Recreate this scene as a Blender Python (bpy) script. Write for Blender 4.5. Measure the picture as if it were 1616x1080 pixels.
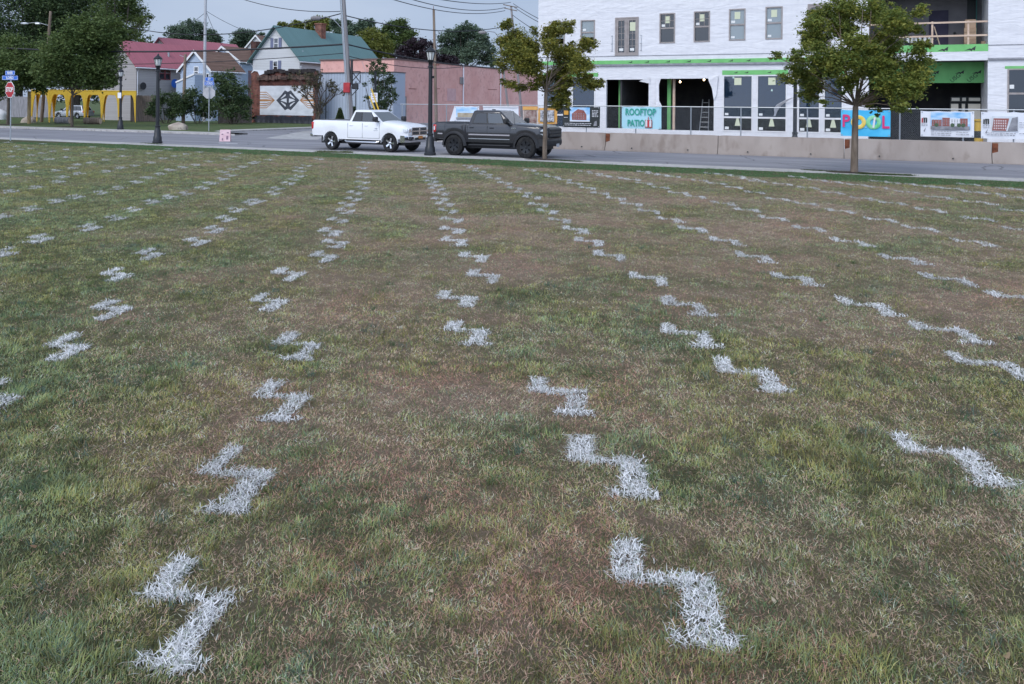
import bpy, math, random
import numpy as np
from mathutils import Vector, Matrix
for o in list(bpy.data.objects): bpy.data.objects.remove(o)
SC = bpy.context.scene
COL = SC.collection
RNG = np.random.default_rng(7)
random.seed(7)

# ------------------------------------------------------------------ camera, sky, sun, exposure
F, CX, YH, ROLL, H = 1260.0, 808.0, 163.0, 0.008, 2.4
cam = bpy.data.objects.new('camera', bpy.data.cameras.new('camera'))
COL.objects.link(cam)
cr, sr = math.cos(ROLL), math.sin(ROLL)
cam.matrix_world = Matrix(((cr, -sr, 0, 0), (0, 0, -1, 0), (sr, cr, 0, H), (0, 0, 0, 1)))
cam.data.sensor_width = 36
cam.data.lens = F / 1616 * 36
cam.data.shift_y = -(540 - YH) / 1616
cam.data.clip_start, cam.data.clip_end = 0.1, 3000
SC.camera = cam

SUN_EL, SUN_AZ = math.radians(42), math.radians(215)      # a veiled sun behind the camera, a little to the left
W = bpy.data.worlds.new('World'); SC.world = W; W.use_nodes = True
nt = W.node_tree; nt.nodes.clear()
def N(t, typ, **kw):
    n = t.nodes.new(typ)
    for k, v in kw.items(): setattr(n, k, v)
    return n
out = N(nt, 'ShaderNodeOutputWorld'); bg = N(nt, 'ShaderNodeBackground')
sky = N(nt, 'ShaderNodeTexSky', sky_type='NISHITA', sun_disc=False, sun_elevation=SUN_EL, sun_rotation=SUN_AZ)
tc = N(nt, 'ShaderNodeTexCoord')
mp = N(nt, 'ShaderNodeMapping'); mp.inputs['Scale'].default_value = (1.2, 1.2, 4.0)
ns = N(nt, 'ShaderNodeTexNoise'); ns.inputs['Scale'].default_value = 1.7; ns.inputs['Detail'].default_value = 5
rp = N(nt, 'ShaderNodeValToRGB')
rp.color_ramp.elements[0].position = .3; rp.color_ramp.elements[0].color = (2.75, 3.6, 5.25, 1)
rp.color_ramp.elements[1].position = .75; rp.color_ramp.elements[1].color = (4.6, 5.3, 6.7, 1)
sep = N(nt, 'ShaderNodeSeparateXYZ')
mr = N(nt, 'ShaderNodeMapRange'); mr.interpolation_type = 'SMOOTHSTEP'
mr.inputs['From Min'].default_value = .25; mr.inputs['From Max'].default_value = -.9
mr.inputs['To Min'].default_value = 1.0; mr.inputs['To Max'].default_value = 3.0
mul = N(nt, 'ShaderNodeMix', data_type='RGBA', blend_type='MULTIPLY'); mul.inputs[0].default_value = 1
mx = N(nt, 'ShaderNodeMix', data_type='RGBA'); mx.inputs[0].default_value = .9
L = nt.links.new
L(tc.outputs['Generated'], mp.inputs[0]); L(mp.outputs[0], ns.inputs['Vector']); L(ns.outputs['Fac'], rp.inputs[0])
L(tc.outputs['Generated'], sep.inputs[0]); L(sep.outputs['Y'], mr.inputs['Value'])
L(rp.outputs[0], mul.inputs[6]); L(mr.outputs[0], mul.inputs[7])
L(sky.outputs[0], mx.inputs[6]); L(mul.outputs[2], mx.inputs[7])
L(mx.outputs[2], bg.inputs[0]); bg.inputs[1].default_value = 0.1
L(bg.outputs[0], out.inputs[0])
sl = bpy.data.lights.new('sun', 'SUN'); sl.energy = 1.3; sl.angle = math.radians(28); sl.color = (1, .96, .9)
so = bpy.data.objects.new('sun', sl); COL.objects.link(so)
so.rotation_euler = Vector((-math.sin(SUN_AZ) * math.cos(SUN_EL), -math.cos(SUN_AZ) * math.cos(SUN_EL), -math.sin(SUN_EL))).to_track_quat('-Z', 'Y').to_euler()
vs = SC.view_settings
vs.view_transform = 'Standard'; vs.look = 'None'; vs.gamma = 1; vs.use_curve_mapping = False; vs.exposure = 0.3

# ------------------------------------------------------------------ measuring: picture point -> place
TH = math.radians(25.0); C_, S_ = math.cos(TH), math.sin(TH)
ROT = -TH
def ray(px, py):
    x, z = (px - CX) / F, -(py - YH) / F
    return x - ROLL * z, z + ROLL * x
def at(px, py, Y):
    x, z = ray(px, py); return Vector((x * Y, Y, H + z * Y))
def g(px, py, z0=0.0):
    x, z = ray(px, py); t = (z0 - H) / z
    return Vector((x * t, t, z0))
def toUV(x, y): return x * C_ - y * S_, x * S_ + y * C_
def toXY(u, v): return u * C_ + v * S_, -u * S_ + v * C_
def guv(px, py, z0=0.0):
    p = g(px, py, z0); return toUV(p.x, p.y)
def pv(px, py, v0):
    x, z = ray(px, py); Y = v0 / (x * S_ + C_)
    return Y * (x * C_ - S_), H + z * Y
def pu(px, py, u0):
    x, z = ray(px, py); Y = u0 / (x * C_ - S_)
    return Y * (x * S_ + C_), H + z * Y
def scale_at(Y): return F / Y

# ------------------------------------------------------------------ mesh helpers
class MB:
    def __init__(s): s.v = []; s.f = []; s.m = []; s.cur = 0
    def add(s, vs, fs):
        b = len(s.v); s.v += [tuple(p) for p in vs]
        for f in fs: s.f.append([b + i for i in f]); s.m.append(s.cur)
    def box(s, x0, x1, y0, y1, z0, z1):
        s.add([(x0,y0,z0),(x1,y0,z0),(x1,y1,z0),(x0,y1,z0),(x0,y0,z1),(x1,y0,z1),(x1,y1,z1),(x0,y1,z1)],
              [(3,2,1,0),(4,5,6,7),(0,1,5,4),(1,2,6,5),(2,3,7,6),(3,0,4,7)]); return s
    def cbox(s, x0, x1, y0, y1, z0, z1, c=.02):
        """box with chamfered vertical-section edges (an octagon in XZ swept over y plus end insets)"""
        prof = [(x0+c,z0),(x1-c,z0),(x1,z0+c),(x1,z1-c),(x1-c,z1),(x0+c,z1),(x0,z1-c),(x0,z0+c)]
        cx, cz = (x0+x1)/2, (z0+z1)/2
        sh = [(cx+(px-cx)*(1-c/max(1e-6,(x1-x0)/2)), cz+(pz-cz)*(1-c/max(1e-6,(z1-z0)/2))) for px, pz in prof]
        rings = [[(p[0],y0,p[1]) for p in sh],[(p[0],y0+c,p[1]) for p in prof],[(p[0],y1-c,p[1]) for p in prof],[(p[0],y1,p[1]) for p in sh]]
        s.loft(rings, True, True); return s
    def loft(s, rings, cap0=False, cap1=False, closed=True):
        n = len(rings[0]); vs = [p for r in rings for p in r]; fs = []
        for i in range(len(rings)-1):
            for j in range(n if closed else n-1):
                k = (j+1) % n
                fs.append((i*n+j, i*n+k, (i+1)*n+k, (i+1)*n+j))
        if cap0: fs.append(tuple(range(n-1,-1,-1)))
        if cap1: fs.append(tuple(range((len(rings)-1)*n, len(rings)*n)))
        s.add(vs, fs); return s
    def tube(s, pts, rad, n=8, caps=True):
        pts = [Vector(p) for p in pts]; rings = []
        if not isinstance(rad, (list, tuple)): rad = [rad]*len(pts)
        for i, p in enumerate(pts):
            d = (pts[min(i+1,len(pts)-1)] - pts[max(i-1,0)]).normalized()
            a = Vector((0,0,1)) if abs(d.z) < .9 else Vector((1,0,0))
            e1 = d.cross(a).normalized(); e2 = d.cross(e1)
            rings.append([p + (e1*math.cos(t) + e2*math.sin(t))*rad[i] for t in [2*math.pi*k/n for k in range(n)]])
        s.loft(rings, caps, caps); return s
    def lathe(s, prof, n=16, axis='z', c=(0,0,0), caps=True):
        rings = []
        for r, h in prof:
            ring = []
            for k in range(n):
                a = 2*math.pi*k/n
                q = (r*math.cos(a), r*math.sin(a), h) if axis == 'z' else ((r*math.cos(a), h, r*math.sin(a)) if axis == 'y' else (h, r*math.cos(a), r*math.sin(a)))
                ring.append((q[0]+c[0], q[1]+c[1], q[2]+c[2]))
            rings.append(ring)
        s.loft(rings, caps, caps); return s
    def slab(s, pts, off):
        """a flat polygon given thickness along the vector off"""
        n = len(pts); off = Vector(off)
        vs = [Vector(p) for p in pts] + [Vector(p)+off for p in pts]
        s.add(vs, [tuple(range(n-1,-1,-1)), tuple(range(n,2*n))] + [(i,(i+1)%n,n+(i+1)%n,n+i) for i in range(n)]); return s
    def poly(s, xz, y, t=.01):
        return s.slab([(a, y, b) for a, b in xz], (0, t, 0))
    def build(s, name, mats, parent=None, smooth=None):
        me = bpy.data.meshes.new(name); me.from_pydata(s.v, [], s.f)
        import bmesh
        bm = bmesh.new(); bm.from_mesh(me); bmesh.ops.recalc_face_normals(bm, faces=bm.faces); bm.to_mesh(me); bm.free()
        if not isinstance(mats, (list, tuple)): mats = [mats]
        for m in mats: me.materials.append(m)
        if len(mats) > 1: me.polygons.foreach_set('material_index', s.m)
        if smooth is not None:
            me.polygons.foreach_set('use_smooth', [True]*len(me.polygons)); me.set_sharp_from_angle(angle=math.radians(smooth))
        o = bpy.data.objects.new(name, me); COL.objects.link(o)
        if parent: o.parent = parent
        return o
def tag(o, label=None, cat=None, group=None, kind=None):
    for k, v in (('label', label), ('category', cat), ('group', group), ('kind', kind)):
        if v: o[k] = v
    return o
def thing(name, label, cat, loc=(0,0,0), rz=0, group=None):
    o = bpy.data.objects.new(name, None); COL.objects.link(o)
    o.location = loc; o.rotation_euler = (0, 0, rz); o.empty_display_size = .2
    return tag(o, label, cat, group)
def rthing(name, label, cat, u, v, z=0, group=None, rz=0):
    x, y = toXY(u, v); return thing(name, label, cat, (x, y, z), ROT + rz, group)
def children(o): return [c for c in bpy.data.objects if c.parent == o]
def copy_tree(o, parent=None):
    c = o.copy(); COL.objects.link(c)
    if parent: c.parent = parent
    for ch in children(o): copy_tree(ch, c)
    return c
def npmesh(name, verts, faces, mats, attrs=(), parent=None, smooth=False):
    """verts (n,3); faces: list of int arrays (m,k) of one size each; attrs: (name, type, domain, data)"""
    me = bpy.data.meshes.new(name)
    me.vertices.add(len(verts)); me.vertices.foreach_set('co', np.ascontiguousarray(verts, np.float32).ravel())
    loops = np.concatenate([f.ravel() for f in faces]).astype(np.int32)
    sizes = np.concatenate([np.full(len(f), f.shape[1], np.int32) for f in faces])
    me.loops.add(len(loops)); me.loops.foreach_set('vertex_index', loops)
    me.polygons.add(len(sizes)); me.polygons.foreach_set('loop_start', np.concatenate([[0], np.cumsum(sizes)[:-1]]).astype(np.int32))
    for nm, ty, dom, data in attrs:
        a = me.attributes.new(nm, ty, dom)
        a.data.foreach_set('color' if 'COLOR' in ty else 'value', np.ascontiguousarray(data, np.float32).ravel())
    me.update(calc_edges=True)
    for m in (mats if isinstance(mats, (list, tuple)) else [mats]): me.materials.append(m)
    if smooth: me.polygons.foreach_set('use_smooth', [True]*len(sizes))
    o = bpy.data.objects.new(name, me); COL.objects.link(o)
    if parent: o.parent = parent
    return o
def lettering(body, size, mat, parent, x, y, z, name='lettering', align='CENTER', sx=1.0, bold=0.0, tilt=0.0, back=False):
    cu = bpy.data.curves.new('t', 'FONT'); cu.body = body; cu.size = size; cu.align_x = align; cu.align_y = 'CENTER'
    cu.extrude = .004; cu.offset = bold; cu.resolution_u = 3
    o = bpy.data.objects.new('t', cu); COL.objects.link(o)
    dg = bpy.context.evaluated_depsgraph_get(); dg.update()
    me = bpy.data.meshes.new_from_object(o.evaluated_get(dg)); bpy.data.objects.remove(o)
    me.materials.clear(); me.materials.append(mat); me.name = name
    q = bpy.data.objects.new(name, me); COL.objects.link(q); q.parent = parent
    q.location = (x, y, z); q.rotation_euler = (math.pi/2, tilt, math.pi if back else 0); q.scale = (sx, 1, 1)
    return q

# ------------------------------------------------------------------ materials
def newmat(name):
    m = bpy.data.materials.new(name); m.use_nodes = True; t = m.node_tree
    b = t.nodes['Principled BSDF']; return m, t, b
def setb(b, col=None, rough=None, metal=None, spec=None, coat=None):
    if col: b.inputs['Base Color'].default_value = (*col[:3], 1)
    if rough is not None: b.inputs['Roughness'].default_value = rough
    if metal is not None: b.inputs['Metallic'].default_value = metal
    if spec is not None: b.inputs['Specular IOR Level'].default_value = spec
    if coat is not None: b.inputs['Coat Weight'].default_value = coat; b.inputs['Coat Roughness'].default_value = .05
def plain(name, col, rough=.6, metal=0, spec=.5, coat=None):
    m, t, b = newmat(name); setb(b, col, rough, metal, spec, coat); return m
def noisy(name, c1, c2, scale=3, rough=.8, bump=0, bscale=None, stretch=(1,1,1), lo=.35, hi=.65, detail=6, metal=0, spec=.3, c3=None, s3=40, world=True):
    """two colours broken up by noise (plus a fine third), with bump"""
    m, t, b = newmat(name); setb(b, c1, rough, metal, spec); l = t.links.new
    if world: gm = N(t, 'ShaderNodeNewGeometry'); src = gm.outputs['Position']
    else: gm = N(t, 'ShaderNodeTexCoord'); src = gm.outputs['Object']
    mp = N(t, 'ShaderNodeMapping'); mp.inputs['Scale'].default_value = stretch; l(src, mp.inputs[0])
    n = N(t, 'ShaderNodeTexNoise'); n.inputs['Scale'].default_value = scale; n.inputs['Detail'].default_value = detail; l(mp.outputs[0], n.inputs['Vector'])
    r = N(t, 'ShaderNodeValToRGB'); e = r.color_ramp.elements
    e[0].position, e[1].position = lo, hi; e[0].color, e[1].color = (*c1, 1), (*c2, 1); l(n.outputs['Fac'], r.inputs[0])
    col = r.outputs[0]
    if c3:
        n3 = N(t, 'ShaderNodeTexNoise'); n3.inputs['Scale'].default_value = s3; n3.inputs['Detail'].default_value = 3; l(mp.outputs[0], n3.inputs['Vector'])
        r3 = N(t, 'ShaderNodeValToRGB'); r3.color_ramp.elements[0].position = .52; r3.color_ramp.elements[1].position = .7; l(n3.outputs['Fac'], r3.inputs[0])
        mx = N(t, 'ShaderNodeMix', data_type='RGBA'); l(r3.outputs[0], mx.inputs[0]); l(col, mx.inputs[6]); mx.inputs[7].default_value = (*c3, 1); col = mx.outputs[2]
    l(col, b.inputs['Base Color'])
    if bump:
        nb = N(t, 'ShaderNodeTexNoise'); nb.inputs['Scale'].default_value = bscale or scale*6; nb.inputs['Detail'].default_value = 5; l(mp.outputs[0], nb.inputs['Vector'])
        bp = N(t, 'ShaderNodeBump'); bp.inputs['Strength'].default_value = bump; bp.inputs['Distance'].default_value = .03
        l(nb.outputs['Fac'], bp.inputs['Height']); l(bp.outputs[0], b.inputs['Normal'])
    return m
def boards(name, col, pitch, axis='Z', rough=.6, gap=.1, dark=.55, var=.12, depth=.02, metal=0):
    """siding, seams or boards: grooves every `pitch` along an axis of the object, with a tone per board"""
    m, t, b = newmat(name); setb(b, col, rough, metal, .3); l = t.links.new
    tcn = N(t, 'ShaderNodeTexCoord'); sp = N(t, 'ShaderNodeSeparateXYZ'); l(tcn.outputs['Object'], sp.inputs[0])
    dv = N(t, 'ShaderNodeMath', operation='DIVIDE'); l(sp.outputs[axis], dv.inputs[0]); dv.inputs[1].default_value = pitch
    fr = N(t, 'ShaderNodeMath', operation='FRACT'); l(dv.outputs[0], fr.inputs[0])
    fl = N(t, 'ShaderNodeMath', operation='FLOOR'); l(dv.outputs[0], fl.inputs[0])
    wn = N(t, 'ShaderNodeTexWhiteNoise', noise_dimensions='1D'); l(fl.outputs[0], wn.inputs['W'])
    ns_ = N(t, 'ShaderNodeTexNoise'); ns_.inputs['Scale'].default_value = 1.3; ns_.inputs['Detail'].default_value = 6; l(tcn.outputs['Object'], ns_.inputs['Vector'])
    ad = N(t, 'ShaderNodeMath', operation='ADD'); l(wn.outputs[0], ad.inputs[0]); l(ns_.outputs['Fac'], ad.inputs[1])
    mr = N(t, 'ShaderNodeMapRange'); mr.inputs['From Max'].default_value = 2; mr.inputs['To Min'].default_value = 1-var; mr.inputs['To Max'].default_value = 1+var; l(ad.outputs[0], mr.inputs[0])
    gp = N(t, 'ShaderNodeMath', operation='LESS_THAN'); l(fr.outputs[0], gp.inputs[0]); gp.inputs[1].default_value = gap
    mg = N(t, 'ShaderNodeMapRange'); mg.inputs['To Min'].default_value = 1; mg.inputs['To Max'].default_value = dark; l(gp.outputs[0], mg.inputs[0])
    mm = N(t, 'ShaderNodeMath', operation='MULTIPLY'); l(mr.outputs[0], mm.inputs[0]); l(mg.outputs[0], mm.inputs[1])
    mx = N(t, 'ShaderNodeMix', data_type='RGBA', blend_type='MULTIPLY'); mx.inputs[0].default_value = 1; mx.inputs[6].default_value = (*col, 1); l(mm.outputs[0], mx.inputs[7])
    l(mx.outputs[2], b.inputs['Base Color'])
    bp = N(t, 'ShaderNodeBump'); bp.inputs['Distance'].default_value = depth; bp.inputs['Strength'].default_value = .8; l(fr.outputs[0], bp.inputs['Height']); l(bp.outputs[0], b.inputs['Normal'])
    return m
def brickmat(name, c1, c2, mortar, bw=.2, bh=.065, rough=.85):
    m, t, b = newmat(name); setb(b, c1, rough, 0, .2); l = t.links.new
    tcn = N(t, 'ShaderNodeTexCoord'); mp = N(t, 'ShaderNodeMapping'); mp.inputs['Rotation'].default_value = (math.pi/2, 0, 0); l(tcn.outputs['Object'], mp.inputs[0])
    bt = N(t, 'ShaderNodeTexBrick'); bt.inputs['Scale'].default_value = 1; bt.inputs['Brick Width'].default_value = bw; bt.inputs['Row Height'].default_value = bh; bt.inputs['Mortar Size'].default_value = .006
    bt.inputs['Color1'].default_value = (*c1, 1); bt.inputs['Color2'].default_value = (*c2, 1); bt.inputs['Mortar'].default_value = (*mortar, 1); l(mp.outputs[0], bt.inputs['Vector'])
    n = N(t, 'ShaderNodeTexNoise'); n.inputs['Scale'].default_value = 1.6; n.inputs['Detail'].default_value = 7; l(tcn.outputs['Object'], n.inputs['Vector'])
    r = N(t, 'ShaderNodeValToRGB'); r.color_ramp.elements[0].position = .35; r.color_ramp.elements[0].color = (.35,.33,.33,1); r.color_ramp.elements[1].position = .65; r.color_ramp.elements[1].color = (1.15,1.1,1.05,1); l(n.outputs['Fac'], r.inputs[0])
    mx = N(t, 'ShaderNodeMix', data_type='RGBA', blend_type='MULTIPLY'); mx.inputs[0].default_value = .8; l(bt.outputs['Color'], mx.inputs[6]); l(r.outputs[0], mx.inputs[7]); l(mx.outputs[2], b.inputs['Base Color'])
    bp = N(t, 'ShaderNodeBump'); bp.inputs['Distance'].default_value = .05; bp.inputs['Strength'].default_value = .7; l(n.outputs['Fac'], bp.inputs['Height']); l(bp.outputs[0], b.inputs['Normal'])
    return m
def glassmat(name, tint=(.5,.58,.65), refl=.10, rough=.02, solid=0.0, body=(.02,.03,.05)):
    """window glass: tinted see-through, mirror-like by angle; solid = how far the diffuse body colour makes it opaque"""
    m = bpy.data.materials.new(name); m.use_nodes = True; t = m.node_tree; t.nodes.clear(); l = t.links.new
    o = N(t, 'ShaderNodeOutputMaterial'); tr = N(t, 'ShaderNodeBsdfTransparent'); tr.inputs[0].default_value = (*tint, 1)
    df = N(t, 'ShaderNodeBsdfDiffuse'); df.inputs[0].default_value = (*body, 1)
    gl = N(t, 'ShaderNodeBsdfGlossy'); gl.inputs['Roughness'].default_value = rough
    fr = N(t, 'ShaderNodeLayerWeight'); fr.inputs['Blend'].default_value = .35
    mr = N(t, 'ShaderNodeMapRange'); mr.inputs['To Min'].default_value = refl; mr.inputs['To Max'].default_value = .85; l(fr.outputs['Fresnel'], mr.inputs[0])
    m0 = N(t, 'ShaderNodeMixShader'); m0.inputs[0].default_value = solid; l(tr.outputs[0], m0.inputs[1]); l(df.outputs[0], m0.inputs[2])
    ms = N(t, 'ShaderNodeMixShader'); l(mr.outputs[0], ms.inputs[0]); l(m0.outputs[0], ms.inputs[1]); l(gl.outputs[0], ms.inputs[2]); l(ms.outputs[0], o.inputs[0])
    return m
def leafmat(name, cols, trans=.35):
    m = bpy.data.materials.new(name); m.use_nodes = True; t = m.node_tree; t.nodes.clear(); l = t.links.new
    o = N(t, 'ShaderNodeOutputMaterial'); a = N(t, 'ShaderNodeAttribute', attribute_name='rnd')
    r = N(t, 'ShaderNodeValToRGB'); e = r.color_ramp.elements
    while len(e) < len(cols): e.new(.5)
    for i, c in enumerate(cols): e[i].position = i/(len(cols)-1); e[i].color = (*c, 1)
    l(a.outputs['Fac'], r.inputs[0])
    d = N(t, 'ShaderNodeBsdfPrincipled'); d.inputs['Roughness'].default_value = .55; d.inputs['Specular IOR Level'].default_value = .3; l(r.outputs[0], d.inputs['Base Color'])
    tl = N(t, 'ShaderNodeBsdfTranslucent'); l(r.outputs[0], tl.inputs[0])
    ms = N(t, 'ShaderNodeMixShader'); ms.inputs[0].default_value = trans; l(d.outputs[0], ms.inputs[1]); l(tl.outputs[0], ms.inputs[2]); l(ms.outputs[0], o.inputs[0])
    return m
def colattr(name, attr='col', rough=.6, trans=.25):
    m = bpy.data.materials.new(name); m.use_nodes = True; t = m.node_tree; t.nodes.clear(); l = t.links.new
    o = N(t, 'ShaderNodeOutputMaterial'); a = N(t, 'ShaderNodeAttribute', attribute_name=attr)
    d = N(t, 'ShaderNodeBsdfPrincipled'); d.inputs['Roughness'].default_value = rough; d.inputs['Specular IOR Level'].default_value = .25; l(a.outputs['Color'], d.inputs['Base Color'])
    tl = N(t, 'ShaderNodeBsdfTranslucent'); l(a.outputs['Color'], tl.inputs[0])
    ms = N(t, 'ShaderNodeMixShader'); ms.inputs[0].default_value = trans; l(d.outputs[0], ms.inputs[1]); l(tl.outputs[0], ms.inputs[2]); l(ms.outputs[0], o.inputs[0])
    return m
def emit(name, col, s):
    m, t, b = newmat(name); b.inputs['Base Color'].default_value = (*col, 1); b.inputs['Emission Color'].default_value = (*col, 1); b.inputs['Emission Strength'].default_value = s; return m
def housewrap():
    m, t, b = newmat('house_wrap'); setb(b, (.8,.8,.83), .5, 0, .35); l = t.links.new
    tcn = N(t, 'ShaderNodeTexCoord')
    mp = N(t, 'ShaderNodeMapping'); mp.inputs['Scale'].default_value = (1.0, 1.0, 1.0); mp.inputs['Rotation'].default_value = (0, .5, 0); l(tcn.outputs['Object'], mp.inputs[0])
    w = N(t, 'ShaderNodeTexWave', wave_type='BANDS', bands_direction='Z'); w.inputs['Scale'].default_value = .5; w.inputs['Distortion'].default_value = 14; w.inputs['Detail'].default_value = 3; w.inputs['Detail Scale'].default_value = .9; l(mp.outputs[0], w.inputs['Vector'])
    n = N(t, 'ShaderNodeTexNoise'); n.inputs['Scale'].default_value = 1.5; n.inputs['Detail'].default_value = 6; n.inputs['Distortion'].default_value = 1.6; mp3 = N(t, 'ShaderNodeMapping'); mp3.inputs['Scale'].default_value = (.45, 1, 2.0); l(tcn.outputs['Object'], mp3.inputs[0]); l(mp3.outputs[0], n.inputs['Vector'])
    ad = N(t, 'ShaderNodeMath', operation='MULTIPLY_ADD'); l(w.outputs['Fac'], ad.inputs[0]); ad.inputs[1].default_value = .22; l(n.outputs['Fac'], ad.inputs[2])
    bp = N(t, 'ShaderNodeBump'); bp.inputs['Distance'].default_value = .07; bp.inputs['Strength'].default_value = .42; l(ad.outputs[0], bp.inputs['Height']); l(bp.outputs[0], b.inputs['Normal'])
    # seams of the rolls and pale printed marks
    sp = N(t, 'ShaderNodeSeparateXYZ'); l(tcn.outputs['Object'], sp.inputs[0])
    dv = N(t, 'ShaderNodeMath', operation='DIVIDE'); l(sp.outputs['Z'], dv.inputs[0]); dv.inputs[1].default_value = 2.7
    fr = N(t, 'ShaderNodeMath', operation='FRACT'); l(dv.outputs[0], fr.inputs[0])
    lt = N(t, 'ShaderNodeMath', operation='LESS_THAN'); l(fr.outputs[0], lt.inputs[0]); lt.inputs[1].default_value = .008
    r = N(t, 'ShaderNodeValToRGB'); e = r.color_ramp.elements; e[0].position = .3; e[0].color = (.64,.63,.65,1); e[1].position = .62; e[1].color = (.71,.70,.715,1); l(n.outputs['Fac'], r.inputs[0])
    mp2 = N(t, 'ShaderNodeMapping'); mp2.inputs['Scale'].default_value = (3.2, 1, 9); l(tcn.outputs['Object'], mp2.inputs[0])
    v = N(t, 'ShaderNodeTexVoronoi', feature='F1', distance='CHEBYCHEV'); v.inputs['Scale'].default_value = 1; v.inputs['Randomness'].default_value = .25; l(mp2.outputs[0], v.inputs['Vector'])
    pl = N(t, 'ShaderNodeMath', operation='LESS_THAN'); l(v.outputs['Distance'], pl.inputs[0]); pl.inputs[1].default_value = .2
    pm = N(t, 'ShaderNodeMath', operation='MULTIPLY'); l(pl.outputs[0], pm.inputs[0]); pm.inputs[1].default_value = .10
    mxm = N(t, 'ShaderNodeMath', operation='MAXIMUM'); l(pm.outputs[0], mxm.inputs[0])
    sm = N(t, 'ShaderNodeMath', operation='MULTIPLY'); l(lt.outputs[0], sm.inputs[0]); sm.inputs[1].default_value = .35; l(sm.outputs[0], mxm.inputs[1])
    mx = N(t, 'ShaderNodeMix', data_type='RGBA'); l(mxm.outputs[0], mx.inputs[0]); l(r.outputs[0], mx.inputs[6]); mx.inputs[7].default_value = (.35,.37,.45,1)
    l(mx.outputs[2], b.inputs['Base Color'])
    return m
def asphaltmat():
    m, t, b = newmat('asphalt'); setb(b, (.1,.1,.11), .85, 0, .3); l = t.links.new
    gm = N(t, 'ShaderNodeNewGeometry')
    mp = N(t, 'ShaderNodeMapping'); mp.inputs['Rotation'].default_value = (0,0,TH); l(gm.outputs['Position'], mp.inputs[0])
    mp2 = N(t, 'ShaderNodeMapping'); mp2.inputs['Scale'].default_value = (.12,1,1); l(mp.outputs[0], mp2.inputs[0])
    n1 = N(t, 'ShaderNodeTexNoise'); n1.inputs['Scale'].default_value = .9; n1.inputs['Detail'].default_value = 7; l(mp2.outputs[0], n1.inputs['Vector'])
    r = N(t, 'ShaderNodeValToRGB'); e = r.color_ramp.elements; e[0].position=.33; e[0].color=(.19,.185,.20,1); e[1].position=.68; e[1].color=(.265,.26,.275,1); l(n1.outputs['Fac'], r.inputs[0])
    n2 = N(t, 'ShaderNodeTexNoise'); n2.inputs['Scale'].default_value = 60; n2.inputs['Detail'].default_value = 2; l(gm.outputs['Position'], n2.inputs['Vector'])
    m1 = N(t, 'ShaderNodeMix', data_type='RGBA', blend_type='OVERLAY'); m1.inputs[0].default_value=.35; l(r.outputs[0], m1.inputs[6]); l(n2.outputs['Color'], m1.inputs[7])
    n3 = N(t, 'ShaderNodeTexNoise'); n3.inputs['Scale'].default_value = .35; n3.inputs['Detail'].default_value = 4; l(gm.outputs['Position'], n3.inputs['Vector'])
    vm = N(t, 'ShaderNodeMix', data_type='RGBA', blend_type='ADD'); vm.inputs[0].default_value=1.6; l(gm.outputs['Position'], vm.inputs[6]); l(n3.outputs['Color'], vm.inputs[7])
    vo = N(t, 'ShaderNodeTexVoronoi', feature='DISTANCE_TO_EDGE'); vo.inputs['Scale'].default_value=.17; l(vm.outputs[2], vo.inputs['Vector'])
    ck = N(t, 'ShaderNodeMath', operation='LESS_THAN'); l(vo.outputs['Distance'], ck.inputs[0]); ck.inputs[1].default_value=.006
    m2 = N(t, 'ShaderNodeMix', data_type='RGBA'); l(ck.outputs[0], m2.inputs[0]); l(m1.outputs[2], m2.inputs[6]); m2.inputs[7].default_value=(.14,.137,.147,1)
    l(m2.outputs[2], b.inputs['Base Color'])
    bp = N(t, 'ShaderNodeBump'); bp.inputs['Strength'].default_value=.3; bp.inputs['Distance'].default_value=.01; l(n2.outputs['Fac'], bp.inputs['Height']); l(bp.outputs[0], b.inputs['Normal'])
    return m

M = {}
M['wrap'] = housewrap(); M['asphalt'] = asphaltmat()
M['concrete'] = noisy('concrete', (.36,.34,.32), (.48,.46,.44), .7, .9, .25, 20, c3=(.30,.28,.26), s3=9)
M['barrier'] = noisy('barrier_concrete', (.27,.225,.195), (.35,.30,.265), .8, .9, .25, 14, stretch=(1,1,.4), c3=(.235,.19,.16), s3=2, lo=.3, hi=.7)
M['rust'] = noisy('rusty_steel', (.10,.035,.02), (.2,.07,.035), 6, .9, .3)
M['mulch'] = noisy('mulch', (.03,.022,.018), (.07,.05,.04), 18, .95, .8, 60)
M['bark'] = noisy('bark', (.10,.075,.055), (.2,.155,.12), 7, .9, .6, 22, stretch=(1,1,.25))
M['darkbark'] = noisy('dark_bark', (.05,.04,.032), (.11,.09,.07), 7, .9, .6, 22, stretch=(1,1,.25))
M['wood'] = noisy('pole_wood', (.14,.10,.075), (.26,.2,.155), 5, .9, .4, 30, stretch=(1,1,.08))
M['greypole'] = noisy('weathered_pole', (.19,.175,.175), (.30,.28,.275), 5, .8, .3, 30, stretch=(1,1,.08))
M['lumber'] = noisy('lumber', (.50,.36,.27), (.62,.47,.36), 6, .8, .1, stretch=(.2,1,1), world=False)
M['black'] = plain('black_paint', (.012,.013,.016), .35, 0, .5)
M['satin'] = plain('satin_black', (.02,.02,.022), .55)
M['rubber'] = noisy('tyre_rubber', (.012,.012,.013), (.03,.029,.028), 8, .85, .1)
M['chrome'] = plain('chrome', (.75,.75,.77), .12, 1)
M['steel'] = plain('galvanised_steel', (.42,.44,.46), .45, .8)
M['whitepaint'] = plain('white_car_paint', (.78,.78,.79), .3, 0, .5, 1.0)
M['greypaint'] = plain('charcoal_car_paint', (.03,.029,.033), .32, .4, .5, 1.0)
M['silverpaint'] = plain('silver_car_paint', (.4,.41,.43), .35, .5, .5, .7)
M['carglass'] = glassmat('car_glass', (.35,.40,.42), .13, .02, .35, (.05,.06,.065))
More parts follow.
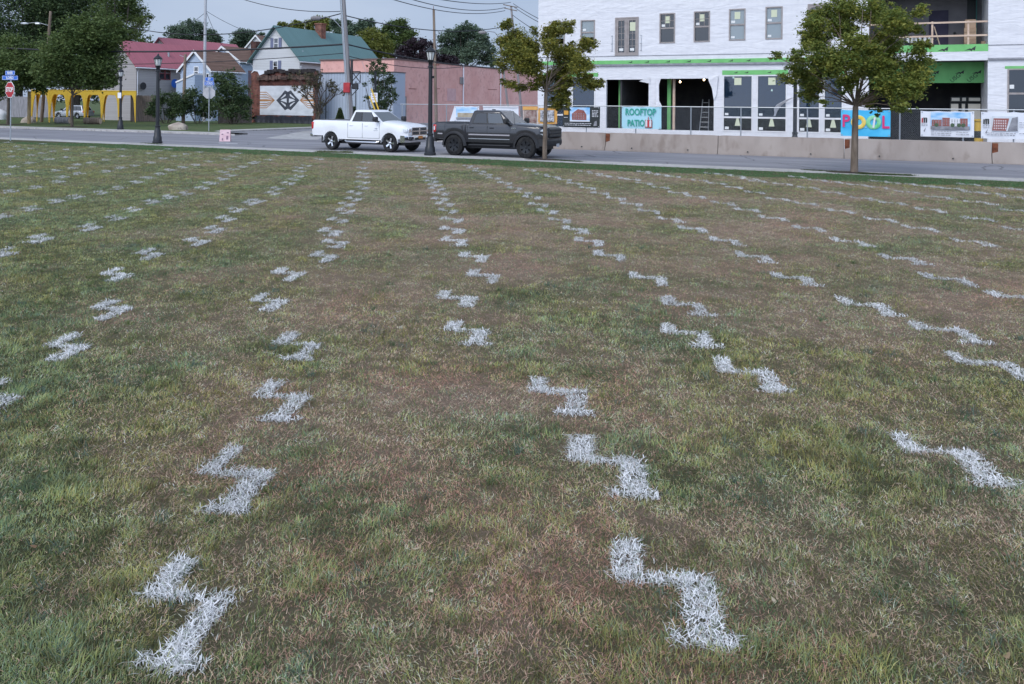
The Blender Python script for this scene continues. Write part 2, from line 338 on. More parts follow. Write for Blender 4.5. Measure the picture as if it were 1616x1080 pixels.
M['windshield'] = glassmat('windshield_glass', (.4,.46,.48), .24, .02, .35, (.08,.10,.105))
M['tintglass'] = glassmat('tinted_glass', (.1,.1,.11), .08, .02, .6, (.012,.012,.014))
M['shopglass'] = glassmat('shop_glass', (.30,.42,.55), .045, .02, .45, (.02,.045,.085))
M['houseglass'] = glassmat('house_glass', (.3,.34,.38), .12, .03, .5, (.03,.035,.04))
M['paleglass'] = glassmat('pale_glass', (.4,.45,.46), .10, .03, .55, (.30,.36,.37))
M['darkglass'] = glassmat('dark_glass', (.25,.28,.3), .05, .03, .3, (.02,.025,.03))
M['red'] = plain('red_lens', (.45,.02,.02), .25)
M['lens'] = plain('clear_lens', (.7,.72,.74), .12, .1, .8)
M['amber'] = plain('orange_plate', (.62,.25,.06), .4)
M['white'] = plain('white_paint', (.75,.75,.75), .5)
M['offwhite'] = plain('white_vinyl', (.72,.73,.77), .45)
M['green'] = noisy('green_sheathing', (.15,.43,.14), (.19,.50,.17), 2, .6, world=False)
M['ink'] = plain('dark_ink', (.02,.025,.025), .6)
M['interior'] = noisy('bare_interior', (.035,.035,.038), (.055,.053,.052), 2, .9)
M['drywall'] = noisy('grey_drywall', (.16,.15,.155), (.21,.195,.2), 1.2, .9, world=False)
M['stopred'] = plain('sign_red', (.42,.02,.03), .4)
M['signblue'] = plain('sign_blue', (.03,.14,.55), .4)
M['yellow'] = plain('yellow_fabric', (.84,.52,.05), .7)
M['yellowplastic'] = plain('yellow_plastic', (.7,.45,.05), .5)
M['bulb'] = emit('lit_bulb', (1,.72,.4), 14)
M['wire'] = plain('cable_black', (.02,.02,.024), .6)
# ------------------------------------------------------------------ ground, roads, pavements
VL, VK, VF, VW = 30.3, 31.7, 43.8, 47.6      # lawn edge, near kerb, far kerb, back of the far pavement
ROAD = -0.10
USL, USR = -47.5, -26.5                      # the side street's two kerbs
def uvpoly(name, uvs, z, mat, kind='structure'):
    mb = MB(); mb.add([(*toXY(u, v), z) for u, v in uvs], [tuple(range(len(uvs)))])
    return tag(mb.build(name, mat), kind=kind)
def vnoise(x, y, s, seed, octs=4):
    """smooth value noise of ground position, about 0..1"""
    out = np.zeros_like(x, dtype=np.float64); amp = 1; tot = 0
    for o in range(octs):
        r = np.random.default_rng(seed*31+o).random((257, 257))
        fx, fy = x/s*2**o, y/s*2**o
        ix, iy = np.floor(fx).astype(int), np.floor(fy).astype(int); tx, ty = fx-ix, fy-iy
        tx, ty = tx*tx*(3-2*tx), ty*ty*(3-2*ty)
        a, b_, c, d = r[ix%257, iy%257], r[(ix+1)%257, iy%257], r[ix%257, (iy+1)%257], r[(ix+1)%257, (iy+1)%257]
        out += amp*((a*(1-tx)+b_*tx)*(1-ty)+(c*(1-tx)+d*tx)*ty); tot += amp; amp *= .55
    return out/tot
def dryness(x, y):
    """how much of the turf is dead at a place: blotches, greener to the left and along the kerb"""
    d = .42*vnoise(x, y, 1.1, 3, 3) + .30*vnoise(x, y, .42, 6, 3) + .28*vnoise(x, y, 4.5, 5, 3)
    u, v = x*C_-y*S_, x*S_+y*C_
    left = np.clip((-x/np.maximum(y, 3)-.16)/.40, 0, 1)
    left2 = np.clip((-x/np.maximum(y, 3)-.42)/.25, 0, 1)*np.clip((16-y)/8, 0, 1)
    near = np.clip((7-y)/4, 0, 1)
    strip = np.clip((v-(VL-3.0)-.9*(vnoise(x, y, 2.0, 9, 3)-.5))/.7, 0, 1)
    return np.clip((d-.5)*2.4+.53 - .42*left - .26*left2 - .04*near - .95*strip, 0, 1), strip
LAWN = [(-75, VL), (45, VL), (45, -8), (-75, -8)]
nx, ny = 300, 190
uu = np.linspace(-75, 45, nx); vv = VL - (np.linspace(0, 1, ny)**1.0)*38
UU, VV = np.meshgrid(uu, vv, indexing='ij'); X, Y = UU*C_+VV*S_, -UU*S_+VV*C_
dry, strip = dryness(X.ravel(), Y.ravel())
idx = np.arange(nx*ny).reshape(nx, ny)
fc = np.stack([idx[:-1,:-1], idx[:-1,1:], idx[1:,1:], idx[1:,:-1]], -1).reshape(-1, 4)
def lawnmat():
    m, t, b = newmat('turf_ground'); setb(b, (.1,.1,.06), .95, 0, .1); l = t.links.new
    a = N(t, 'ShaderNodeAttribute', attribute_name='dry'); gm = N(t, 'ShaderNodeNewGeometry')
    n = N(t, 'ShaderNodeTexNoise'); n.inputs['Scale'].default_value = 55; n.inputs['Detail'].default_value = 8; n.inputs['Roughness'].default_value = .75; l(gm.outputs['Position'], n.inputs['Vector'])
    ma = N(t, 'ShaderNodeMath', operation='MULTIPLY_ADD'); l(n.outputs['Fac'], ma.inputs[0]); ma.inputs[1].default_value = .9; l(a.outputs['Fac'], ma.inputs[2])
    sb = N(t, 'ShaderNodeMath', operation='SUBTRACT'); l(ma.outputs[0], sb.inputs[0]); sb.inputs[1].default_value = .45
    r = N(t, 'ShaderNodeValToRGB'); e = r.color_ramp.elements
    e[0].position = .1; e[0].color = (.085,.090,.045,1); e[1].position = .85; e[1].color = (.25,.185,.135,1)
    k = e.new(.45); k.color = (.155,.132,.083,1); l(sb.outputs[0], r.inputs[0]); l(r.outputs[0], b.inputs['Base Color'])
    bp = N(t, 'ShaderNodeBump'); bp.inputs['Distance'].default_value = .04; bp.inputs['Strength'].default_value = .9; l(n.outputs['Fac'], bp.inputs['Height']); l(bp.outputs[0], b.inputs['Normal'])
    return m
tag(npmesh('lawn', np.stack([X.ravel(), Y.ravel(), np.zeros(nx*ny)], 1), [fc], lawnmat(), [('dry', 'FLOAT', 'POINT', dry)]), kind='structure')
M['farturf'] = noisy('far_turf', (.045,.085,.022), (.085,.11,.038), .5, .95, .5, 30, c3=(.12,.11,.05), s3=3)
tag(MB().box(-900, 900, -700, 1500, -.6, -.104).build('terrain', M['farturf']), kind='structure')
# road and side street: one asphalt sheet
uvpoly('road', [(-140, VK-.02), (60, VK-.02), (60, VF+.02), (USR-2.4, VF+.02), (USR-.2, VF+2.4), (USR, VF+4), (USR, 190), (USL, 190), (USL, VF+6), (USL+1.0, VF+2.6), (USL+3.2, VF+.5), (USL+5, VF+.02), (-140, VF+.02)], ROAD, M['asphalt'])
def slab(name, uvs, z0, z1, mat):
    mb = MB(); mb.slab([(*toXY(u, v), z0) for u, v in uvs], (0, 0, z1-z0)); return tag(mb.build(name, mat), kind='structure')
M['kerb'] = noisy('kerb_concrete', (.34,.32,.30), (.46,.44,.42), 1.2, .9, .2, 20, c3=(.24,.22,.21), s3=5)
slab('near_pavement', [(-140, VL), (60, VL), (60, VK-.16), (-140, VK-.16)], -.3, .0, M['concrete'])
slab('near_kerb', [(-140, VK-.16), (60, VK-.16), (60, VK), (-140, VK)], -.3, .006, M['kerb'])
# far side, left of the side street: kerb, pavement, park turf
kl = [(-140, VF), (USL+5, VF), (USL+3.2, VF+.45), (USL+1.0, VF+2.55), (USL, VF+6), (USL, 190)]
def offs(p, d): return [(p[0][0], p[0][1]+d), (p[1][0]-.3*d, p[1][1]+d), (p[2][0]-.6*d, p[2][1]+.8*d), (p[3][0]-.85*d, p[3][1]+.5*d), (p[4][0]-d, p[4][1]), (p[5][0]-d, p[5][1])]
k2, k3 = offs(kl, .16), offs(kl, 1.9)
for a, b_, nm, zt, mt in ((kl, k2, 'far_kerb', .006, M['kerb']), (k2, k3, 'far_pavement', 0.0, M['concrete'])):
    mb = MB()
    for i in range(5): mb.slab([(*toXY(*q), -.3) for q in (a[i], a[i+1], b_[i+1], b_[i])], (0, 0, .3+zt))
    tag(mb.build(nm, mt), kind='structure')
uvpoly('park_lawn', k3 + [(-180, 190), (-180, k3[0][1])], .002, M['farturf'])
# far side, right of the side street: pavement to the building
slab('building_pavement', [(USR, 190), (USR, VF+4), (USR-.2, VF+2.4), (USR-2.4, VF), (60, VF), (60, VW+30), (USR+7, VW+30), (USR+7, 190)], -.3, .0, M['concrete'])
# pale apron patch and a worn line on the near lane
M['paint'] = noisy('worn_road_paint', (.35,.35,.36), (.6,.6,.6), 5, .8)
p0 = g(405, 231, ROAD)
uvpoly('road_line', [guv(345, 226.2, ROAD+.004), guv(375, 227.6, ROAD+.004), guv(375, 226.8, ROAD+.004), guv(345, 225.4, ROAD+.004)], ROAD+.004, M['paint'])
M['apron'] = noisy('concrete_apron', (.33,.32,.31), (.44,.43,.42), .8, .9, .1, c3=(.25,.24,.24), s3=4)
uvpoly('concrete_apron', [guv(x_, y_, ROAD+.004) for x_, y_ in ((418, 218.5), (500, 221), (520, 214), (520, 205), (478, 207.5))], ROAD+.004, M['apron'])

# ------------------------------------------------------------------ the painted marks: (picture x, y) of each, near end first, by row
ROWS = [
 ('the row ending under the dark pickup\'s tail', [(1042,915),(957,727),(877,618),(737,522),(720,470),(762,435),(746,404.5),(717,379.5),(713,362),(712,345.6),(705.7,332),(702,321.6),(694.5,313.7),(696,304.8),(690,297.6),(685,291.4),(680,286),(678,280.3),(673.5,273.4),(667,268.4),(662,262.7),(655,256.8)]),
 ('the row ending by the dark pickup\'s rear wheel', [(1481,713),(1176,587),(1081.6,525.5),(1078.5,480.7),(1021,438),(961,402.7),(930,380.4),(907.7,362),(883,347),(864,333),(850,322.5),(838,311),(825,304),(812,297),(796,288.5),(779,280.8),(766,275),(756,270),(746,265.5),(738,261.7)]),
 ('the row ending by the small street tree', [(1553.7,573),(1487,520.5),(1365,481),(1251,438),(1187.5,404.6),(1144,379.5),(1092,361),(1056.5,345.6),(1024,333),(995.5,321.7),(971,312.8),(946,304.7),(926.7,296.5),(906.4,289),(890,283.4),(872,279),(855,275),(836.6,268.5)]),
 ('the first row right of the small street tree', [(1602.7,468.6),(1493,440),(1421,408),(1340,381),(1275,360),(1220,344),(1178.7,331),(1141,320.5),(1097,310),(1070,304),(1042,295.7),(1016,289),(998,283.4),(971,279.6),(952,277.4),(940,274),(922.5,270.5)]),
 ('the second row right of the small street tree', [(1530.8,381),(1452,360),(1389,346),(1326,332.7),(1270.8,321),(1227,314),(1190,303.3),(1157.7,295.5),(1131.7,289.6),(1104,284.6),(1062,278.5),(1045,276.3),(1030,274),(1016.6,271)]),
 ('the third row right of the small street tree', [(1612,362),(1543.6,345),(1466,331),(1407,320),(1359.6,312.4),(1312,303.6),(1274.6,296),(1233.5,290),(1196,286),(1183.7,282.6),(1162.6,278),(1141.6,275),(1121.8,273.5)]),
 ('the row ending left of the large street tree', [(1601.5,332),(1541,319),(1479,310.8),(1433,303),(1385.8,295.6),(1352,291.5),(1313,287),(1290,284.3),(1258,279)]),
 ('the row ending right of the large street tree', [(1599,311),(1565.5,305.7),(1534.6,303),(1501,297.5),(1473,295),(1457,293),(1429,290),(1388,286)]),
 ('the last row on the far right', [(1612,299),(1591,297.7),(1529.5,291)]),
 ('the row ending below the white pickup', [(291,943),(369,747),(442,626),(468.8,542.7),(422,474.6),(453,431),(510.8,404),(527.5,382.6),(520,365),(532.4,347),(543.8,332),(546.5,322),(558,313.7),(559.7,303.8),(572,295.6),(570.8,287.5),(572.5,279.5),(572.5,273.4),(570.8,264.7),(577,256)]),
 ('the row ending at the white pickup\'s tail', [(-20,628),(102,546),(173,487),(182,433),(235,400.3),(311,380),(339,361),(354,344.6),(371,330),(393.6,320),(405,316.5),(430,304.5),(437,297),(455,288.7),(463,283),(471.8,277.6),(473,270),(470,264.5),(483,261),(502.7,251)]),
 ('the first row left of the white pickup', [(5,398.8),(62,375.6),(141,358),(182.5,343.3),(208,330),(239,317.7),(267,310),(292,305),(318,296.7),(331.7,288.8),(350,282),(362.6,276.4),(351,271),(366,267),(382,263),(398,257.6),(405,255.5),(425,252),(436,245)]),
 ('the row pointing at the pink sign', [(2.5,340.7),(47,329),(88,317),(120,309.6),(160,303.6),(187,296),(215,287),(233,280.6),(251,274.4),(267,268),(288,264),(309,260),(330,254.6),(356,251),(367.6,246.7),(376,241.7)]),
 ('the row left of the pink sign', [(16,301.6),(59,294.7),(91.6,286.3),(99,279),(124,273.7),(168,270),(190.6,264.5),(212,261),(237.6,256.6),(257,249.7),(275,246),(294.6,243),(314,240)]),
 ('the row ending at the left lamp post', [(10,275),(49.5,270),(90,268.7),(114,265),(121,259.6),(143,256.6),(168,252),(195.5,246.4),(235,241.7),(250,237.8),(265,234.8)]),
 ('the first row left of the lamp post', [(21,263),(48,256.6),(78,251),(105,248),(135,242),(173,237.8),(192,235.3)]),
 ('the second row left of the lamp post', [(18.6,247),(48,244.7),(65.6,241.7),(83,238.5),(104,236),(146,231.6)]),
 ('the third row left of the lamp post', [(17,239),(32,236),(49.5,234.3),(69,226.9)]),
 ('the row nearest the stop sign', [(26,231),(12.4,224.6)]),
]
ORD = 'first second third fourth fifth sixth seventh eighth ninth tenth eleventh twelfth thirteenth fourteenth fifteenth sixteenth seventeenth eighteenth nineteenth twentieth twenty-first twenty-second'.split()
MANG = math.radians(-7.3)                     # the marks all face the same way
MC, MS = math.cos(MANG), math.sin(MANG)
def bars(k, near):
    """the zigzag as oblong strokes (x0, x1, y0, y1) about the mark's centre"""
    r = random.Random(k)
    j = lambda s: r.uniform(-s, s)
    o = [(-.245+j(.02), -.105+j(.02), -.02, .35+j(.06)), (-.13, .13, -.03+j(.015), .05+j(.015)), (.10+j(.02), .25+j(.02), -.42+j(.05), .07)]
    if near or r.random() < .35: o.append((.02, .33, -.47, -.37))
    return o
WHITE = (.87,.86,.85)
def blade_arrays(x, y, z, h, w, lean, az, bend, fac):
    """each blade: root pair, mid pair, tip -> (n,5,3); fac is the side the blade's flat shows (angle)"""
    n = len(x)
    dx, dy = np.cos(az)*np.sin(lean), np.sin(az)*np.sin(lean); dz = np.cos(lean)
    l2 = np.clip(lean+bend, 0, 1.75)
    ex, ey, ez = np.cos(az)*np.sin(l2), np.sin(az)*np.sin(l2), np.cos(l2)
    sx, sy = np.cos(fac)*w*.5, np.sin(fac)*w*.5
    V = np.zeros((n, 5, 3))
    V[:,0] = np.stack([x-sx, y-sy, z], 1); V[:,1] = np.stack([x+sx, y+sy, z], 1)
    mx, my, mz = x+dx*h*.55, y+dy*h*.55, z+dz*h*.55
    V[:,2] = np.stack([mx+sx*.8, my+sy*.8, mz], 1); V[:,3] = np.stack([mx-sx*.8, my-sy*.8, mz], 1)
    V[:,4] = np.stack([mx+ex*h*.45, my+ey*h*.45, np.maximum(mz+ez*h*.45, z+.004)], 1)
    return V
def blade_mesh(name, V, colr, mat, two=True, parent=None):
    n = len(V)
    if two:
        b = (np.arange(n)*5)[:, None]
        faces = [b+np.array([[0,1,2,3]]), b+np.array([[3,2,4]])]
        c = np.concatenate([colr, colr]); verts = V.reshape(-1, 3)
    else:
        b = (np.arange(n)*3)[:, None]; faces = [b+np.array([[0,1,2]])]
        verts = V[:, [0,1,4]].reshape(-1, 3); c = colr
    c4 = np.concatenate([c, np.ones((len(c), 1))], 1)
    return npmesh(name, verts, faces, mat, [('col', 'FLOAT_COLOR', 'FACE', c4)], parent)
M['blade'] = colattr('grass_blades', 'col', .6, .3)
M['whiteblade'] = colattr('painted_blades', 'col', .7, .12)
MARKS = []
def make_mark(k, cx, cy, label):
    dist = math.hypot(cx, cy); near = dist < 8.5
    n = int(np.clip(3700*(4.6/dist)**1.42, 130, 3700))
    bs = bars(k, near); r = np.random.default_rng(900+k)
    ar = np.array([(b[1]-b[0])*(b[3]-b[2]) for b in bs])*np.array([1, .8 if near else 1.3, 1, .7][:len(bs)])
    pick = r.choice(len(bs), n, p=ar/ar.sum()); B = np.array(bs)[pick]
    fade = r.uniform(.8, 1.0); fr_ = .2 if near else .08
    lx = B[:,0]+(B[:,1]-B[:,0])*r.random(n)+r.normal(0, 1, n)*np.where(r.random(n) < fr_, .042 if near else .024, .012); ly = B[:,2]+(B[:,3]-B[:,2])*r.random(n)+r.normal(0, 1, n)*np.where(r.random(n) < fr_, .042 if near else .024, .014)
    x, y = cx+lx*MC-ly*MS, cy+lx*MS+ly*MC
    hole_ = vnoise(x+40, y, .07, 33, 2); kp = r.random(n) < np.clip(1.75-1.8*hole_, .18, 1)*np.where(r.random(n) < .9, 1, .6)
    x, y = x[kp], y[kp]; n = len(x)
    flat = r.random(n) < .66
    tuft = np.clip((vnoise(x, y+9, .09, 35, 2)-.5)*4, 0, 1)
    h = np.where(flat, r.uniform(.025, .06, n), r.uniform(.018, .042, n)*(1+.9*tuft))
    w = r.uniform(.003, .0062, n)*np.clip((dist/5)**.8, 1, 4.5)
    lean = np.where(flat, r.uniform(1.0, 1.5, n), np.abs(r.normal(.45, .35, n)))
    V = blade_arrays(x, y, np.where(flat, r.uniform(.006, .03, n), 0), h, w, lean, r.uniform(0, 2*np.pi, n), r.uniform(0, .7, n), r.uniform(-.7, .7, n)+r.choice([0, 1.2], n, p=[.7, .3]))
    tone = r.uniform(.7, 1.15, n)*fade*np.interp(dist, [7, 25], [1, .85])
    colr = np.array(WHITE)[None]*np.minimum(tone, 1.08)[:, None]
    shy = r.random(n) < .13                                            # blades the paint half missed
    colr[shy] = colr[shy]*np.array([.42,.48,.40])
    dx_, dy_ = x-cx, y-cy; ax_, ay_ = dx_*MC+dy_*MS, -dx_*MS+dy_*MC; inside = np.zeros(n, bool)
    for x0, x1, y0, y1 in bs: inside |= (ax_ > x0-.004) & (ax_ < x1+.004) & (ay_ > y0-.004) & (ay_ < y1+.004)
    drift = ~inside                                                    # blades at the rim that only caught the drifting spray
    mixw = r.uniform(.15, .75, n)[:, None]; turf = np.array([[.20, .18, .10]])
    colr = np.where(drift[:, None], colr*mixw+turf*(1-mixw), colr)
    o = blade_mesh('painted_mark', V, colr, M['whiteblade'], dist < 16)
    return tag(o, label, 'paint mark', 'white zigzag marks sprayed on the grass')
k = 0
for rname, pts in ROWS:
    for i, (px, py) in enumerate(pts):
        p = g(px, py, .02); dist = math.hypot(p.x, p.y)
        make_mark(k, p.x, p.y, f'white zigzag, {ORD[i]} from near end of {rname}')
        MARKS.append((p.x, p.y, bars(k, dist < 8.5))); k += 1

# ------------------------------------------------------------------ grass blades
def grass_points(y0, y1, dens):
    """random roots in the band y0..y1, thinner with distance, over what the camera and a step aside can see"""
    ys = np.linspace(y0, y1, 60); w = lambda q: 2*(.66*q+2.2)
    cdf = np.cumsum(w(ys)*dens(ys)); n = int((ys[1]-ys[0])*cdf[-1]); cdf = cdf/cdf[-1]
    y = np.interp(RNG.random(n), cdf, ys)+RNG.normal(0, .05, n)
    x = (RNG.random(n)-.5)*w(y)
    return x, y
def in_marks(x, y):
    hit = np.zeros(len(x), bool); order = np.argsort(y); ysrt = y[order]
    for cx, cy, bs in MARKS:
        a, b_ = np.searchsorted(ysrt, (cy-.6, cy+.6)); ii = order[a:b_]
        dx, dy = x[ii]-cx, y[ii]-cy
        lx, ly = dx*MC+dy*MS, -dx*MS+dy*MC; q = np.zeros(len(ii), bool)
        for x0, x1, y0, y1 in bs: q |= (lx > x0) & (lx < x1) & (ly > y0) & (ly < y1)
        hit[ii] |= q
    return hit
DENS = 18500
def dens(q): return DENS*np.minimum(1, (4.2/np.maximum(q, .1))**1.6)
GREEN = np.array([(.165,.185,.062), (.115,.155,.062), (.175,.185,.075), (.12,.165,.095)])
TAN = np.array([(.37,.275,.185), (.30,.20,.145), (.46,.37,.26), (.21,.145,.105), (.32,.27,.165)])
def grass_all(y0, y1):
    x, y = grass_points(y0, y1, dens)
    v = x*S_+y*C_
    ok = (v < VL-.02) & (y > 1.5); m = in_marks(x, y); ok &= ~(m & (RNG.random(len(x)) < .9))
    dist = np.hypot(x, y)
    gap = vnoise(x+7, y, .13, 14, 2); ok &= RNG.random(len(x)) < np.where(dist < 12, np.clip(1.75-1.75*gap, .25, 1), .9)
    x, y, dist = x[ok], y[ok], dist[ok]; n = len(x)
    d, strip = dryness(x, y)
    k = np.clip((dist/4.6)**.72, 1, 5)
    dead = RNG.random(n) < np.clip(.14+.72*d, 0, .88)
    clump = vnoise(x, y, .16, 12, 2); big = vnoise(x+3, y, .5, 15, 2)
    tall = np.clip((clump-.5)*4+(big-.5)*2.5, 0, 1)*np.clip(1.2-.8*d, .2, 1)
    h = np.where(dead, RNG.uniform(.015, .046, n), RNG.uniform(.016, .036, n)*(1+1.25*tall))*np.where(dist > 14, 1.05, 1)
    w = np.where(dead, RNG.uniform(.0014, .003, n), RNG.uniform(.0018, .0036, n)*(1+.4*tall))*k
    lean = np.where(dead, RNG.uniform(.75, 1.52, n), np.abs(RNG.normal(.65, .40, n)))
    V = blade_arrays(x, y, np.where(dead, RNG.uniform(0, .02, n), 0), h, w, lean, RNG.uniform(0, 2*np.pi, n)*.85+np.pi*2*vnoise(x, y+5, .3, 18, 1), RNG.uniform(.05, .9, n), RNG.uniform(-.6, .6, n)+RNG.choice([0, 1.2], n, p=[.7,.3]))
    hue = vnoise(x, y, .8, 21, 3)[:, None]
    gc = GREEN[RNG.integers(0, len(GREEN), n)]*(1+(hue-.5)*np.array([[.6, .1, -.4]]))
    mott = 1.5*(.42+1.6*vnoise(x, y, .13, 23, 2)*(.8+.4*vnoise(x, y+3, .6, 27, 2)))[:, None]*np.array([[1.05, .985, .97]])  # highlights and shadows of the turf clumps put into the blade colour
    pinkish = np.clip((vnoise(x, y+20, .9, 25, 2)-.5)*4, 0, 1)[:, None]
    tc_ = TAN[RNG.integers(0, len(TAN), n)]*(1-pinkish*np.array([[.0, .2, .2]]))
    col = np.where(dead[:, None], tc_, gc)*mott*RNG.uniform(.7, 1.25, n)[:, None]
    col = np.where((strip > .5)[:, None] & ~dead[:, None], np.array([[.075,.175,.06]])*RNG.uniform(.8, 1.25, n)[:, None], col)
    col = np.clip(col*np.array([[1.07, 1.05, 1.12]]), 0, .8)
    nr = dist+RNG.normal(0, .9, n) < 9.5
    tag(blade_mesh('lawn_grass', V[nr], col[nr], M['blade'], True), kind='stuff'); tag(blade_mesh('far_lawn_grass', V[~nr], col[~nr], M['blade'], False), kind='stuff')
grass_all(2.3, 44.0)
# coarse crabgrass tufts: longer, bluer blades spraying out of one crown
def tufts(n):
    ys = 2.6+RNG.random(n)**1.6*11; xs = (RNG.random(n)-.5)*2*(.66*ys+1)
    d, _ = dryness(xs, ys); keep = (RNG.random(n) > d*1.15); xs, ys = xs[keep], ys[keep]
    keep = ~in_marks(xs, ys); xs, ys = xs[keep], ys[keep]; Vs = []; Cs = []
    for x, y in zip(xs, ys):
        q = RNG.integers(14, 34); sp = RNG.uniform(.01, .05)
        az = RNG.uniform(0, 2*np.pi, q); dist = math.hypot(x, y)
        px_, py_ = x+RNG.normal(0, sp, q), y+RNG.normal(0, sp, q)
        V = blade_arrays(px_, py_, np.zeros(q), RNG.uniform(.045, .10, q), RNG.uniform(.0026, .0048, q)*max(1, (dist/5)**.6), RNG.uniform(.35, 1.15, q), az, RNG.uniform(.2, .7, q), az+np.pi/2+RNG.normal(0, .4, q))
        base = np.array([(.11,.165,.075), (.15,.19,.065), (.115,.165,.12)][RNG.integers(0, 3)])
        Vs.append(V); Cs.append(base[None]*RNG.uniform(.75, 1.25, q)[:, None])
    return tag(blade_mesh('crabgrass', np.concatenate(Vs), np.concatenate(Cs), M['blade']), kind='stuff')
tufts(1100)

def litter(n):
    ys = 2.6+RNG.random(n)**1.4*14; xs = (RNG.random(n)-.5)*2*(.66*ys+1); kp = ~in_marks(xs, ys); xs, ys = xs[kp], ys[kp]; n = len(xs)
    V = blade_arrays(xs, ys, RNG.uniform(.015, .035, n), RNG.uniform(.02, .045, n), RNG.uniform(.012, .028, n), RNG.uniform(1.1, 1.5, n), RNG.uniform(0, 6.28, n), RNG.uniform(-.2, .3, n), RNG.uniform(0, 3.1, n))
    c = np.array([(.42,.30,.18), (.30,.18,.10), (.5,.42,.30), (.22,.14,.09)])[RNG.integers(0, 4, n)]*RNG.uniform(.7, 1.2, n)[:, None]
    return tag(blade_mesh('leaf_litter', V, c, M['blade']), kind='stuff')
litter(420)
# ------------------------------------------------------------------ the building under construction, right
VB = VW + .3
UL, _ = pv(849, 100, VB)
UR = 9.5
def fx(px, py=100): return pv(px, py, VB)[0] - UL
def fz(py, px=1130): return pv(px, py, VB)[1]
apt = rthing('apartment_building', 'unfinished building in white house wrap with green sheathing bands behind the barriers', 'building', UL, VB)
BW, BH, BD = UR-UL, 15.0, 14.0
def wall_holes(mb, x0, x1, z0, z1, holes, y0, y1):
    """a wall of thickness y0..y1 with oblong openings"""
    xs = sorted({x0, x1, *[h[0] for h in holes], *[h[1] for h in holes]}); zs = sorted({z0, z1, *[h[2] for h in holes], *[h[3] for h in holes]})
    xs = [q for q in xs if x0 <= q <= x1]; zs = [q for q in zs if z0 <= q <= z1]
    solid = lambda i, j: 0 <= i < len(xs)-1 and 0 <= j < len(zs)-1 and not any(h[0] <= (xs[i]+xs[i+1])/2 <= h[1] and h[2] <= (zs[j]+zs[j+1])/2 <= h[3] for h in holes)
    for i in range(len(xs)-1):
        for j in range(len(zs)-1):
            if not solid(i, j): continue
            a, b_, c, d = xs[i], xs[i+1], zs[j], zs[j+1]
            mb.add([(a,y0,c),(b_,y0,c),(b_,y0,d),(a,y0,d)], [(0,1,2,3)]); mb.add([(a,y1,c),(b_,y1,c),(b_,y1,d),(a,y1,d)], [(3,2,1,0)])
            if not solid(i-1, j): mb.add([(a,y0,c),(a,y0,d),(a,y1,d),(a,y1,c)], [(0,1,2,3)])
            if not solid(i+1, j): mb.add([(b_,y0,c),(b_,y1,c),(b_,y1,d),(b_,y0,d)], [(0,1,2,3)])
            if not solid(i, j-1): mb.add([(a,y0,c),(a,y1,c),(b_,y1,c),(b_,y0,c)], [(0,1,2,3)])
            if not solid(i, j+1): mb.add([(a,y0,d),(b_,y0,d),(b_,y1,d),(a,y1,d)], [(0,1,2,3)])
G0 = fz(207)                                   # sill of the ground floor openings
ZF2 = fz(85.5)                                  # second floor level
XR0, XR1 = fx(1371), fx(1559)                  # the recess with the balcony
def hole(x0, x1, ya, yb): return (fx(x0), fx(x1), fz(yb), fz(ya))
wins = [('sash_window', 869, 891, 25, 66, 'pale'), ('sash_window', 916, 938.5, 24, 66, 'pale'), ('sash_window', 1040.5, 1065, 18, 66.5, 'dark'), ('sash_window', 1094.5, 1120, 17, 66, 'dark'), ('sash_window', 1150, 1176, 15.5, 65, 'clear'), ('sash_window', 1207.5, 1234.5, 14.5, 64.5, 'clear')]
doors = [('balcony_door', 970.5, 1007.5, 22, 85.5), ('balcony_door', 1274, 1311, 13, 83)]
shops = [(862, 897, 120, 207), (903, 940, 120, 207), (1141, 1188.5, 119, 207), (1194.5, 1242.5, 119, 207), (1259.5, 1295, 119, 207), (1300, 1331, 119, 207), (1590, 1650, 113, 207)]
voids = [(957, 1024, 125, 206), (1039, 1127, 124, 207)]
H1 = [hole(*w[1:5]) for w in wins]+[hole(*d[1:5]) for d in doors]+[hole(*s_) for s_ in shops]+[hole(*v_) for v_ in voids]
up = []                                          # the floor above, cut by the top of the photo
for w in wins: a, b_, c, d = hole(*w[1:5]); up.append((a, b_, c+3.35, d+3.35))
H1 += up
mb = MB()
wall_holes(mb, 0, XR0, -.1, BH, H1, 0, .22); wall_holes(mb, XR1, BW, -.1, BH, H1, 0, .22)
mb.box(XR0, XR1, 0, .22, fz(101)+6.3, BH)       # above the balcony opening, out of the picture
mb.box(0, .22, .225, BD, -.1, BH); mb.box(BW-.22, BW, .225, BD, -.1, BH); mb.box(.225, BW-.225, BD-.2, BD, -.1, BH)
mb.box(0, BW, .225, BD, BH, BH+.2)
mb.box(XR0-.2, XR0, .225, 3.2, -.1, BH-.1); mb.box(XR1, XR1+.2, .225, 3.2, -.1, BH-.1)
mb.build('wall', M['wrap'], apt)
# floors and bare rooms inside
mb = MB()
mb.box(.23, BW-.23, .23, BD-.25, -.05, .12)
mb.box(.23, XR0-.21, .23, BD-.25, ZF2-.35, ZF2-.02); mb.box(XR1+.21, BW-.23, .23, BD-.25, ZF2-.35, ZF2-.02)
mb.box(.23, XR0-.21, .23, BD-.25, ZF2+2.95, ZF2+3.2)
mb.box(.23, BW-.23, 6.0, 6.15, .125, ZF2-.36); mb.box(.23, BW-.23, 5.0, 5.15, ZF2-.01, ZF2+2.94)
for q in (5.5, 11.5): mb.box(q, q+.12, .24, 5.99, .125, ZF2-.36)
mb.build('interior_shell', M['interior'], apt)
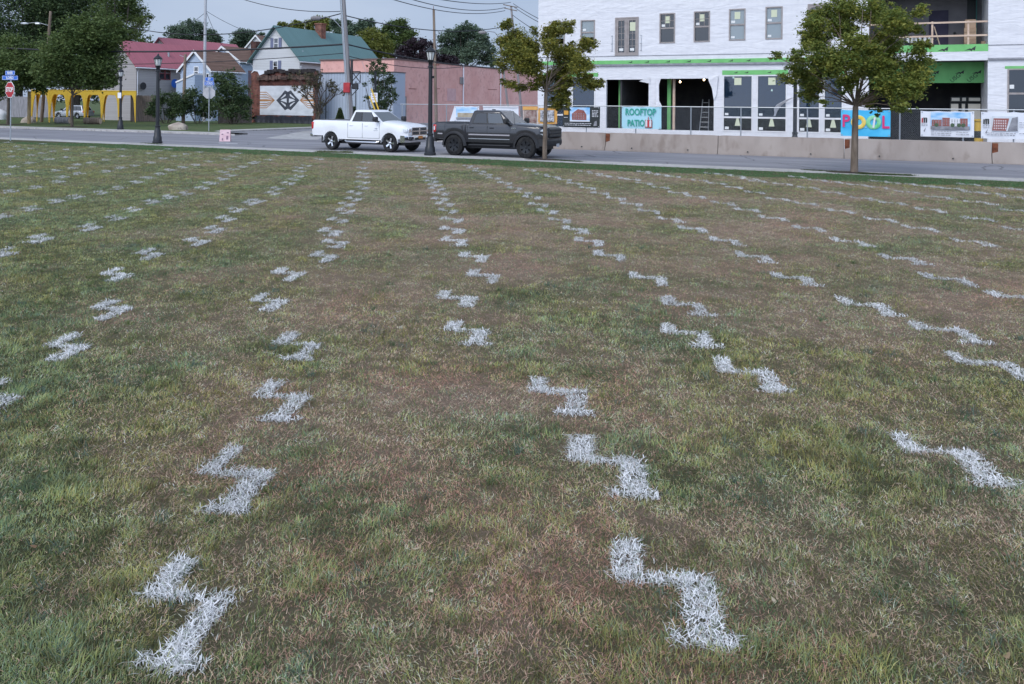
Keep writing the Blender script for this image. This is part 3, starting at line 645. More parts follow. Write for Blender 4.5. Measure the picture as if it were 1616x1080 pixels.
# green bands, ledge and fascia
BE = -.002
mb = MB()
for a, b_ in ((0.0, XR0),): mb.box(a, b_, -.05, BE, fz(99.3), fz(93.2))
for a, b_, c, d in ((858, 944, 113.5, 120), (1140, 1244, 111.5, 118.6), (1258, 1333, 111.5, 118.6), (1586, 1655, 109.5, 113)): mb.box(fx(a), fx(b_), -.022, BE, fz(d), fz(c))
mb.box(XR0, XR1, -.06, .3, fz(88.5), fz(78.5))
mb.build('green_band', M['green'], apt)
mb = MB()
mb.box(0, XR0, -.13, BE, fz(102.3), fz(99.6)); mb.box(XR1, BW, -.13, BE, fz(100.5), fz(98))
mb.box(0, XR0, -.03, BE, fz(86.4), fz(85.7)); mb.box(XR1, BW, -.03, BE, fz(80.6), fz(79.6))
mb.build('ledge_flashing', noisy('grey_flashing', (.22,.22,.24), (.32,.32,.34), 4, .5), apt)
mb = MB(); mb.box(XR0, XR1, -.09, .3, fz(101), fz(88.7)); mb.build('balcony_fascia', M['wrap'], apt)
mb = MB(); mb.box(XR0+.002, XR1-.002, 1.7, 1.85, fz(131)-.0, fz(99)); mb.build('green_panel', M['green'], apt)
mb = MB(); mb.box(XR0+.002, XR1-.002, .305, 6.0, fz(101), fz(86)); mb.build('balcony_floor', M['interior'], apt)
# leaf marks and letters printed on the sheathing
def leaf_mark(x, z, s, y):
    mb = MB()
    mb.poly([(x-s, z-.28*s), (x-.15*s, z-.18*s), (x+.25*s, z-.42*s), (x+.35*s, z-.05*s), (x-.1*s, z+.12*s)], y, .006)
    mb.poly([(x+.15*s, z-.0*s), (x+.75*s, z-.3*s), (x+.9*s, z+.55*s), (x+.45*s, z+.25*s)], y-.003, .006)
    return mb
def stamp(x, z, s, y): leaf_mark(x, z, s, y).build('leaf_print', M['ink'], apt)
for px in (1488, 1531): stamp(fx(px), fz(85.2), .27, -.068)
for px in (1478, 1519, 1547):
    stamp(fx(px), fz(116), .24, 1.692); lettering('USG', .3, M['ink'], apt, fx(px-7), 1.695, fz(124), 'printed_letters', tilt=-math.radians(40))
for px in (915, 995, 1021, 1054, 1087, 1119, 1153, 1181): stamp(fx(px), fz(96.6), .15, -.057)
for px in (1161, 1178, 1214): stamp(fx(px), fz(115.2), .13, -.029)
# windows
FRAME = noisy('taupe_frame', (.27,.235,.22), (.34,.30,.285), 4, .55, world=False)
M['sticker'] = plain('pale_sticker', (.58,.60,.42), .6); M['tag'] = plain('white_tag', (.7,.7,.68), .6)
def rectframe(mb, x0, x1, z0, z1, t, y0, y1):
    mb.box(x0, x1, y0, y1, z1-t, z1); mb.box(x0, x1, y0, y1, z0, z0+t); mb.box(x0, x0+t, y0, y1, z0+t, z1-t); mb.box(x1-t, x1, y0, y1, z0+t, z1-t)
def sash_window(h, look, grid, open_=0.0):
    x0, x1, z0, z1 = h; mb = MB(); rectframe(mb, x0, x1, z0, z1, .07, -.035, .09)
    zm = (z0+z1)/2; mb.box(x0+.07, x1-.07, -.01, .08, zm-.045, zm+.045)
    if grid:
        for q in (1/3, 2/3): mb.box(x0+.07+(x1-x0-.14)*q-.012, x0+.07+(x1-x0-.14)*q+.012, .02, .05, zm+.045, z1-.07)
        mb.box(x0+.07, x1-.07, .022, .048, (zm+z1)/2-.012, (zm+z1)/2+.012)
    f = mb.build('window', FRAME, apt)
    gm = {'pale': M['paleglass'], 'dark': M['darkglass'], 'clear': M['paleglass']}[look]
    MB().box(x0+.07, x1-.07, .055, .067, zm+.045, z1-.07).build('upper_pane', gm, f)
    if look == 'pale': MB().box(x0+.07, x1-.07, .055, .067, zm-.32, zm-.045).build('lower_pane', gm, f)
    else: MB().box(x0+.07, x1-.07, .055, .067, z0+.07, zm-.045).build('lower_pane', gm, f)
    xm = (x0+x1)/2
    if look != 'pale': MB().box(xm-.16, xm+.16, .04, .05, z1-.6, z1-.18).build('sticker', M['sticker'], f)
    MB().box(x0+.12, x0+.34, .04, .05, zm+.1, zm+.24).build('tag', M['tag'], f)
    if look == 'clear': MB().box(x0+.12, x0+.32, .04, .05, z0+.14, z0+.26).build('tag', M['tag'], f)
for i, w in enumerate(wins):
    sash_window(hole(*w[1:5]), w[5], w[5] == 'dark')
for i, h in enumerate(up): sash_window(h, 'clear', False)
for d in doors:
    x0, x1, z0, z1 = hole(*d[1:5]); mb = MB(); rectframe(mb, x0, x1, z0, z1, .09, -.05, .1); xm = (x0+x1)/2; mb.box(xm-.035, xm+.035, -.05, .1, z0+.09, z1-.09)
    for a, b_ in ((x0+.09, xm-.035), (xm+.035, x1-.09)): rectframe(mb, a+.002, b_-.002, z0+.092, z1-.092, .11, -.03, .07)
    f = mb.build('balcony_door', FRAME, apt)
    for a, b_ in ((x0+.2, xm-.145), (xm+.145, x1-.2)):
        MB().box(a, b_, .02, .032, z0+.2, z1-.2).build('pane', M['darkglass'], f)
        gb = MB(); q = (a+b_)/2; gb.box(q-.012, q+.012, .004, .018, z0+.2, z1-.2)
        for t in (.2, .4, .6, .8): gb.box(a, b_, -.002, .003, z0+.2+(z1-z0-.4)*t-.012, z0+.2+(z1-z0-.4)*t+.012)
        gb.build('glazing_bars', FRAME, f)
        MB().box(q-.13, q+.13, -.016, -.008, z0+.3, z0+.46).build('tag', M['tag'], f)
    MB().box(xm+.2, xm+.55, -.02, -.01, z1-.85, z1-.32).build('sticker', M['sticker'], f)
    x2, x3 = x0-.18, x1+.18
    for x_ in (x2, x3):
        bk = MB(); bk.tube([(x_, -.05, z0+.3), (x_, -.05, z0+1.25)], .012, 6)
        for zz in (z0+.3, z0+.75, z0+1.25): bk.tube([(x_-.1, -.01, zz), (x_+.04, -.05, zz)], .012, 6)
        bk.build('railing_bracket', M['steel'], f)
WF = noisy('white_frame', (.66,.64,.64), (.74,.73,.73), 3, .5, world=False)
for i, s_ in enumerate(shops):
    x0, x1, z0, z1 = hole(*s_); mb = MB(); rectframe(mb, x0, x1, z0, z1, .07, -.03, .1); zm = fz(185) if i < 6 else fz(147)
    mb.box(x0+.07, x1-.07, -.02, .09, zm-.05, zm+.05)
    f = mb.build('shop_window', WF if i < 6 else FRAME, apt)
    MB().box(x0+.07, x1-.07, .04, .055, zm+.05, z1-.07).build('pane', M['shopglass'] if i < 6 else M['darkglass'], f)
    MB().box(x0+.07, x1-.07, .04, .055, z0+.07, zm-.05).build('pane', M['shopglass'] if i in (0, 1) else M['darkglass'], f)
    if i >= 2:
        xm = (x0+x1)/2
        if i in (2, 3): MB().box(xm-.2, xm+.2, .02, .03, z1-.58, z1-.16).build('sticker', M['sticker'], f)
        if i < 6:
            MB().box(x0+.13, x0+.36, .02, .03, z0+.12, z0+.27).build('tag', M['tag'], f)
            MB().box(x0+.13, x0+.33, .02, .03, zm+.12, zm+.25).build('tag', M['tag'], f)
            MB().poly([(xm-.16, z0+.33), (xm+.16, z0+.33), (xm+.05, z0+.83), (xm-.05, z0+.83)], .02, .01).build('hang_tag', M['sticker'], f)
        else: MB().box(x0+.1, x0+.3, .02, .03, zm+.25, zm+.45).build('tag', M['tag'], f)
# torn wrap: loose flaps at the openings, a long strip hanging by the glass
def flap(pts, t=.012): return MB().slab([(fx(a, b_), -.06-.05*(i % 2), fz(b_)) for i, (a, b_) in enumerate(pts)], (0, -t, 0))
mb = MB()
rows = []
for i in range(15):
    t = i/14; px = 1262-42*t+4*math.sin(t*7); py = 148+34*t**1.5; w_ = .05+.22*math.sin(math.pi*min(1, t*1.15))**.8
    rows.append([(fx(px, py)-w_, -.10-.20*math.sin(3*t), fz(py)-.25*w_), (fx(px, py)+w_, -.06-.12*math.sin(5*t), fz(py)+.5*w_), (fx(px, py)+w_, -.075-.12*math.sin(5*t), fz(py)+.5*w_-.01), (fx(px, py)-w_, -.115-.20*math.sin(3*t), fz(py)-.25*w_-.01)])
mb.loft(rows, True, True); mb.build('torn_wrap', M['wrap'], apt, 60)
for a in ([(1118, 122), (1134, 119), (1131, 150), (1127, 158), (1124, 140), (1119, 128)], [(1009, 128), (1026, 121), (1026, 132)], [(1036, 123), (1044, 123), (1040, 135), (1041, 160), (1045, 168), (1036, 170)]): flap(a).build('torn_wrap', M['wrap'], apt)
# studs and bulbs inside the open bays
mb = MB()
for px, w_ in ((969, .3), (1047, .22)): mb.box(fx(px), fx(px)+w_, 1.0, 1.25, .13, ZF2-.37)
mb.build('green_column', M['green'], apt)
MB().box(fx(1057), fx(1057)+.14, .8, .95, .13, ZF2-.37).build('stud', M['lumber'], apt)
for px, py, d in ((1060, 127.5, 2.2), (1097, 123.8, 2.6), (1211, 141.5, 2.0), (1234, 123.5, 1.6), (1150, 121, 1.6), (1609, 134, 2.5)):
    x_, z_ = fx(px, py), fz(py, px)
    b_ = MB().lathe([(.001, -.075), (.045, -.055), (.055, -.01), (.03, .05), (.001, .055)], 10, c=(x_, d, z_)).build('lit_bulb', M['bulb'], apt, 40)
    MB().tube([(x_, d, z_+.05), (x_, d, max(z_+.2, ZF2-.37))], .01, 5).build('cord', M['wire'], b_)
# balcony room: back wall, doors, rail
zb = fz(86)
bk = MB(); bk.box(XR0+.005, XR1-.005, 3.25, 3.4, zb+.01, zb+6.0); bk.build('balcony_back_wall', M['drywall'], apt)
MB().box(XR0+.003, XR1-.003, .3, 3.24, zb+3.25, zb+3.45).build('balcony_ceiling', M['drywall'], apt)
def bx3(px0, px1, y0, y1, z0, z1, y_ref):
    """x range seen through two picture columns at depth y_ref behind the facade"""
    f_ = lambda px: pv(px, 50, VB+y_ref)[0]-UL
    return f_(px0), f_(px1), y0, y1, z0, z1
d_ = MB().box(*bx3(1466, 1496.5, 3.19, 3.245, zb+.02, zb+2.45, 3.2)).build('panel_door', noisy('violet_door', (.035,.03,.055), (.05,.042,.075), 2, .6), apt)
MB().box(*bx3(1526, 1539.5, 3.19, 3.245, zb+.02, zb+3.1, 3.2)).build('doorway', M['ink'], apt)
MB().box(*bx3(1539.8, 1541.3, 3.1, 3.24, zb+.02, zb+3.1, 3.2)).build('door_post', plain('teal_post', (.05,.2,.18), .6), apt)
MB().lathe([(.001, -.03), (.07, -.02), (.07, .02), (.001, .03)], 12, 'y', (pv(1506.5, 50, VB+3.2)[0]-UL, 3.2, zb+1.15)).build('outlet_box', M['ink'], apt)
rl = MB(); y0, y1 = -.0, .04
zr = zb+.03
for t in (fz(47), fz(66)): rl.box(XR0+.02, XR1-.02, .05, .09, t-.045, t+.045)
for px in (1405, 1471, 1528): rl.box(fx(px)-.045, fx(px)+.045, .095, .16, zr, fz(45))
rl.build('guard_rail', M['lumber'], apt)
MB().tube([(fx(1474), .2, fz(52)), (fx(1487), .75, zr)], .035, 4).build('rail_brace', M['lumber'], apt)
CARD = noisy('cardboard', (.36,.25,.17), (.44,.31,.22), 3, .85, world=False)
def carton(px0, px1, y0, dep, z0, h, lab):
    a, b_, *_ = bx3(px0, px1, 0, 0, 0, 0, y0); w_ = b_-a; u_, v_ = toXY(UL+(a+b_)/2, VB+y0+dep/2)
    t = thing('carton', lab, 'box', (u_, v_, z0), ROT+random.uniform(-.06, .06), 'cartons on the balcony')
    MB().box(-w_/2, w_/2, -dep/2, dep/2, 0, h).build('box_body', CARD, t)
    MB().box(-.04, .04, -dep/2-.003, dep/2, h, h+.004).build('tape', noisy('parcel_tape', (.30,.2,.12), (.34,.24,.15), 3, .4), t)
    fl_ = MB(); fl_.box(-w_/2-.002, w_/2+.002, -dep/2-.004, -dep/2-.001, h*.62, h*.64); fl_.build('seam', M['ink'], t)
carton(1522, 1541, 1.4, .6, zb+.01, .62, 'brown carton at the bottom of the balcony stack')
carton(1522, 1541, 1.45, .55, zb+.64, .62, 'brown carton in the middle of the balcony stack')
carton(1523, 1540, 1.5, .5, zb+1.27, .45, 'brown carton on top of the balcony stack')
carton(1549, 1562, 1.2, .5, zb+.01, .5, 'small brown carton beside the right balcony pier')
carton(1479, 1492, .9, .4, zb+.01, .14, 'low flat carton lying behind the lumber rail')
for i, (a, lab) in enumerate(((1428, 'white jugs in a dark crate, left crate on the balcony'), (1440, 'white jugs in a dark crate, middle crate on the balcony'), (1455, 'white jugs in a dark crate, right crate by the rail post'))):
    x_ = pv(a, 70, VB+1.0)[0]; X_, Y_ = toXY(x_+.25, VB+1.0)
    t = thing('crate', lab, 'crate', (X_, Y_, zb+.01), ROT, 'crates on the balcony')
    for q in (0, .45):
        cb = MB(); rectframe(cb, -.25, .25, q, q+.42, .03, -.2, -.17); rectframe(cb, -.25, .25, q, q+.42, .03, .17, .2); cb.box(-.25, .25, -.168, .168, q, q+.03); cb.box(-.25, -.22, -.168, .168, q+.39, q+.42); cb.box(.22, .25, -.168, .168, q+.39, q+.42); cb.build('crate_tier', M['ink'], t)
        for j in (-.11, .11): MB().lathe([(.08, 0), (.085, .05), (.085, .22), (.035, .29), (.03, .33)], 10, c=(j, 0, q+.032)).build('jug', M['tag'], t, 40)
# ground floor behind the balcony: stacked window units, ladder
def unit(px0, px1, py0, py1, dep, lab, pane):
    a, b_ = (pv(p, 160, VB+dep)[0] for p in (px0, px1)); z1, z0 = (pv(px0, p, VB+dep)[1] for p in (py0, py1))
    X_, Y_ = toXY((a+b_)/2, VB+dep); t = thing('window_unit', lab, 'window', (X_, Y_, z0), ROT, 'window units stored on the ground floor'); w_ = (b_-a)/2
    m_ = MB(); rectframe(m_, -w_, w_, 0, z1-z0, .05, -.05, .05); m_.build('unit_frame', M['ink'], t); MB().box(-w_+.05, w_-.05, -.01, .01, .05, z1-z0-.05).build('unit_pane', pane, t)
PAPER = plain('cream_paper', (.62,.58,.5), .7)
unit(1500, 1516, 153, 161, 3.0, 'cream panelled window unit, top left of the stored stack', PAPER)
unit(1516.5, 1526, 153, 161, 3.05, 'narrow cream window unit, top middle of the stored stack', PAPER)
unit(1527, 1548.5, 153, 161, 3.0, 'wide cream window unit, top right of the stored stack', PAPER)
unit(1499, 1514, 162.5, 200, 2.95, 'tall cream window unit, lower left of the stored stack', PAPER)
unit(1516, 1524.5, 162.5, 200, 2.9, 'narrow tall window unit, lower middle of the stored stack', PAPER)
unit(1526, 1549, 162.5, 200, 2.95, 'wide cream window unit, lower right of the stored stack', PAPER)
X_, Y_ = toXY(pv(1545, 168, VB+2.0)[0], VB+2.0)
t = thing('cable_drum', 'yellow drum standing before the stored window units', 'drum', (X_, Y_, .125), ROT)
MB().lathe([(.02, 0), (.30, .0), (.30, .06), (.22, .08), (.22, 1.5), (.30, 1.52), (.30, 1.6), (.02, 1.62)], 16).build('drum_shell', M['yellowplastic'], t, 40)
MB().lathe([(.235, .6), (.24, .62), (.24, .95), (.235, .97)], 16).build('drum_band', M['ink'], t)
X_, Y_ = toXY(pv(1112, 180, VB+1.6)[0], VB+1.6)
t = thing('step_ladder', 'grey ladder leaning inside the wide open bay', 'ladder', (X_, Y_, .125), ROT)
for s_ in (-.24, .24): MB().tube([(s_*1.25, -.4, 0), (s_*.8, .35, 2.6)], .03, 6).build('rail', M['steel'], t)
for i in range(8):
    q = .3+.3*i; s_ = .24*(1.25-.45*q/2.6); MB().tube([(-s_, -.4+.75*q/2.6, q), (s_, -.4+.75*q/2.6, q)], .018, 6).build('rung', M['steel'], t)
# ------------------------------------------------------------------ jersey barriers along the building
VBAR = guv(1250, 248, ROAD)[1]
ubar = [-24.6, -18.7] + [pv(px, 240, VBAR)[0] for px in (954, 1132, 1332, 1566)]
ubar.append(ubar[-1]+5.8)
BAR = [('concrete barrier hidden behind the dark pickup', ), ('stained concrete barrier below the black building banner',), ('concrete barrier below the rooftop patio banner',), ('concrete barrier below the two tall shop windows',), ('concrete barrier below the pool banner and white banner, rust streaked',), ('concrete barrier at the right edge of the photo',)]
for i in range(1, 6):
    w_ = ubar[i+1]-ubar[i]-.03; t = rthing('jersey_barrier', BAR[i][0], 'barrier', (ubar[i]+ubar[i+1])/2, VBAR+.3, ROAD, 'concrete barriers in front of the building')
    prof = [(-.30, 0), (-.30, .08), (-.16, .33), (-.10, .93), (-.085, .95), (.085, .95), (.10, .93), (.16, .33), (.30, .08), (.30, 0)]
    n = 24; rings = []
    for k_ in range(n+1):
        x = -w_/2+w_*k_/n; e = .0 if 0 < k_ < n else .015
        rings.append([(x, y*(1-e*3), z*(1-e)+random.uniform(-.004, .004)) for y, z in prof])
    mb = MB(); mb.loft(rings, True, True); mb.build('barrier_body', M['barrier'], t, 35)
    if i != 3: MB().box(-w_/2-.0, -w_/2+.22, -.14, -.085, .42, .90).slab([(-w_/2+.0, -.135, .42), (-w_/2+.22, -.135, .42), (-w_/2+.1, -.15, .18)], (0, .02, 0)).build('rust_plate', M['rust'], t)
    for q in (-w_/4, w_/4): MB().lathe([(.001, -.35), (.03, -.35), (.03, -.26), (.001, -.26)], 8, 'y', (q, 0, .18)).build('lifting_slot', M['ink'], t)
for px, s_, lab in ((1374, .34, 'small tar lump at the foot of the barriers, left of the pair'), (1397, .48, 'larger tar lump at the foot of the barriers, right of the pair')):
    p = g(px, 251.0, ROAD); t = thing('sandbag', lab.replace('tar lump', 'black sandbag'), 'sandbag', p, ROT)
    mb = MB(); mb.lathe([(.01, 0), (s_, 0), (s_*1.03, .05), (s_*.8, .11), (s_*.4, .14), (.01, .145)], 14); q = mb.build('bag', M['mulch'], t, 60); q.scale = (1, .5, 1)
    MB().lathe([(.05, 0), (.03, .06), (.06, .1)], 8, c=(s_*.6, 0, .08)).build('tied_end', M['ink'], t)

# ------------------------------------------------------------------ chain link fence
VFEN = VBAR + .85
ZT = 2.28
ua, ub = pv(632, 168, VFEN)[0], 9.0
fe = rthing('chain_link_fence', 'long chain link fence with galvanised posts behind the barriers', 'fence', ua, VFEN)
Lf = ub-ua
MB().tube([(0, 0, ZT), (Lf, 0, ZT)], .024, 8).build('top_rail', M['steel'], fe)
posts = sorted([pv(px, 190, VFEN)[0]-ua for px in (634, 704, 775, 925, 1003, 1090, 1169, 1274, 1420, 1520, 1600)])
for q in posts: MB().tube([(q, .05, -.02), (q, .05, ZT+.03)], .032, 8).build('post', M['steel'], fe)
mb = MB(); pitch = .085; hgt = ZT-.08; n = int((Lf+hgt)/pitch)
for i in range(n):
    x0 = -hgt+i*pitch
    for sgn in (1, -1):
        a, b_ = (x0, x0+hgt) if sgn > 0 else (x0+hgt, x0)
        z0_, z1_ = .06, ZT-.02
        if a < 0 or b_ < 0 or a > Lf or b_ > Lf:
            lo, hi = 0, 1
            for lim, side in ((0, 1), (Lf, -1)):
                t0 = (lim-a)/(b_-a)
                if (b_-a)*side > 0: lo = max(lo, t0)
                else: hi = min(hi, t0)
            if hi-lo < .02: continue
        else: lo, hi = 0, 1
        mb.tube([(a+(b_-a)*lo, -.03+.003*sgn, z0_+(z1_-z0_)*lo), (a+(b_-a)*hi, -.03+.003*sgn, z0_+(z1_-z0_)*hi)], .0022, 3, False)
mb.build('wire_mesh', M['steel'], fe)

# ------------------------------------------------------------------ banners tied to the fence
def banner(px0, px1, py0, py1, lab, mat, name='banner', lean=0.0):
    u0, z1 = pv(px0, py0, VFEN-.1); u1, _ = pv(px1, py0, VFEN-.1); z0 = pv((px0+px1)/2, py1, VFEN-.1)[1]; z1 = pv((px0+px1)/2, py0, VFEN-.1)[1]
    w_, h_ = u1-u0, z1-z0; t = rthing(name, lab, 'banner', (u0+u1)/2, VFEN-.09, z0)
    n, m_ = 14, 7; rings = []
    ph_ = random.uniform(0, 6); f_ = lambda x, z: .03*math.sin(7*x/w_+2.2*z+ph_)+.018*math.sin(19*x/w_-4*z+ph_)
    mb = MB(); vs = []; fs = []
    for k_ in range(2):
        for i in range(n+1):
            for j in range(m_+1):
                x, z = -w_/2+w_*i/n, h_*j/m_
                vs.append((x+lean*(1-j/m_)*(-1 if i < n/2 else 0), f_(x, z)*.5+.03+.012*k_, z-(.03*math.sin(math.pi*(i/n*3 % 1))*(j == m_))))
    for k_ in range(2):
        for i in range(n):
            for j in range(m_):
                b_ = k_*(n+1)*(m_+1)+i*(m_+1)+j; q = (b_, b_+m_+1, b_+m_+2, b_+1); fs.append(q if k_ == 0 else q[::-1])
    mb.add(vs, fs); o = mb.build('vinyl_sheet', mat, t, 60)
    for x in (-w_/2+.06, w_/2-.06):
        for z in (.06, h_-.06): MB().lathe([(.012, -.02), (.03, -.02), (.03, -.012), (.012, -.012)], 8, 'y', (x, 0, z)).build('eyelet', M['steel'], t)
    return t, w_, h_
YB = -.026                                        # printed layers lie just proud of the vinyl
def panel(t, nm, mat, x0, x1, z0, z1, y=YB, th=.006): return MB().box(x0, x1, y, y+th, z0, z1).build(nm, mat, t)
def shape(t, nm, mat, pts, y=YB-.008, th=.006): return MB().poly(pts, y, th).build(nm, mat, t)
def skymat(nm, a, b_):
    return noisy(nm, a, b_, 1.6, .5, world=False, stretch=(1, 1, 2.5))
PSKY = skymat('printed_sky', (.16,.42,.72), (.6,.72,.82))
PBRICK = noisy('printed_brick', (.22,.07,.06), (.34,.13,.11), 5, .6, world=False)
PGREY = noisy('printed_grey', (.16,.16,.18), (.3,.3,.32), 4, .6, world=False)
PWHITE = plain('printed_white', (.68,.68,.7), .5); PTREE = plain('printed_green', (.06,.10,.05), .6)
def lines(t, mat, x0, x1, zs, h=.03, seed=1):
    r = random.Random(seed); mb = MB()
    for z in zs:
        x = x0
        while x < x1-.05:
            l = r.uniform(.05, .16); mb.box(x, min(x1, x+l), YB-.004, YB+.002, z, z+h*r.uniform(.6, 1)); x += l+.03
    return mb.build('small_print', mat, t)
# black banner with the building picture
t, w_, h_ = banner(888, 946.5, 168.5, 201.5, 'black banner with a picture of a brick building, left of rooftop patio', M['ink'])
panel(t, 'printed_picture', PSKY, -.30*w_, .24*w_, .28*h_, .96*h_)
shape(t, 'picture_building', PBRICK, [(-.24*w_, .36*h_), (-.24*w_, .66*h_), (-.08*w_, .88*h_), (.08*w_, .82*h_), (.15*w_, .62*h_), (.15*w_, .36*h_)])
mb = MB()
for i in range(4):
    for j in range(5): mb.box(-.2*w_+j*.065*w_, -.2*w_+j*.065*w_+.03*w_, YB-.013, YB-.009, .42*h_+i*.075*h_, .42*h_+i*.075*h_+.035*h_)
mb.build('picture_windows', PGREY, t)
panel(t, 'picture_ground', PWHITE, -.30*w_, .24*w_, .28*h_, .34*h_, YB-.006, .004)
panel(t, 'orange_panel', plain('printed_orange', (.62,.3,.04), .5), -.46*w_, -.34*w_, .60*h_, .80*h_)
lines(t, PWHITE, .30*w_, .46*w_, [h_*q for q in (.80, .73, .66, .59, .52)], .04, 3); lines(t, PWHITE, -.44*w_, .28*w_, [.18*h_, .10*h_], .035, 4); lines(t, PWHITE, -.46*w_, -.36*w_, [.46*h_], .03, 5)
shape(t, 'badge', PGREY, [(.34*w_, .08*h_), (.44*w_, .1*h_), (.42*w_, .34*h_), (.36*w_, .28*h_)])
# rooftop patio
t, w_, h_ = banner(981, 1043.5, 168.5, 203.5, 'pale blue banner lettered rooftop patio in green', plain('pale_blue_vinyl', (.40,.66,.74), .45))
TEAL = plain('teal_letters', (.03,.33,.25), .5)
lettering('ROOFTOP', .50, TEAL, t, -.02*w_, -.02, .74*h_, sx=.72, bold=.012); lettering('PATIO', .48, TEAL, t, -.13*w_, -.02, .24*h_, sx=.70, bold=.012)
panel(t, 'picture_crate', PBRICK, .10*w_, .28*w_, .05*h_, .40*h_, YB-.002)
for q, a in ((.135, .50), (.185, .54), (.235, .48)):
    shape(t, 'picture_bottle', PWHITE if q != .185 else plain('printed_red', (.5,.04,.05), .5), [(q*w_-.05, .1*h_), (q*w_+.05, .1*h_), (q*w_+.05, .34*h_), (q*w_+.018, .40*h_), (q*w_+.018, a*h_), (q*w_-.018, a*h_), (q*w_-.018, .40*h_), (q*w_-.05, .34*h_)])
shape(t, 'picture_flag', TEAL, [(.22*w_, .50*h_), (.27*w_, .46*h_), (.26*w_, .56*h_)])
# pool
t, w_, h_ = banner(1327, 1405.5, 173.5, 215.5, 'bright blue pool banner with swim rings behind the large street tree', noisy('pool_blue_vinyl', (.05,.42,.72), (.12,.55,.80), 1.2, .4, world=False))
PINK = plain('pink_letters', (.62,.03,.16), .5)
lettering('P', .84, PINK, t, -.395*w_, -.02, .55*h_, sx=.85, bold=.015); lettering('L', .84, PINK, t, .40*w_, -.02, .52*h_, sx=.85, bold=.015)
for q, ca, cb, hole_ in ((-.14, (.72,.50,.04), (.78,.6,.2), PSKY), (.165, (.12,.52,.2), (.3,.65,.4), PSKY)):
    MB().lathe([(.15, 0), (.20, -.018), (.28, -.02), (.33, 0), (.31, .006), (.16, .006), (.15, 0)], 26, 'y', (q*w_, YB+.0, .53*h_), False).build('swim_ring', noisy('ring_vinyl', ca, cb, 3, .4, world=False), t, 50)
shape(t, 'ring_stripe', PWHITE, [(.14*w_, .33*h_), (.18*w_, .33*h_), (.21*w_, .72*h_), (.17*w_, .72*h_)], YB-.032)
panel(t, 'surf_line', plain('printed_pale_blue', (.3,.62,.8), .5), -.02*w_, .03*w_, .33*h_, .36*h_)
# two white banners with brick buildings
def devbanner(px0, px1, py0, py1, lab, full):
    t, w_, h_ = banner(px0, px1, py0, py1, lab, M['offwhite'])
    lx = -.43*w_ if full else -.40*w_
    for a, c in ((0, M['red'] if full else M['ink']), (1, M['ink']), (2, M['ink'])): panel(t, 'logo_bar', c, lx-.11+a*.085, lx-.11+a*.085+.055, .54*h_, .72*h_)
    panel(t, 'logo_top', M['ink'], lx-.05, lx+.115, .70*h_, .735*h_, YB-.004); lines(t, PGREY, lx-.12, lx+.13, [.47*h_, .42*h_], .03, 8)
    shape(t, 'logo_bird', PGREY, [(lx-.03, .22*h_), (lx+.07, .36*h_), (lx+.03, .24*h_), (lx+.01, .18*h_)])
    return t, w_, h_
t, w_, h_ = devbanner(1453, 1537.5, 175.5, 216.5, 'white banner with a wide brick building picture, right of the pool banner', True)
panel(t, 'printed_picture', PSKY, -.31*w_, .43*w_, .30*h_, .95*h_); panel(t, 'picture_road', PGREY, -.31*w_, .42*w_, .28*h_, .42*h_, YB-.004)
for a, b_, c, d, mt in ((-.29, -.10, .42, .66, PBRICK), (-.09, .05, .42, .74, PBRICK), (.05, .24, .42, .72, PWHITE), (.24, .38, .42, .72, PBRICK)): panel(t, 'picture_building', mt, a*w_, b_*w_, c*h_, d*h_, YB-.008)
mb = MB()
for i in range(4):
    for j in range(13): mb.box(-.27*w_+j*.05*w_, -.27*w_+j*.05*w_+.022*w_, YB-.013, YB-.009, .46*h_+i*.06*h_, .46*h_+i*.06*h_+.03*h_)
mb.build('picture_windows', PGREY, t)
mb = MB()
for q in (-.2, .1, .22, .3): mb.lathe([(.02, -.004), (.09, -.003), (.09, .001), (.02, .002)], 8, 'y', (q*w_, YB-.018, .46*h_))
mb.build('picture_trees', PTREE, t)
lines(t, PGREY, -.3*w_, .08*w_, [.21*h_, .13*h_, .06*h_], .03, 6); lines(t, PGREY, .17*w_, .42*w_, [.19*h_, .10*h_], .03, 7)
t, w_, h_ = devbanner(1548.5, 1628, 177, 219.5, 'white banner with a corner view of a red building, rightmost', False)
panel(t, 'printed_picture', noisy('printed_haze', (.5,.55,.6), (.66,.68,.7), 2, .5, world=False), -.28*w_, .24*w_, .28*h_, .84*h_)
shape(t, 'picture_building', PBRICK, [(-.28*w_, .3*h_), (-.25*w_, .76*h_), (.06*w_, .76*h_), (.0*w_, .3*h_)])
shape(t, 'picture_street', PGREY, [(.03*w_, .29*h_), (.12*w_, .78*h_), (.23*w_, .82*h_), (.23*w_, .30*h_)])
mb = MB()
for i in range(4):
    for j in range(6): mb.box(-.245*w_+j*.045*w_, -.245*w_+j*.045*w_+.02*w_, YB-.019, YB-.015, .36*h_+i*.095*h_, .36*h_+i*.095*h_+.05*h_)
mb.build('picture_windows', PWHITE, t)
lines(t, PGREY, -.38*w_, .2*w_, [.2*h_, .13*h_], .03, 9); lines(t, PGREY, .26*w_, .45*w_, [.6*h_, .52*h_, .44*h_, .2*h_], .03, 10)
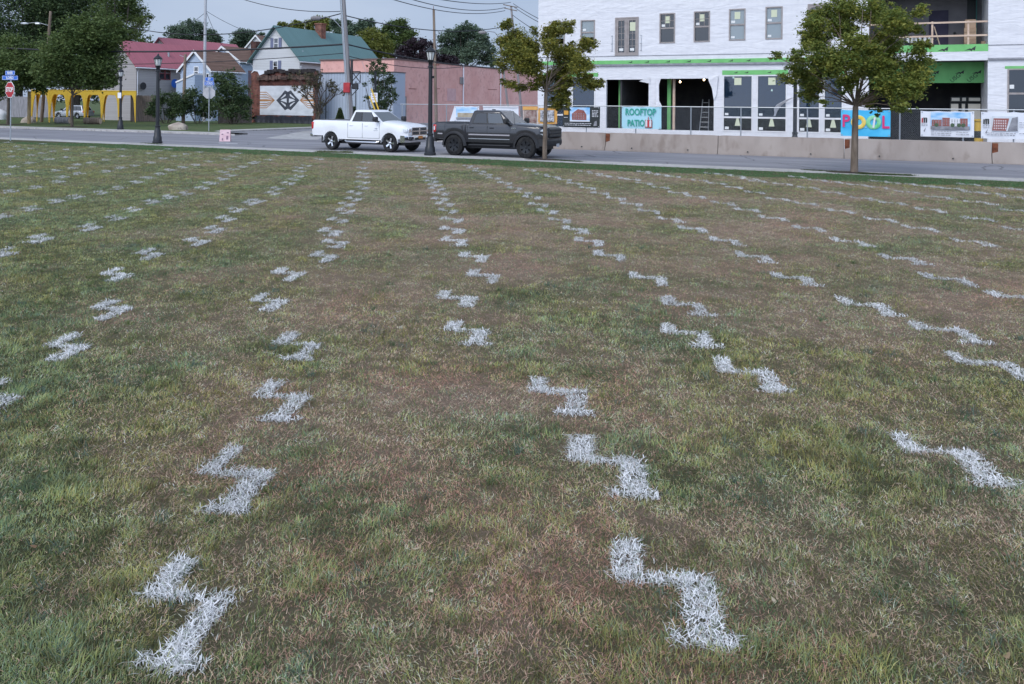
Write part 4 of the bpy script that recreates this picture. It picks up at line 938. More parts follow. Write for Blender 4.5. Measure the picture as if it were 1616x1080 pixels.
# orange bordered boards and the blank and slanted ones behind the dark pickup
ORANGE = noisy('orange_border', (.60,.30,.06), (.70,.38,.12), 2, .5, world=False)
t, w_, h_ = banner(849, 879, 170, 196, 'orange bordered banner with a grey photo, behind the small tree trunk', ORANGE)
panel(t, 'printed_photo', noisy('busy_print', (.1,.1,.11), (.6,.6,.62), 9, .5, world=False), -.38*w_, .36*w_, .14*h_, .84*h_)
t, w_, h_ = banner(825, 848.5, 168, 200, 'orange topped banner with a brown picture above the dark pickup', plain('pale_vinyl', (.62,.52,.45), .5))
panel(t, 'orange_strip', ORANGE, -.5*w_, .5*w_, .82*h_, .99*h_); panel(t, 'printed_photo', noisy('brown_print', (.16,.07,.06), (.4,.32,.28), 5, .5, world=False), -.42*w_, .42*w_, .2*h_, .78*h_)
t, w_, h_ = banner(762, 818, 167.5, 196, 'plain white banner seen above the dark pickup roof', M['offwhite'])
panel(t, 'hem', PWHITE, -.5*w_, .5*w_, .92*h_, .99*h_)
t, w_, h_ = banner(717, 756, 167.5, 192.5, 'white banner with a sky and building picture, above the dark pickup bed', M['offwhite'], lean=.35)
panel(t, 'printed_picture', PSKY, -.42*w_, .42*w_, .16*h_, .92*h_); panel(t, 'picture_building', noisy('printed_tan', (.3,.24,.17), (.46,.4,.3), 3, .6, world=False), -.36*w_, .38*w_, .28*h_, .56*h_, YB-.006); panel(t, 'picture_road', PGREY, -.42*w_, .42*w_, .14*h_, .27*h_, YB-.008)

# ------------------------------------------------------------------ lamp posts
FROST = plain('frosted_lantern_glass', (.62,.62,.60), .35)
def lamp_post(loc, lab):
    t = thing('street_lamp', lab, 'street lamp', loc, ROT, 'black lantern lamp posts')
    mb = MB(); mb.lathe([(.02, 0), (.27, 0), (.27, .10), (.235, .14), (.225, .36), (.19, .42), (.17, .72), (.13, .80), (.125, .9), (.15, .93), (.15, .98), (.10, 1.02), (.085, 1.04)], 12); mb.build('fluted_base', M['black'], t, 30)
    MB().lathe([(.10, 1.02), (.098, 2.2), (.085, 3.98)], 14).build('shaft', M['black'], t, 40)
    MB().lathe([(.084, 3.96), (.13, 3.99), (.13, 4.03), (.10, 4.06), (.10, 4.2), (.14, 4.26), (.15, 4.32), (.02, 4.33)], 14).build('collar', M['black'], t, 40)
    hd = MB().lathe([(.05, 4.33), (.13, 4.335), (.20, 4.68), (.05, 4.69)], 8).build('lantern', FROST, t)
    cg = MB()
    for k_ in range(8):
        a = 2*math.pi*k_/8; cg.tube([(.135*math.cos(a), .135*math.sin(a), 4.335), (.207*math.cos(a), .207*math.sin(a), 4.69)], .012, 5)
    cg.build('lantern_cage', M['black'], hd)
    MB().lathe([(.24, 4.69), (.25, 4.71), (.20, 4.78), (.09, 4.88), (.05, 4.90), (.05, 4.95), (.02, 5.0), (.001, 5.01)], 12).build('lantern_roof', M['black'], hd, 40)
    ob = MB(); ob.lathe([(.001, -.06), (.05, -.05), (.06, .05), (.001, .06)], 8, c=(.14, 0, 3.55)); ob.tube([(.07, 0, 3.55), (.14, 0, 3.55)], .02, 6); ob.build('outlet_box', M['black'], t)
    return t
lamp_post(g(678.5, 245.3), 'black lantern lamp post between the two pickups')
lamp_post(g(248.5, 226.5), 'tall black lantern lamp post standing left of the pink sign')
t = lamp_post(g(190, 204.5), 'smaller looking lamp post across the road by the yellow canopy')
MB().box(-.2, .2, -.12, -.105, 2.55, 3.0).build('notice', M['offwhite'], t)
x_, y_ = toXY(pv(1254.5, 200, VFEN+2.4)[0], VFEN+2.4)
lamp_post((x_, y_, 0), 'black lamp post behind the barriers, its head in the tree')

# ------------------------------------------------------------------ signs
def octagon(s, z): return [(s*math.cos(math.pi/8+k_*math.pi/4), z+s*math.sin(math.pi/8+k_*math.pi/4)) for k_ in range(8)]
def blade(t, mat, w_, h_, z, y, rz, txt, nm='street_name_plate'):
    e = MB().cbox(-w_/2, w_/2, -.008, .008, z-h_/2, z+h_/2, .005).build(nm, mat, t); e.rotation_euler = (0, 0, rz); e.location = (0, y, 0)
    bw = MB(); rectframe(bw, -w_/2+.015, w_/2-.015, z-h_/2+.015, z+h_/2-.015, .012, -.0105, -.0082); bw.build('plate_border', M['white'], e)
    lettering(txt, h_*.78, M['white'], e, .0, -.013, z-.005, sx=.85, bold=.006)
    return e
p = g(16.5, 222.3); s_ = p.y/F
t = thing('stop_sign', 'red stop sign with blue street name plates at the left edge', 'sign', p, ROT-math.radians(5))
zc = at(13.5, 142, p.y).z
MB().tube([(.0, 0, -.05), (0, 0, zc+1.12)], .035, 8).build('post', M['steel'], t)
e = MB().poly(octagon(.49, zc), -.062, .02).build('stop_plate', M['white'], t)
MB().poly(octagon(.45, zc), -.07, .006).build('red_face', M['stopred'], e); lettering('STOP', .37, M['white'], e, 0, -.078, zc, sx=.82, bold=.014)
blade(t, M['signblue'], .95, .25, zc+.69, -.05, math.radians(26), 'LORD'); blade(t, M['signblue'], .72, .25, zc+.97, -.05, math.radians(12), 'RIVER')
MB().poly([(-.5, zc+.61), (-.28, zc+.61), (-.28, zc+.77), (-.5, zc+.77)], -.066, .005).build('plate_emblem', M['white'], t)
p = g(329.5, 207.6); t = thing('stop_sign', 'back of a stop sign on a thin post by the light blue house', 'sign', p, math.radians(205))
zc = at(330, 147, p.y).z
MB().tube([(0, 0, -.05), (0, 0, zc+1.05)], .035, 8).build('post', M['steel'], t)
e = MB().poly(octagon(.48, zc), -.062, .02).build('stop_plate', noisy('aluminium_back', (.45,.43,.42), (.56,.53,.52), 3, .5), t)
MB().poly(octagon(.44, zc), -.07, .006).build('red_face', M['stopred'], e)
q = blade(t, M['signblue'], .72, .3, zc+.74, .05, math.radians(180), 'LORD'); q = blade(t, M['signblue'], .62, .3, zc+1.07, .05, math.radians(180), 'ST')
p = g(355.5, 223.2, ROAD); t = thing('sandwich_board', 'small pink sandwich board standing on the road', 'sign', p, math.radians(12))
PK = noisy('pink_board', (.62,.40,.42), (.72,.52,.53), 4, .6, world=False)
for sg in (1, -1):
    e = MB().slab([(-.32, sg*.22, 0), (.32, sg*.22, 0), (.30, sg*.02, .72), (-.30, sg*.02, .72)], (0, sg*.02, 0)).build('board', PK, t)
    if sg < 0:
        for a, b_, c, d in ((.08, .2, .12, .34), (-.18, -.1, .06, .2), (-.2, -.1, .4, .47), (.1, .22, .5, .56)): MB().slab([(a, sg*(.22-.278*c)-.026, c), (b_, sg*(.22-.278*c)-.026, c), (b_, sg*(.22-.278*d)-.026, d), (a, sg*(.22-.278*d)-.026, d)], (0, -.004, 0)).build('printed_mark', plain('mauve_ink', (.24,.14,.19), .6), e)
# white notice on a black pole, and the two yellow guy guards
p = at(592, 172, 62); t = thing('parking_sign', 'small white notice on a black pole behind the white pickup', 'sign', (p.x, p.y, 0), ROT)
zc = at(592, 154, 62).z
MB().tube([(0, 0, 0), (0, 0, at(592, 114, 62).z)], .09, 8).build('post', M['black'], t); MB().tube([(0, 0, at(592, 114, 62).z), (0, 0, at(592, 114, 62).z+.05)], .16, 8).build('cap', M['black'], t)
MB().cbox(-.3, .3, -.13, -.11, zc-.38, zc+.36, .006).build('notice_plate', M['offwhite'], t)
lines_ = MB()
for q in (-.22, -.05, .1, .22): lines_.box(-.2, .2, -.135, -.131, zc+q, zc+q+.05)
lines_.build('notice_print', PBRICK, t)

# ------------------------------------------------------------------ poles and wires
def pole(p_top, p_bot, Y, r, mat, lab, nm='utility_pole', grp='utility poles'):
    a, b_ = at(*p_bot, Y), at(*p_top, Y); d = (b_-a); base = a-d*(a.z/d.z)      # run down to the ground along its own lean
    t = thing(nm, lab, 'pole', base, 0, grp); k_ = b_-base
    MB().tube([(0, 0, 0), k_*.5, k_], [r*1.15, r, r*.85], 10).build('shaft', mat, t, 40)
    return t, base, k_
PY = {'a': 92, 'b': 63, 'c': 84, 'd': 100, 'e': 92, 'l': 84}
tB, bB, kB = pole((537.5, -60), (553, 175), PY['b'], .2, M['greypole'], 'thick leaning utility pole with a red box above the white pickup')
dirB = kB.normalized(); onB = lambda z: dirB*(z/dirB.z)
for off_, r_ in (((-.19, -.1), .06), ((-.10, -.2), .05)):
    MB().tube([onB(1)+Vector((*off_, 0)), onB(9)+Vector((*off_, 0)), onB(kB.z-.5)+Vector((*off_, 0))], r_, 8).build('conduit', M['steel'], tB, 40)
zr_ = at(547, 138, PY['b']).z; q = onB(zr_); MB().cbox(q.x-.36, q.x+.16, q.y-.42, q.y-.2, zr_-.42, zr_+.36, .03).build('red_box', noisy('red_box', (.35,.03,.04), (.45,.05,.05), 4, .5), tB)
zq = at(557, 126, PY['b']).z; q = onB(zq); mb = MB()
for a, b_ in (((.2, .65), (.95, .65)), ((.95, .65), (.95, -.25)), ((.95, -.25), (.25, -.35)), ((.2, .65), (.2, -.9)), ((.3, .6), (.95, -.2)), ((.25, -.2), (.95, .6)), ((.25, -1.3), (.8, -.7))): mb.tube([q+Vector((a[0], -.05, a[1])), q+Vector((b_[0], -.05, b_[1]))], .035, 5)
mb.cbox(q.x+.3, q.x+.8, q.y-.15, q.y+.1, q.z-.75, q.z-.32, .04); mb.cbox(q.x+.2, q.x+.36, q.y-.25, q.y+.05, q.z-.4, q.z+1.6, .03); mb.build('cable_bracket', M['satin'], tB)
h0 = at(540, 46, PY['b'])-bB; h1 = at(503, 29, PY['b'])-bB
MB().tube([h0, h0.lerp(h1, .35)+Vector((0, 0, .42)), h0.lerp(h1, .7)+Vector((0, 0, .38)), h1], .04, 6).build('lamp_arm', M['steel'], tB, 60)
MB().lathe([(.02, -.55), (.12, -.5), (.19, -.2), (.17, .15), (.06, .3), (.01, .31)], 10, 'x', tuple(h1+Vector((-.1, 0, 0)))).build('lamp_head', M['greypole'], tB, 50)
tA, bA, kA = pole((325, -60), (322.5, 150), PY['a'], .16, noisy('pale_steel_pole', (.38,.38,.4), (.48,.48,.5), 3, .6), 'pale slender utility pole beside the light blue house')
mb = MB()
for zz in range(5): mb.box(kA.x*.98-.05+.1, kA.x*.98+.4, -.1, .1, at(325, 2, PY['a']).z+.2+zz*.45, at(325, 2, PY['a']).z+.5+zz*.45)
mb.build('line_hardware', M['steel'], tA)
tC, bC, kC = pole((684.5, 15), (688.5, 190), PY['c'], .15, M['wood'], 'brown wooden utility pole right behind the lamp post')
MB().tube([kC*.52+Vector((-.45, -.1, 0)), kC*.52+Vector((.45, -.1, 0))], .05, 6).build('crossbar', M['rust'], tC); MB().tube([kC*.999, kC*.999+Vector((-.05, 0, .35))], .03, 6).build('pin', M['rust'], tC)
tD, bD, kD = pole((806.5, 10), (822, 168), PY['d'], .15, M['greypole'], 'leaning utility pole with crossarm, left of the white building')
for q, w_ in ((.995, 1.0), (.965, .9)): MB().tube([kD*q+Vector((-w_, -.15, .25)), kD*q+Vector((w_*.8, -.15, -.1))], .06, 6).build('crossarm', M['wood'], tD)
tL, bL, kL = pole((788, 60), (801.5, 168), PY['d']-6, .13, M['greypole'], 'street light pole with a curved arm left of the small street tree')
h0 = kL*.995; h1 = at(764, 51.5, PY['d']-6)-bL
MB().tube([h0, h0.lerp(h1, .3)+Vector((0, 0, .5)), h0.lerp(h1, .7)+Vector((0, 0, .35)), h1], .05, 6).build('lamp_arm', M['steel'], tL, 60)
MB().lathe([(.02, -.6), (.13, -.5), (.2, -.2), (.17, .2), (.06, .4), (.01, .41)], 10, 'x', tuple(h1+Vector((-.1, 0, 0)))).build('lamp_head', M['greypole'], tL, 50)
tE, bE, kE = pole((292.5, 86), (290, 165), PY['e']-8, .16, M['wood'], 'short grey wooden pole in front of the light blue house')
MB().tube([kE+Vector((0, 0, -.3)), kE+Vector((-.6, 0, -.1))], .03, 5).build('pole_step', M['steel'], tE)
tF, bF, kF = pole((80, 18), (69, 150), PY['l'], .15, M['wood'], 'brown wooden pole among the big left trees')
h1 = at(40, 37.5, PY['l'])-bF; h0 = at(78, 41, PY['l'])-bF
MB().tube([h0, h0.lerp(h1, .5)+Vector((0, 0, .25)), h1], .04, 6).build('lamp_arm', M['steel'], tF, 60); MB().lathe([(.02, -.5), (.13, -.4), (.16, 0), (.06, .3), (.01, .31)], 10, 'x', tuple(h1)).build('lamp_head', M['steel'], tF, 50)
MB().lathe([(.02, -.3), (.13, -.25), (.13, .2), (.05, .25)], 8, 'x', tuple(h0.lerp(h1, .45)+Vector((0, -.1, .1)))).build('transformer_can', M['steel'], tF)
def wire(a, b_, sag, r, lab, grp='overhead wires'):
    a, b_ = Vector(a), Vector(b_); t = None
    pts = [a.lerp(b_, q/16)-Vector((0, 0, sag*4*(q/16)*(1-q/16))) for q in range(17)]
    o = MB().tube([p_-a for p_ in pts], r, 5).build('overhead_wire', M['wire'], None, 60); o.location = a
    return tag(o, lab, 'cable', grp)
yb, yd, yc, ya = PY['b'], PY['d'], PY['c'], PY['a']
wire(at(-160, 62, 80), at(546, 70, yb), .9, .075, 'thick black cable bundle sagging from the left edge to the thick pole')
wire(at(546, 70, yb), at(808, 108, yd), .5, .06, 'thick cable falling right from the thick pole across the pink building')
wire(at(-160, 88, 80), at(546, 84, yb), .9, .03, 'thin cable running just below the thick black bundle')
wire(at(546, 88, yb), at(808, 85, yd), 1.4, .03, 'thin cable from the thick pole to behind the small street tree')
wire(at(200, 42, 90), at(541, 21, yb), 1.3, .045, 'cable rising from the left trees over the red roof to the thick pole')
wire(at(541, 24, yb), at(806, 40, yd), 1.0, .045, 'cable from the thick pole past the brown wooden pole')
wire(at(615, -2, 60), at(797, 17, yd-2), .7, .035, 'lowest of the three top wires reaching the crossarm')
wire(at(645, -2, 60), at(798, 12, yd-2), .6, .035, 'middle of the three top wires reaching the crossarm')
wire(at(680, -3, 60), at(806, 4, yd-2), .3, .035, 'topmost of the three wires reaching the crossarm')
wire(at(810, 6, yd), at(900, 52, 60), .2, .035, 'upper wire from the crossarm to the white building')
wire(at(812, 12, yd), at(900, 58, 60), .2, .035, 'middle wire from the crossarm to the white building')
wire(at(809, 24, yd), at(900, 78, 60), .2, .035, 'lower wire from the leaning pole to the white building')
wire(at(380, -2, 70), at(541, 18, yb), .4, .03, 'wire entering from the top edge toward the thick pole')
wire(at(326, 18, ya), at(436, 62, 98), .5, .025, 'service wire from the pale pole to the green roofed house')
wire(at(326, 20, ya), at(352, 74, 98), .3, .025, 'service wire from the pale pole to the brown roofed house')
wire(at(324, 20, ya), at(250, 62, 96), .4, .025, 'service wire from the pale pole to the red roofed house')
for i, (a, b_, lab) in enumerate((((586, 140), (597, 172), 'yellow guy wire guard, right one beside the white notice'), ((583, 152), (592, 174), 'yellow guy wire guard, left one beside the white notice'))):
    A, B = at(*a, 60), at(*b_, 60); d = A-B; base = B-d*(B.z/d.z); tt = thing('guy_guard', lab, 'guy guard', base, 0)
    MB().tube([(0, 0, 0), A-base], .055, 6).build('guard_tube', M['yellowplastic'], tt, 40); MB().tube([A-base, (A-base)*1.6], .012, 5).build('guy_wire', M['steel'], tt)
# ------------------------------------------------------------------ vehicles
def vehicle(name, lab, cat, u, v, rz, P):
    t = rthing(name, lab, cat, u, v, ROAD if P.get('z') is None else P['z'], P.get('group'), rz)
    Lh, Wd = P['L']/2, P['W']/2; xr, xf, R = P['xr'], P['xf'], P['R']; Ra = R*P.get('arch', 1.17)
    belt, hood, hoodf, rail, roof, sill = P['belt'], P['hood'], P['hoodf'], P['rail'], P['roof'], P['sill']
    cb, ab, rb, rf = P['cb'], P['ab'], P['rb'], P['rf']
    paint = P['paint']
    sm = lambda a, b_, x: max(0, min(1, (x-a)/(b_-a)))**2*(3-2*max(0, min(1, (x-a)/(b_-a))))
    xs = set([-Lh, -Lh+.03, -Lh+.08, Lh-.02, Lh-.06, Lh-.12, Lh-.2, Lh-.3, cb-.03, cb, ab, ab+.1])
    for c in (xr, xf):
        for k_ in range(33): xs.add(c+Ra*math.cos(math.pi*k_/32))
        xs |= {c-Ra-.004, c+Ra+.004}
    x = -Lh
    while x < Lh: xs.add(round(x, 3)); x += .16
    xs = sorted(xs); rings = []
    for x in xs:
        fe_ = sm(Lh-.55, Lh, x); re_ = sm(-Lh+.12, -Lh, x)
        w_ = Wd-.17*fe_*fe_-.05*re_
        zb = sill+.02 if x < xr else sill
        if x > xf: zb = P['fbot']
        if x < xr: zb = P['rbot']
        for c in (xr, xf):
            d = abs(x-c)
            if d < Ra: zb = R+math.sqrt(max(0, Ra*Ra-d*d))
        if x < cb: zs = rail
        elif x < ab: zs = belt
        else: zs = belt+(hoodf-belt)*((x-ab)/(Lh-ab))**1.15
        if not P.get('bed', True) and x < cb: zs = rail
        zs -= .10*sm(Lh-.30, Lh, x)**2 + .03*re_
        zt = zs+(P['crown']*(1-sm(Lh-.5, Lh, x)) if x > ab else .0)
        h_ = zs-zb
        side = [(w_-.09, zb), (w_-.012, zb+.02), (w_, zb+.3*h_), (w_+.004, zb+.52*h_), (w_-.004, zb+.72*h_), (w_-.022, zb+.86*h_), (w_-.05, zs-.03), (w_-.10, zs+.004)]
        r_ = [(x, y, z) for y, z in side]+[(x, .5*w_, zs+.8*(zt-zs)+.004), (x, 0, zt+.006), (x, -.5*w_, zs+.8*(zt-zs)+.004)]+[(x, -y, z) for y, z in side[::-1]]
        rings.append(r_)
    body = MB().loft(rings, True, True).build('body', paint, t, 32)
    ch = MB().box(-Lh+.35, Lh-.35, -Wd+.36, Wd-.36, R*.75, R*1.9).build('chassis', M['satin'], t)
    # cab: rounded-oblong rings
    wb, wt = Wd-.085, Wd-P['tumble']
    def lv(s_): return (cb+(rb-cb)*s_, ab+(rf-ab)*s_, wb+(wt-wb)*s_, belt-.02+(roof-.09-belt+.02)*s_)
    def ringat(x0, x1, w_, z, c=.10, bow=.0):
        pts = []
        for cx, cy, a0 in ((x1-c, w_-c, 0), (x0+c, w_-c, 90), (x0+c, -w_+c, 180), (x1-c, -w_+c, 270)):
            for k_ in range(5):
                a = math.radians(a0+22.5*k_); pts.append((cx+c*math.cos(a), cy+c*math.sin(a), z))
        return pts
    rr = [ringat(*lv(s_)) for s_ in (0, .25, .5, .75, 1)]
    x0, x1, w_, z = lv(1)
    rr += [ringat(x0+.02, x1-.05, w_-.02, roof-.045), ringat(x0+.08, x1-.16, w_-.08, roof-.012), ringat(x0+.25, x1-.40, w_-.28, roof)]
    cab = MB().loft(rr, True, True).build('cab', paint, t, 40)
    def sidept(fx_, s_, sg, off=.006):
        x0, x1, w_, z = lv(s_); return (x0+(x1-x0)*fx_, sg*(w_+off), z)
    for sg in (-1, 1):
        for (fa, fb, fat, fbt, gm) in P['sidewin']:
            q = [sidept(fa, .10, sg), sidept(fb, .10, sg), sidept(fbt, .90, sg), sidept(fat, .90, sg)]
            MB().slab(q, (0, -sg*.014, .0)).build('side_window', M[gm], t)
        q = [sidept(P['trim'][0], .05, sg, .002), sidept(P['trim'][1], .05, sg, .002), sidept(P['trim'][3], .955, sg, .002), sidept(P['trim'][2], .955, sg, .002)]
        MB().slab(q, (0, -sg*.01, 0)).build('window_trim', M['satin'], t)
    def frontpt(fy, s_, rear=False):
        x0, x1, w_, z = lv(s_); return ((x0-.008) if rear else (x1+.008), fy*(w_-.10), z)
    MB().slab([frontpt(-1, .03), frontpt(1, .03), frontpt(.97, .97), frontpt(-.97, .97)], (-.012, 0, 0)).build('windshield', M['windshield'], t)
    MB().slab([frontpt(-.9, .12, True), frontpt(.9, .12, True), frontpt(.85, .9, True), frontpt(-.85, .9, True)], (.012, 0, 0)).build('rear_window', M['tintglass'], t)
    wp = MB()
    for y in (-.55, .15): wp.tube([frontpt(y, .02), (frontpt(y, .05)[0]+.02, y*.9, lv(.04)[3]+.02), (frontpt(y+.45, .10)[0]+.012, (y+.5)*.8, lv(.07)[3]+.015)], .012, 5)
    wp.build('wiper', M['satin'], t)
    # seams: door gaps
    for sg in (-1, 1):
        mb = MB()
        for xg in P['gaps']: mb.box(xg-.005, xg+.005, sg*(Wd+.0005)-.0035, sg*(Wd+.0005)+.0035, sill+.10, belt-.06)
        mb.box(P['gaps'][0], P['gaps'][-1], sg*(Wd-.002)-.006, sg*(Wd-.002)+.006, sill+.095, sill+.105)
        mb.build('door_gap', M['ink'], t)
        for xh in P['handles']: MB().cbox(xh-.11, xh+.11, sg*(Wd-.01)-.025, sg*(Wd-.01)+.025, belt-.20, belt-.155, .012).build('door_handle', P['handlemat'], t)
        ym = sg*(Wd+.14); xm = ab-.22
        mo = MB(); mo.cbox(xm-.11, xm+.09, ym-.15, ym+.13, belt+.02, belt+.25, .045); mo.box(xm-.04, xm+.04, min(sg*(Wd-.15), ym), max(sg*(Wd-.15), ym), belt+.0, belt+.05); mo.build('wing_mirror', M['satin'], t, 40)
    # wheels
    for c in (xr, xf):
        for sg in (-1, 1):
            tw = P['tw']; w = thing('wheel', None, None); w.parent = t; w.location = (c, sg*(Wd-tw/2-.02+P.get('poke', 0)), R); w.rotation_euler = (0, 0, 0 if sg < 0 else math.pi)
            rim = R*P['rimr']
            MB().lathe([(rim, -tw/2+.02), (R*.86, -tw/2), (R*.97, -tw/2+.03), (R, -tw/2+.07), (R, tw/2-.07), (R*.97, tw/2-.03), (R*.86, tw/2), (rim, tw/2-.02)], 36, 'y', caps=False).build('tyre', M['rubber'], w, 40)
            MB().lathe([(rim*.99, -tw/2+.025), (rim*.90, -tw/2+.03), (rim*.86, -tw/2+.12), (.02, -tw/2+.13), (.02, tw/2-.03), (rim*.99, tw/2-.03)], 28, 'y', caps=False).build('rim', P['rimback'], w, 40)
            sp = MB(); ns_ = P['spokes']
            for k_ in range(ns_):
                a0 = 2*math.pi*k_/ns_
                for da in P['spokeda']:
                    a = a0+da; p_ = lambda r, b_, y: (r*math.cos(a)-b_*math.sin(a), y, r*math.sin(a)+b_*math.cos(a))
                    y0 = -tw/2+.03
                    sp.add([p_(.05, -.035, y0+.02), p_(.05, .035, y0+.02), p_(rim*.95, .045, y0), p_(rim*.95, -.045, y0), p_(.05, -.035, y0+.08), p_(.05, .035, y0+.08), p_(rim*.95, .045, y0+.05), p_(rim*.95, -.045, y0+.05)], [(3,2,1,0),(4,5,6,7),(0,1,5,4),(1,2,6,5),(2,3,7,6),(3,0,4,7)])
            sp.lathe([(.001, -tw/2+.02), (.06, -tw/2+.025), (.07, -tw/2+.06), (.001, -tw/2+.07)], 12, 'y'); sp.build('spokes', P['rimmat'], w, 40)
    for sg in (-1, 1):                               # arch lips or flares
        for c in (xr, xf):
            pts = [(c+Ra*math.cos(a), sg*(Wd-.01), R+Ra*math.sin(a)) for a in [math.pi*(k_/20) for k_ in range(21)]]
            if P.get('flare'):
                rg = []
                for k_ in range(21):
                    a = math.pi*k_/20; ca, sa = math.cos(a), math.sin(a)
                    rg.append([(c+(Ra+dr)*ca, sg*(Wd+dy), R-.02+(Ra+dr)*sa) for dr, dy in ((-.01, -.05), (-.01, .075), (.04, .08), (.12, .0), (.12, -.05))])
                MB().loft(rg, True, True).build('fender_flare', M['satin'], t, 40)
            else: MB().tube(pts, .014, 5).build('arch_lip', paint, t, 60)
    return t, Wd, Lh
RW = dict(L=5.82, W=2.02, xr=-1.67, xf=1.90, R=.415, belt=1.37, hood=1.3, hoodf=1.20, rail=1.40, roof=1.93, sill=.52, cb=-.62, ab=1.42, rb=-.44, rf=.66, paint=M['whitepaint'], fbot=.60, rbot=.66, crown=.07, tumble=.27, tw=.28, rimr=.66, rimback=M['satin'], rimmat=M['chrome'], spokes=5, spokeda=(0,), handlemat=M['whitepaint'],
    sidewin=[(.13, .385, .16, .46, 'tintglass'), (.42, .80, .505, .93, 'carglass')], trim=(.10, .84, .13, .96), gaps=(-.60, .30, 1.32), handles=(-.40, .52))
ua_, va_ = guv(520, 236.5, ROAD); ub_, vb_ = guv(615, 241.5, ROAD)
NEARV = (va_+vb_)/2+.15
UW = (ua_+ub_)/2-.115
t, Wd, Lh = vehicle('pickup_truck', 'white crew pickup with chrome wheels parked at the kerb', 'pickup', UW, NEARV+RW['W']/2, math.radians(-3), RW); t.scale = (1.05, 1.05, 1.09)
MB().box(-Lh+.10, -.66, -Wd+.13, Wd-.13, 1.395, 1.425).build('bed_cover', noisy('vinyl_cover', (.10,.10,.11), (.15,.15,.16), 6, .7), t)
g_ = MB(); g_.cbox(Lh-.16, Lh+.012, -.60, .60, .80, 1.14, .04); gr = g_.build('grille', M['satin'], t, 40)
bars_ = MB(); bars_.box(Lh+.012, Lh+.03, -.60, .60, .955, .995); bars_.box(Lh+.012, Lh+.03, -.05, .05, .80, 1.14); rectframe_y = [(-.62, -.585, .79, 1.15), (.585, .62, .79, 1.15)]
for a, b_, c, d in rectframe_y: bars_.box(Lh-.05, Lh+.03, a, b_, c, d)
bars_.box(Lh-.05, Lh+.03, -.585, .585, 1.125, 1.15); bars_.box(Lh-.05, Lh+.03, -.585, .585, .79, .815); bars_.build('grille_bars', M['chrome'], gr)
sl_ = MB()
for k_ in range(7): sl_.box(Lh+.002, Lh+.022, -.58, .58, .83+k_*.042, .838+k_*.042)
sl_.build('grille_slats', M['steel'], gr)
for sg in (-1, 1):
    ys = sorted((sg*.63, sg*(Wd-.055)))
    h_ = MB().cbox(Lh-.38, Lh-.035, ys[0], ys[1], .89, 1.10, .05).build('headlight', M['lens'], t, 40)
    MB().lathe([(.001, -.02), (.075, -.02), (.08, .02), (.001, .02)], 14, 'x', (Lh-.02, sg*.74, 1.0)).build('lamp_bowl', M['chrome'], h_)
    MB().cbox(-Lh-.01, -Lh+.16, sg*(Wd-.07)-.075, sg*(Wd-.07)+.075, .98, 1.32, .03).build('tail_light', M['red'], t, 40)
    MB().cbox(Lh-.04, Lh+.075, sg*.72-.10, sg*.72+.10, .55, .66, .02).build('fog_lamp', M['satin'], t)
mb = MB(); rg = []
for k_ in range(13):
    y = -1+k_/6; dx = -.20*abs(y)**3
    rg.append([(Lh-.28+dx*.5, y*(Wd-.01), .46), (Lh+.05+dx, y*(Wd-.01), .47), (Lh+.09+dx, y*(Wd-.01), .54), (Lh+.09+dx, y*(Wd-.01), .72), (Lh+.05+dx, y*(Wd-.01), .78), (Lh-.28+dx*.5, y*(Wd-.01), .78)])
mb.loft(rg, True, True); mb.build('front_bumper', M['chrome'], t, 40)
MB().box(Lh+.075, Lh+.099, -.42, .42, .57, .68).build('air_intake', M['ink'], t)
MB().box(Lh+.10, Lh+.112, -.16, .16, .63, .76).build('licence_plate', M['amber'], t)
MB().cbox(-Lh-.14, -Lh+.12, -Wd+.04, Wd-.04, .60, .78, .04).build('rear_bumper', M['chrome'], t, 40)
for sg in (-1, 1):
    MB().tube([(-.75, sg*(Wd-.02), .47), (-.62, sg*(Wd+.05), .43), (1.15, sg*(Wd+.05), .43), (1.3, sg*(Wd-.02), .47)], .045, 8).build('running_board', M['chrome'], t, 50)
    e = lettering('1500', .09, M['steel'], t, 0, 0, 0, name='side_badge'); e.rotation_euler = (math.pi/2, 0, 0 if sg < 0 else math.pi); e.location = (1.12, sg*(Wd+.006), 1.06)
    MB().box(.98+.0, 1.24, sg*(Wd+.003)-.004, sg*(Wd+.003)+.004, .965, .985).build('side_badge', M['steel'], t)
# charcoal pickup
FG = dict(L=5.85, W=2.06, xr=-1.78, xf=1.92, R=.47, belt=1.43, hood=1.4, hoodf=1.34, rail=1.45, roof=2.02, sill=.60, cb=-1.10, ab=1.22, rb=-.93, rf=.55, paint=M['greypaint'], fbot=.66, rbot=.72, crown=.06, tumble=.26, tw=.33, poke=.08, rimr=.6, rimback=M['satin'], rimmat=M['black'], spokes=6, spokeda=(-.16, .16), handlemat=M['black'], flare=True, arch=1.13,
    sidewin=[(.11, .435, .15, .48, 'tintglass'), (.47, .82, .515, .93, 'carglass')], trim=(.09, .86, .11, .96), gaps=(-1.08, -.05, 1.12), handles=(-.86, .18))
ua_, va_ = guv(715, 246.2, ROAD); ub_, vb_ = guv(828, 250.6, ROAD)
UD = (ua_+ub_)/2-.07
t, Wd, Lh = vehicle('pickup_truck', 'dark charcoal pickup with black wheels parked behind the small street tree', 'pickup', UD, (va_+vb_)/2+.1+FG['W']/2, math.radians(0), FG); t.scale = (1, 1, 1.07)
MB().box(-Lh+.08, -1.13, -Wd+.13, Wd-.13, 1.445, 1.475).build('bed_cover', M['satin'], t)
gr = MB().cbox(Lh-.22, Lh+.03, -.74, .74, .84, 1.30, .06).build('grille', M['black'], t, 40)
sl_ = MB()
for k_ in range(3): sl_.cbox(Lh+.0, Lh+.055, -.70, .70, .90+k_*.13, .985+k_*.13, .02)
sl_.build('grille_slats', M['satin'], gr)
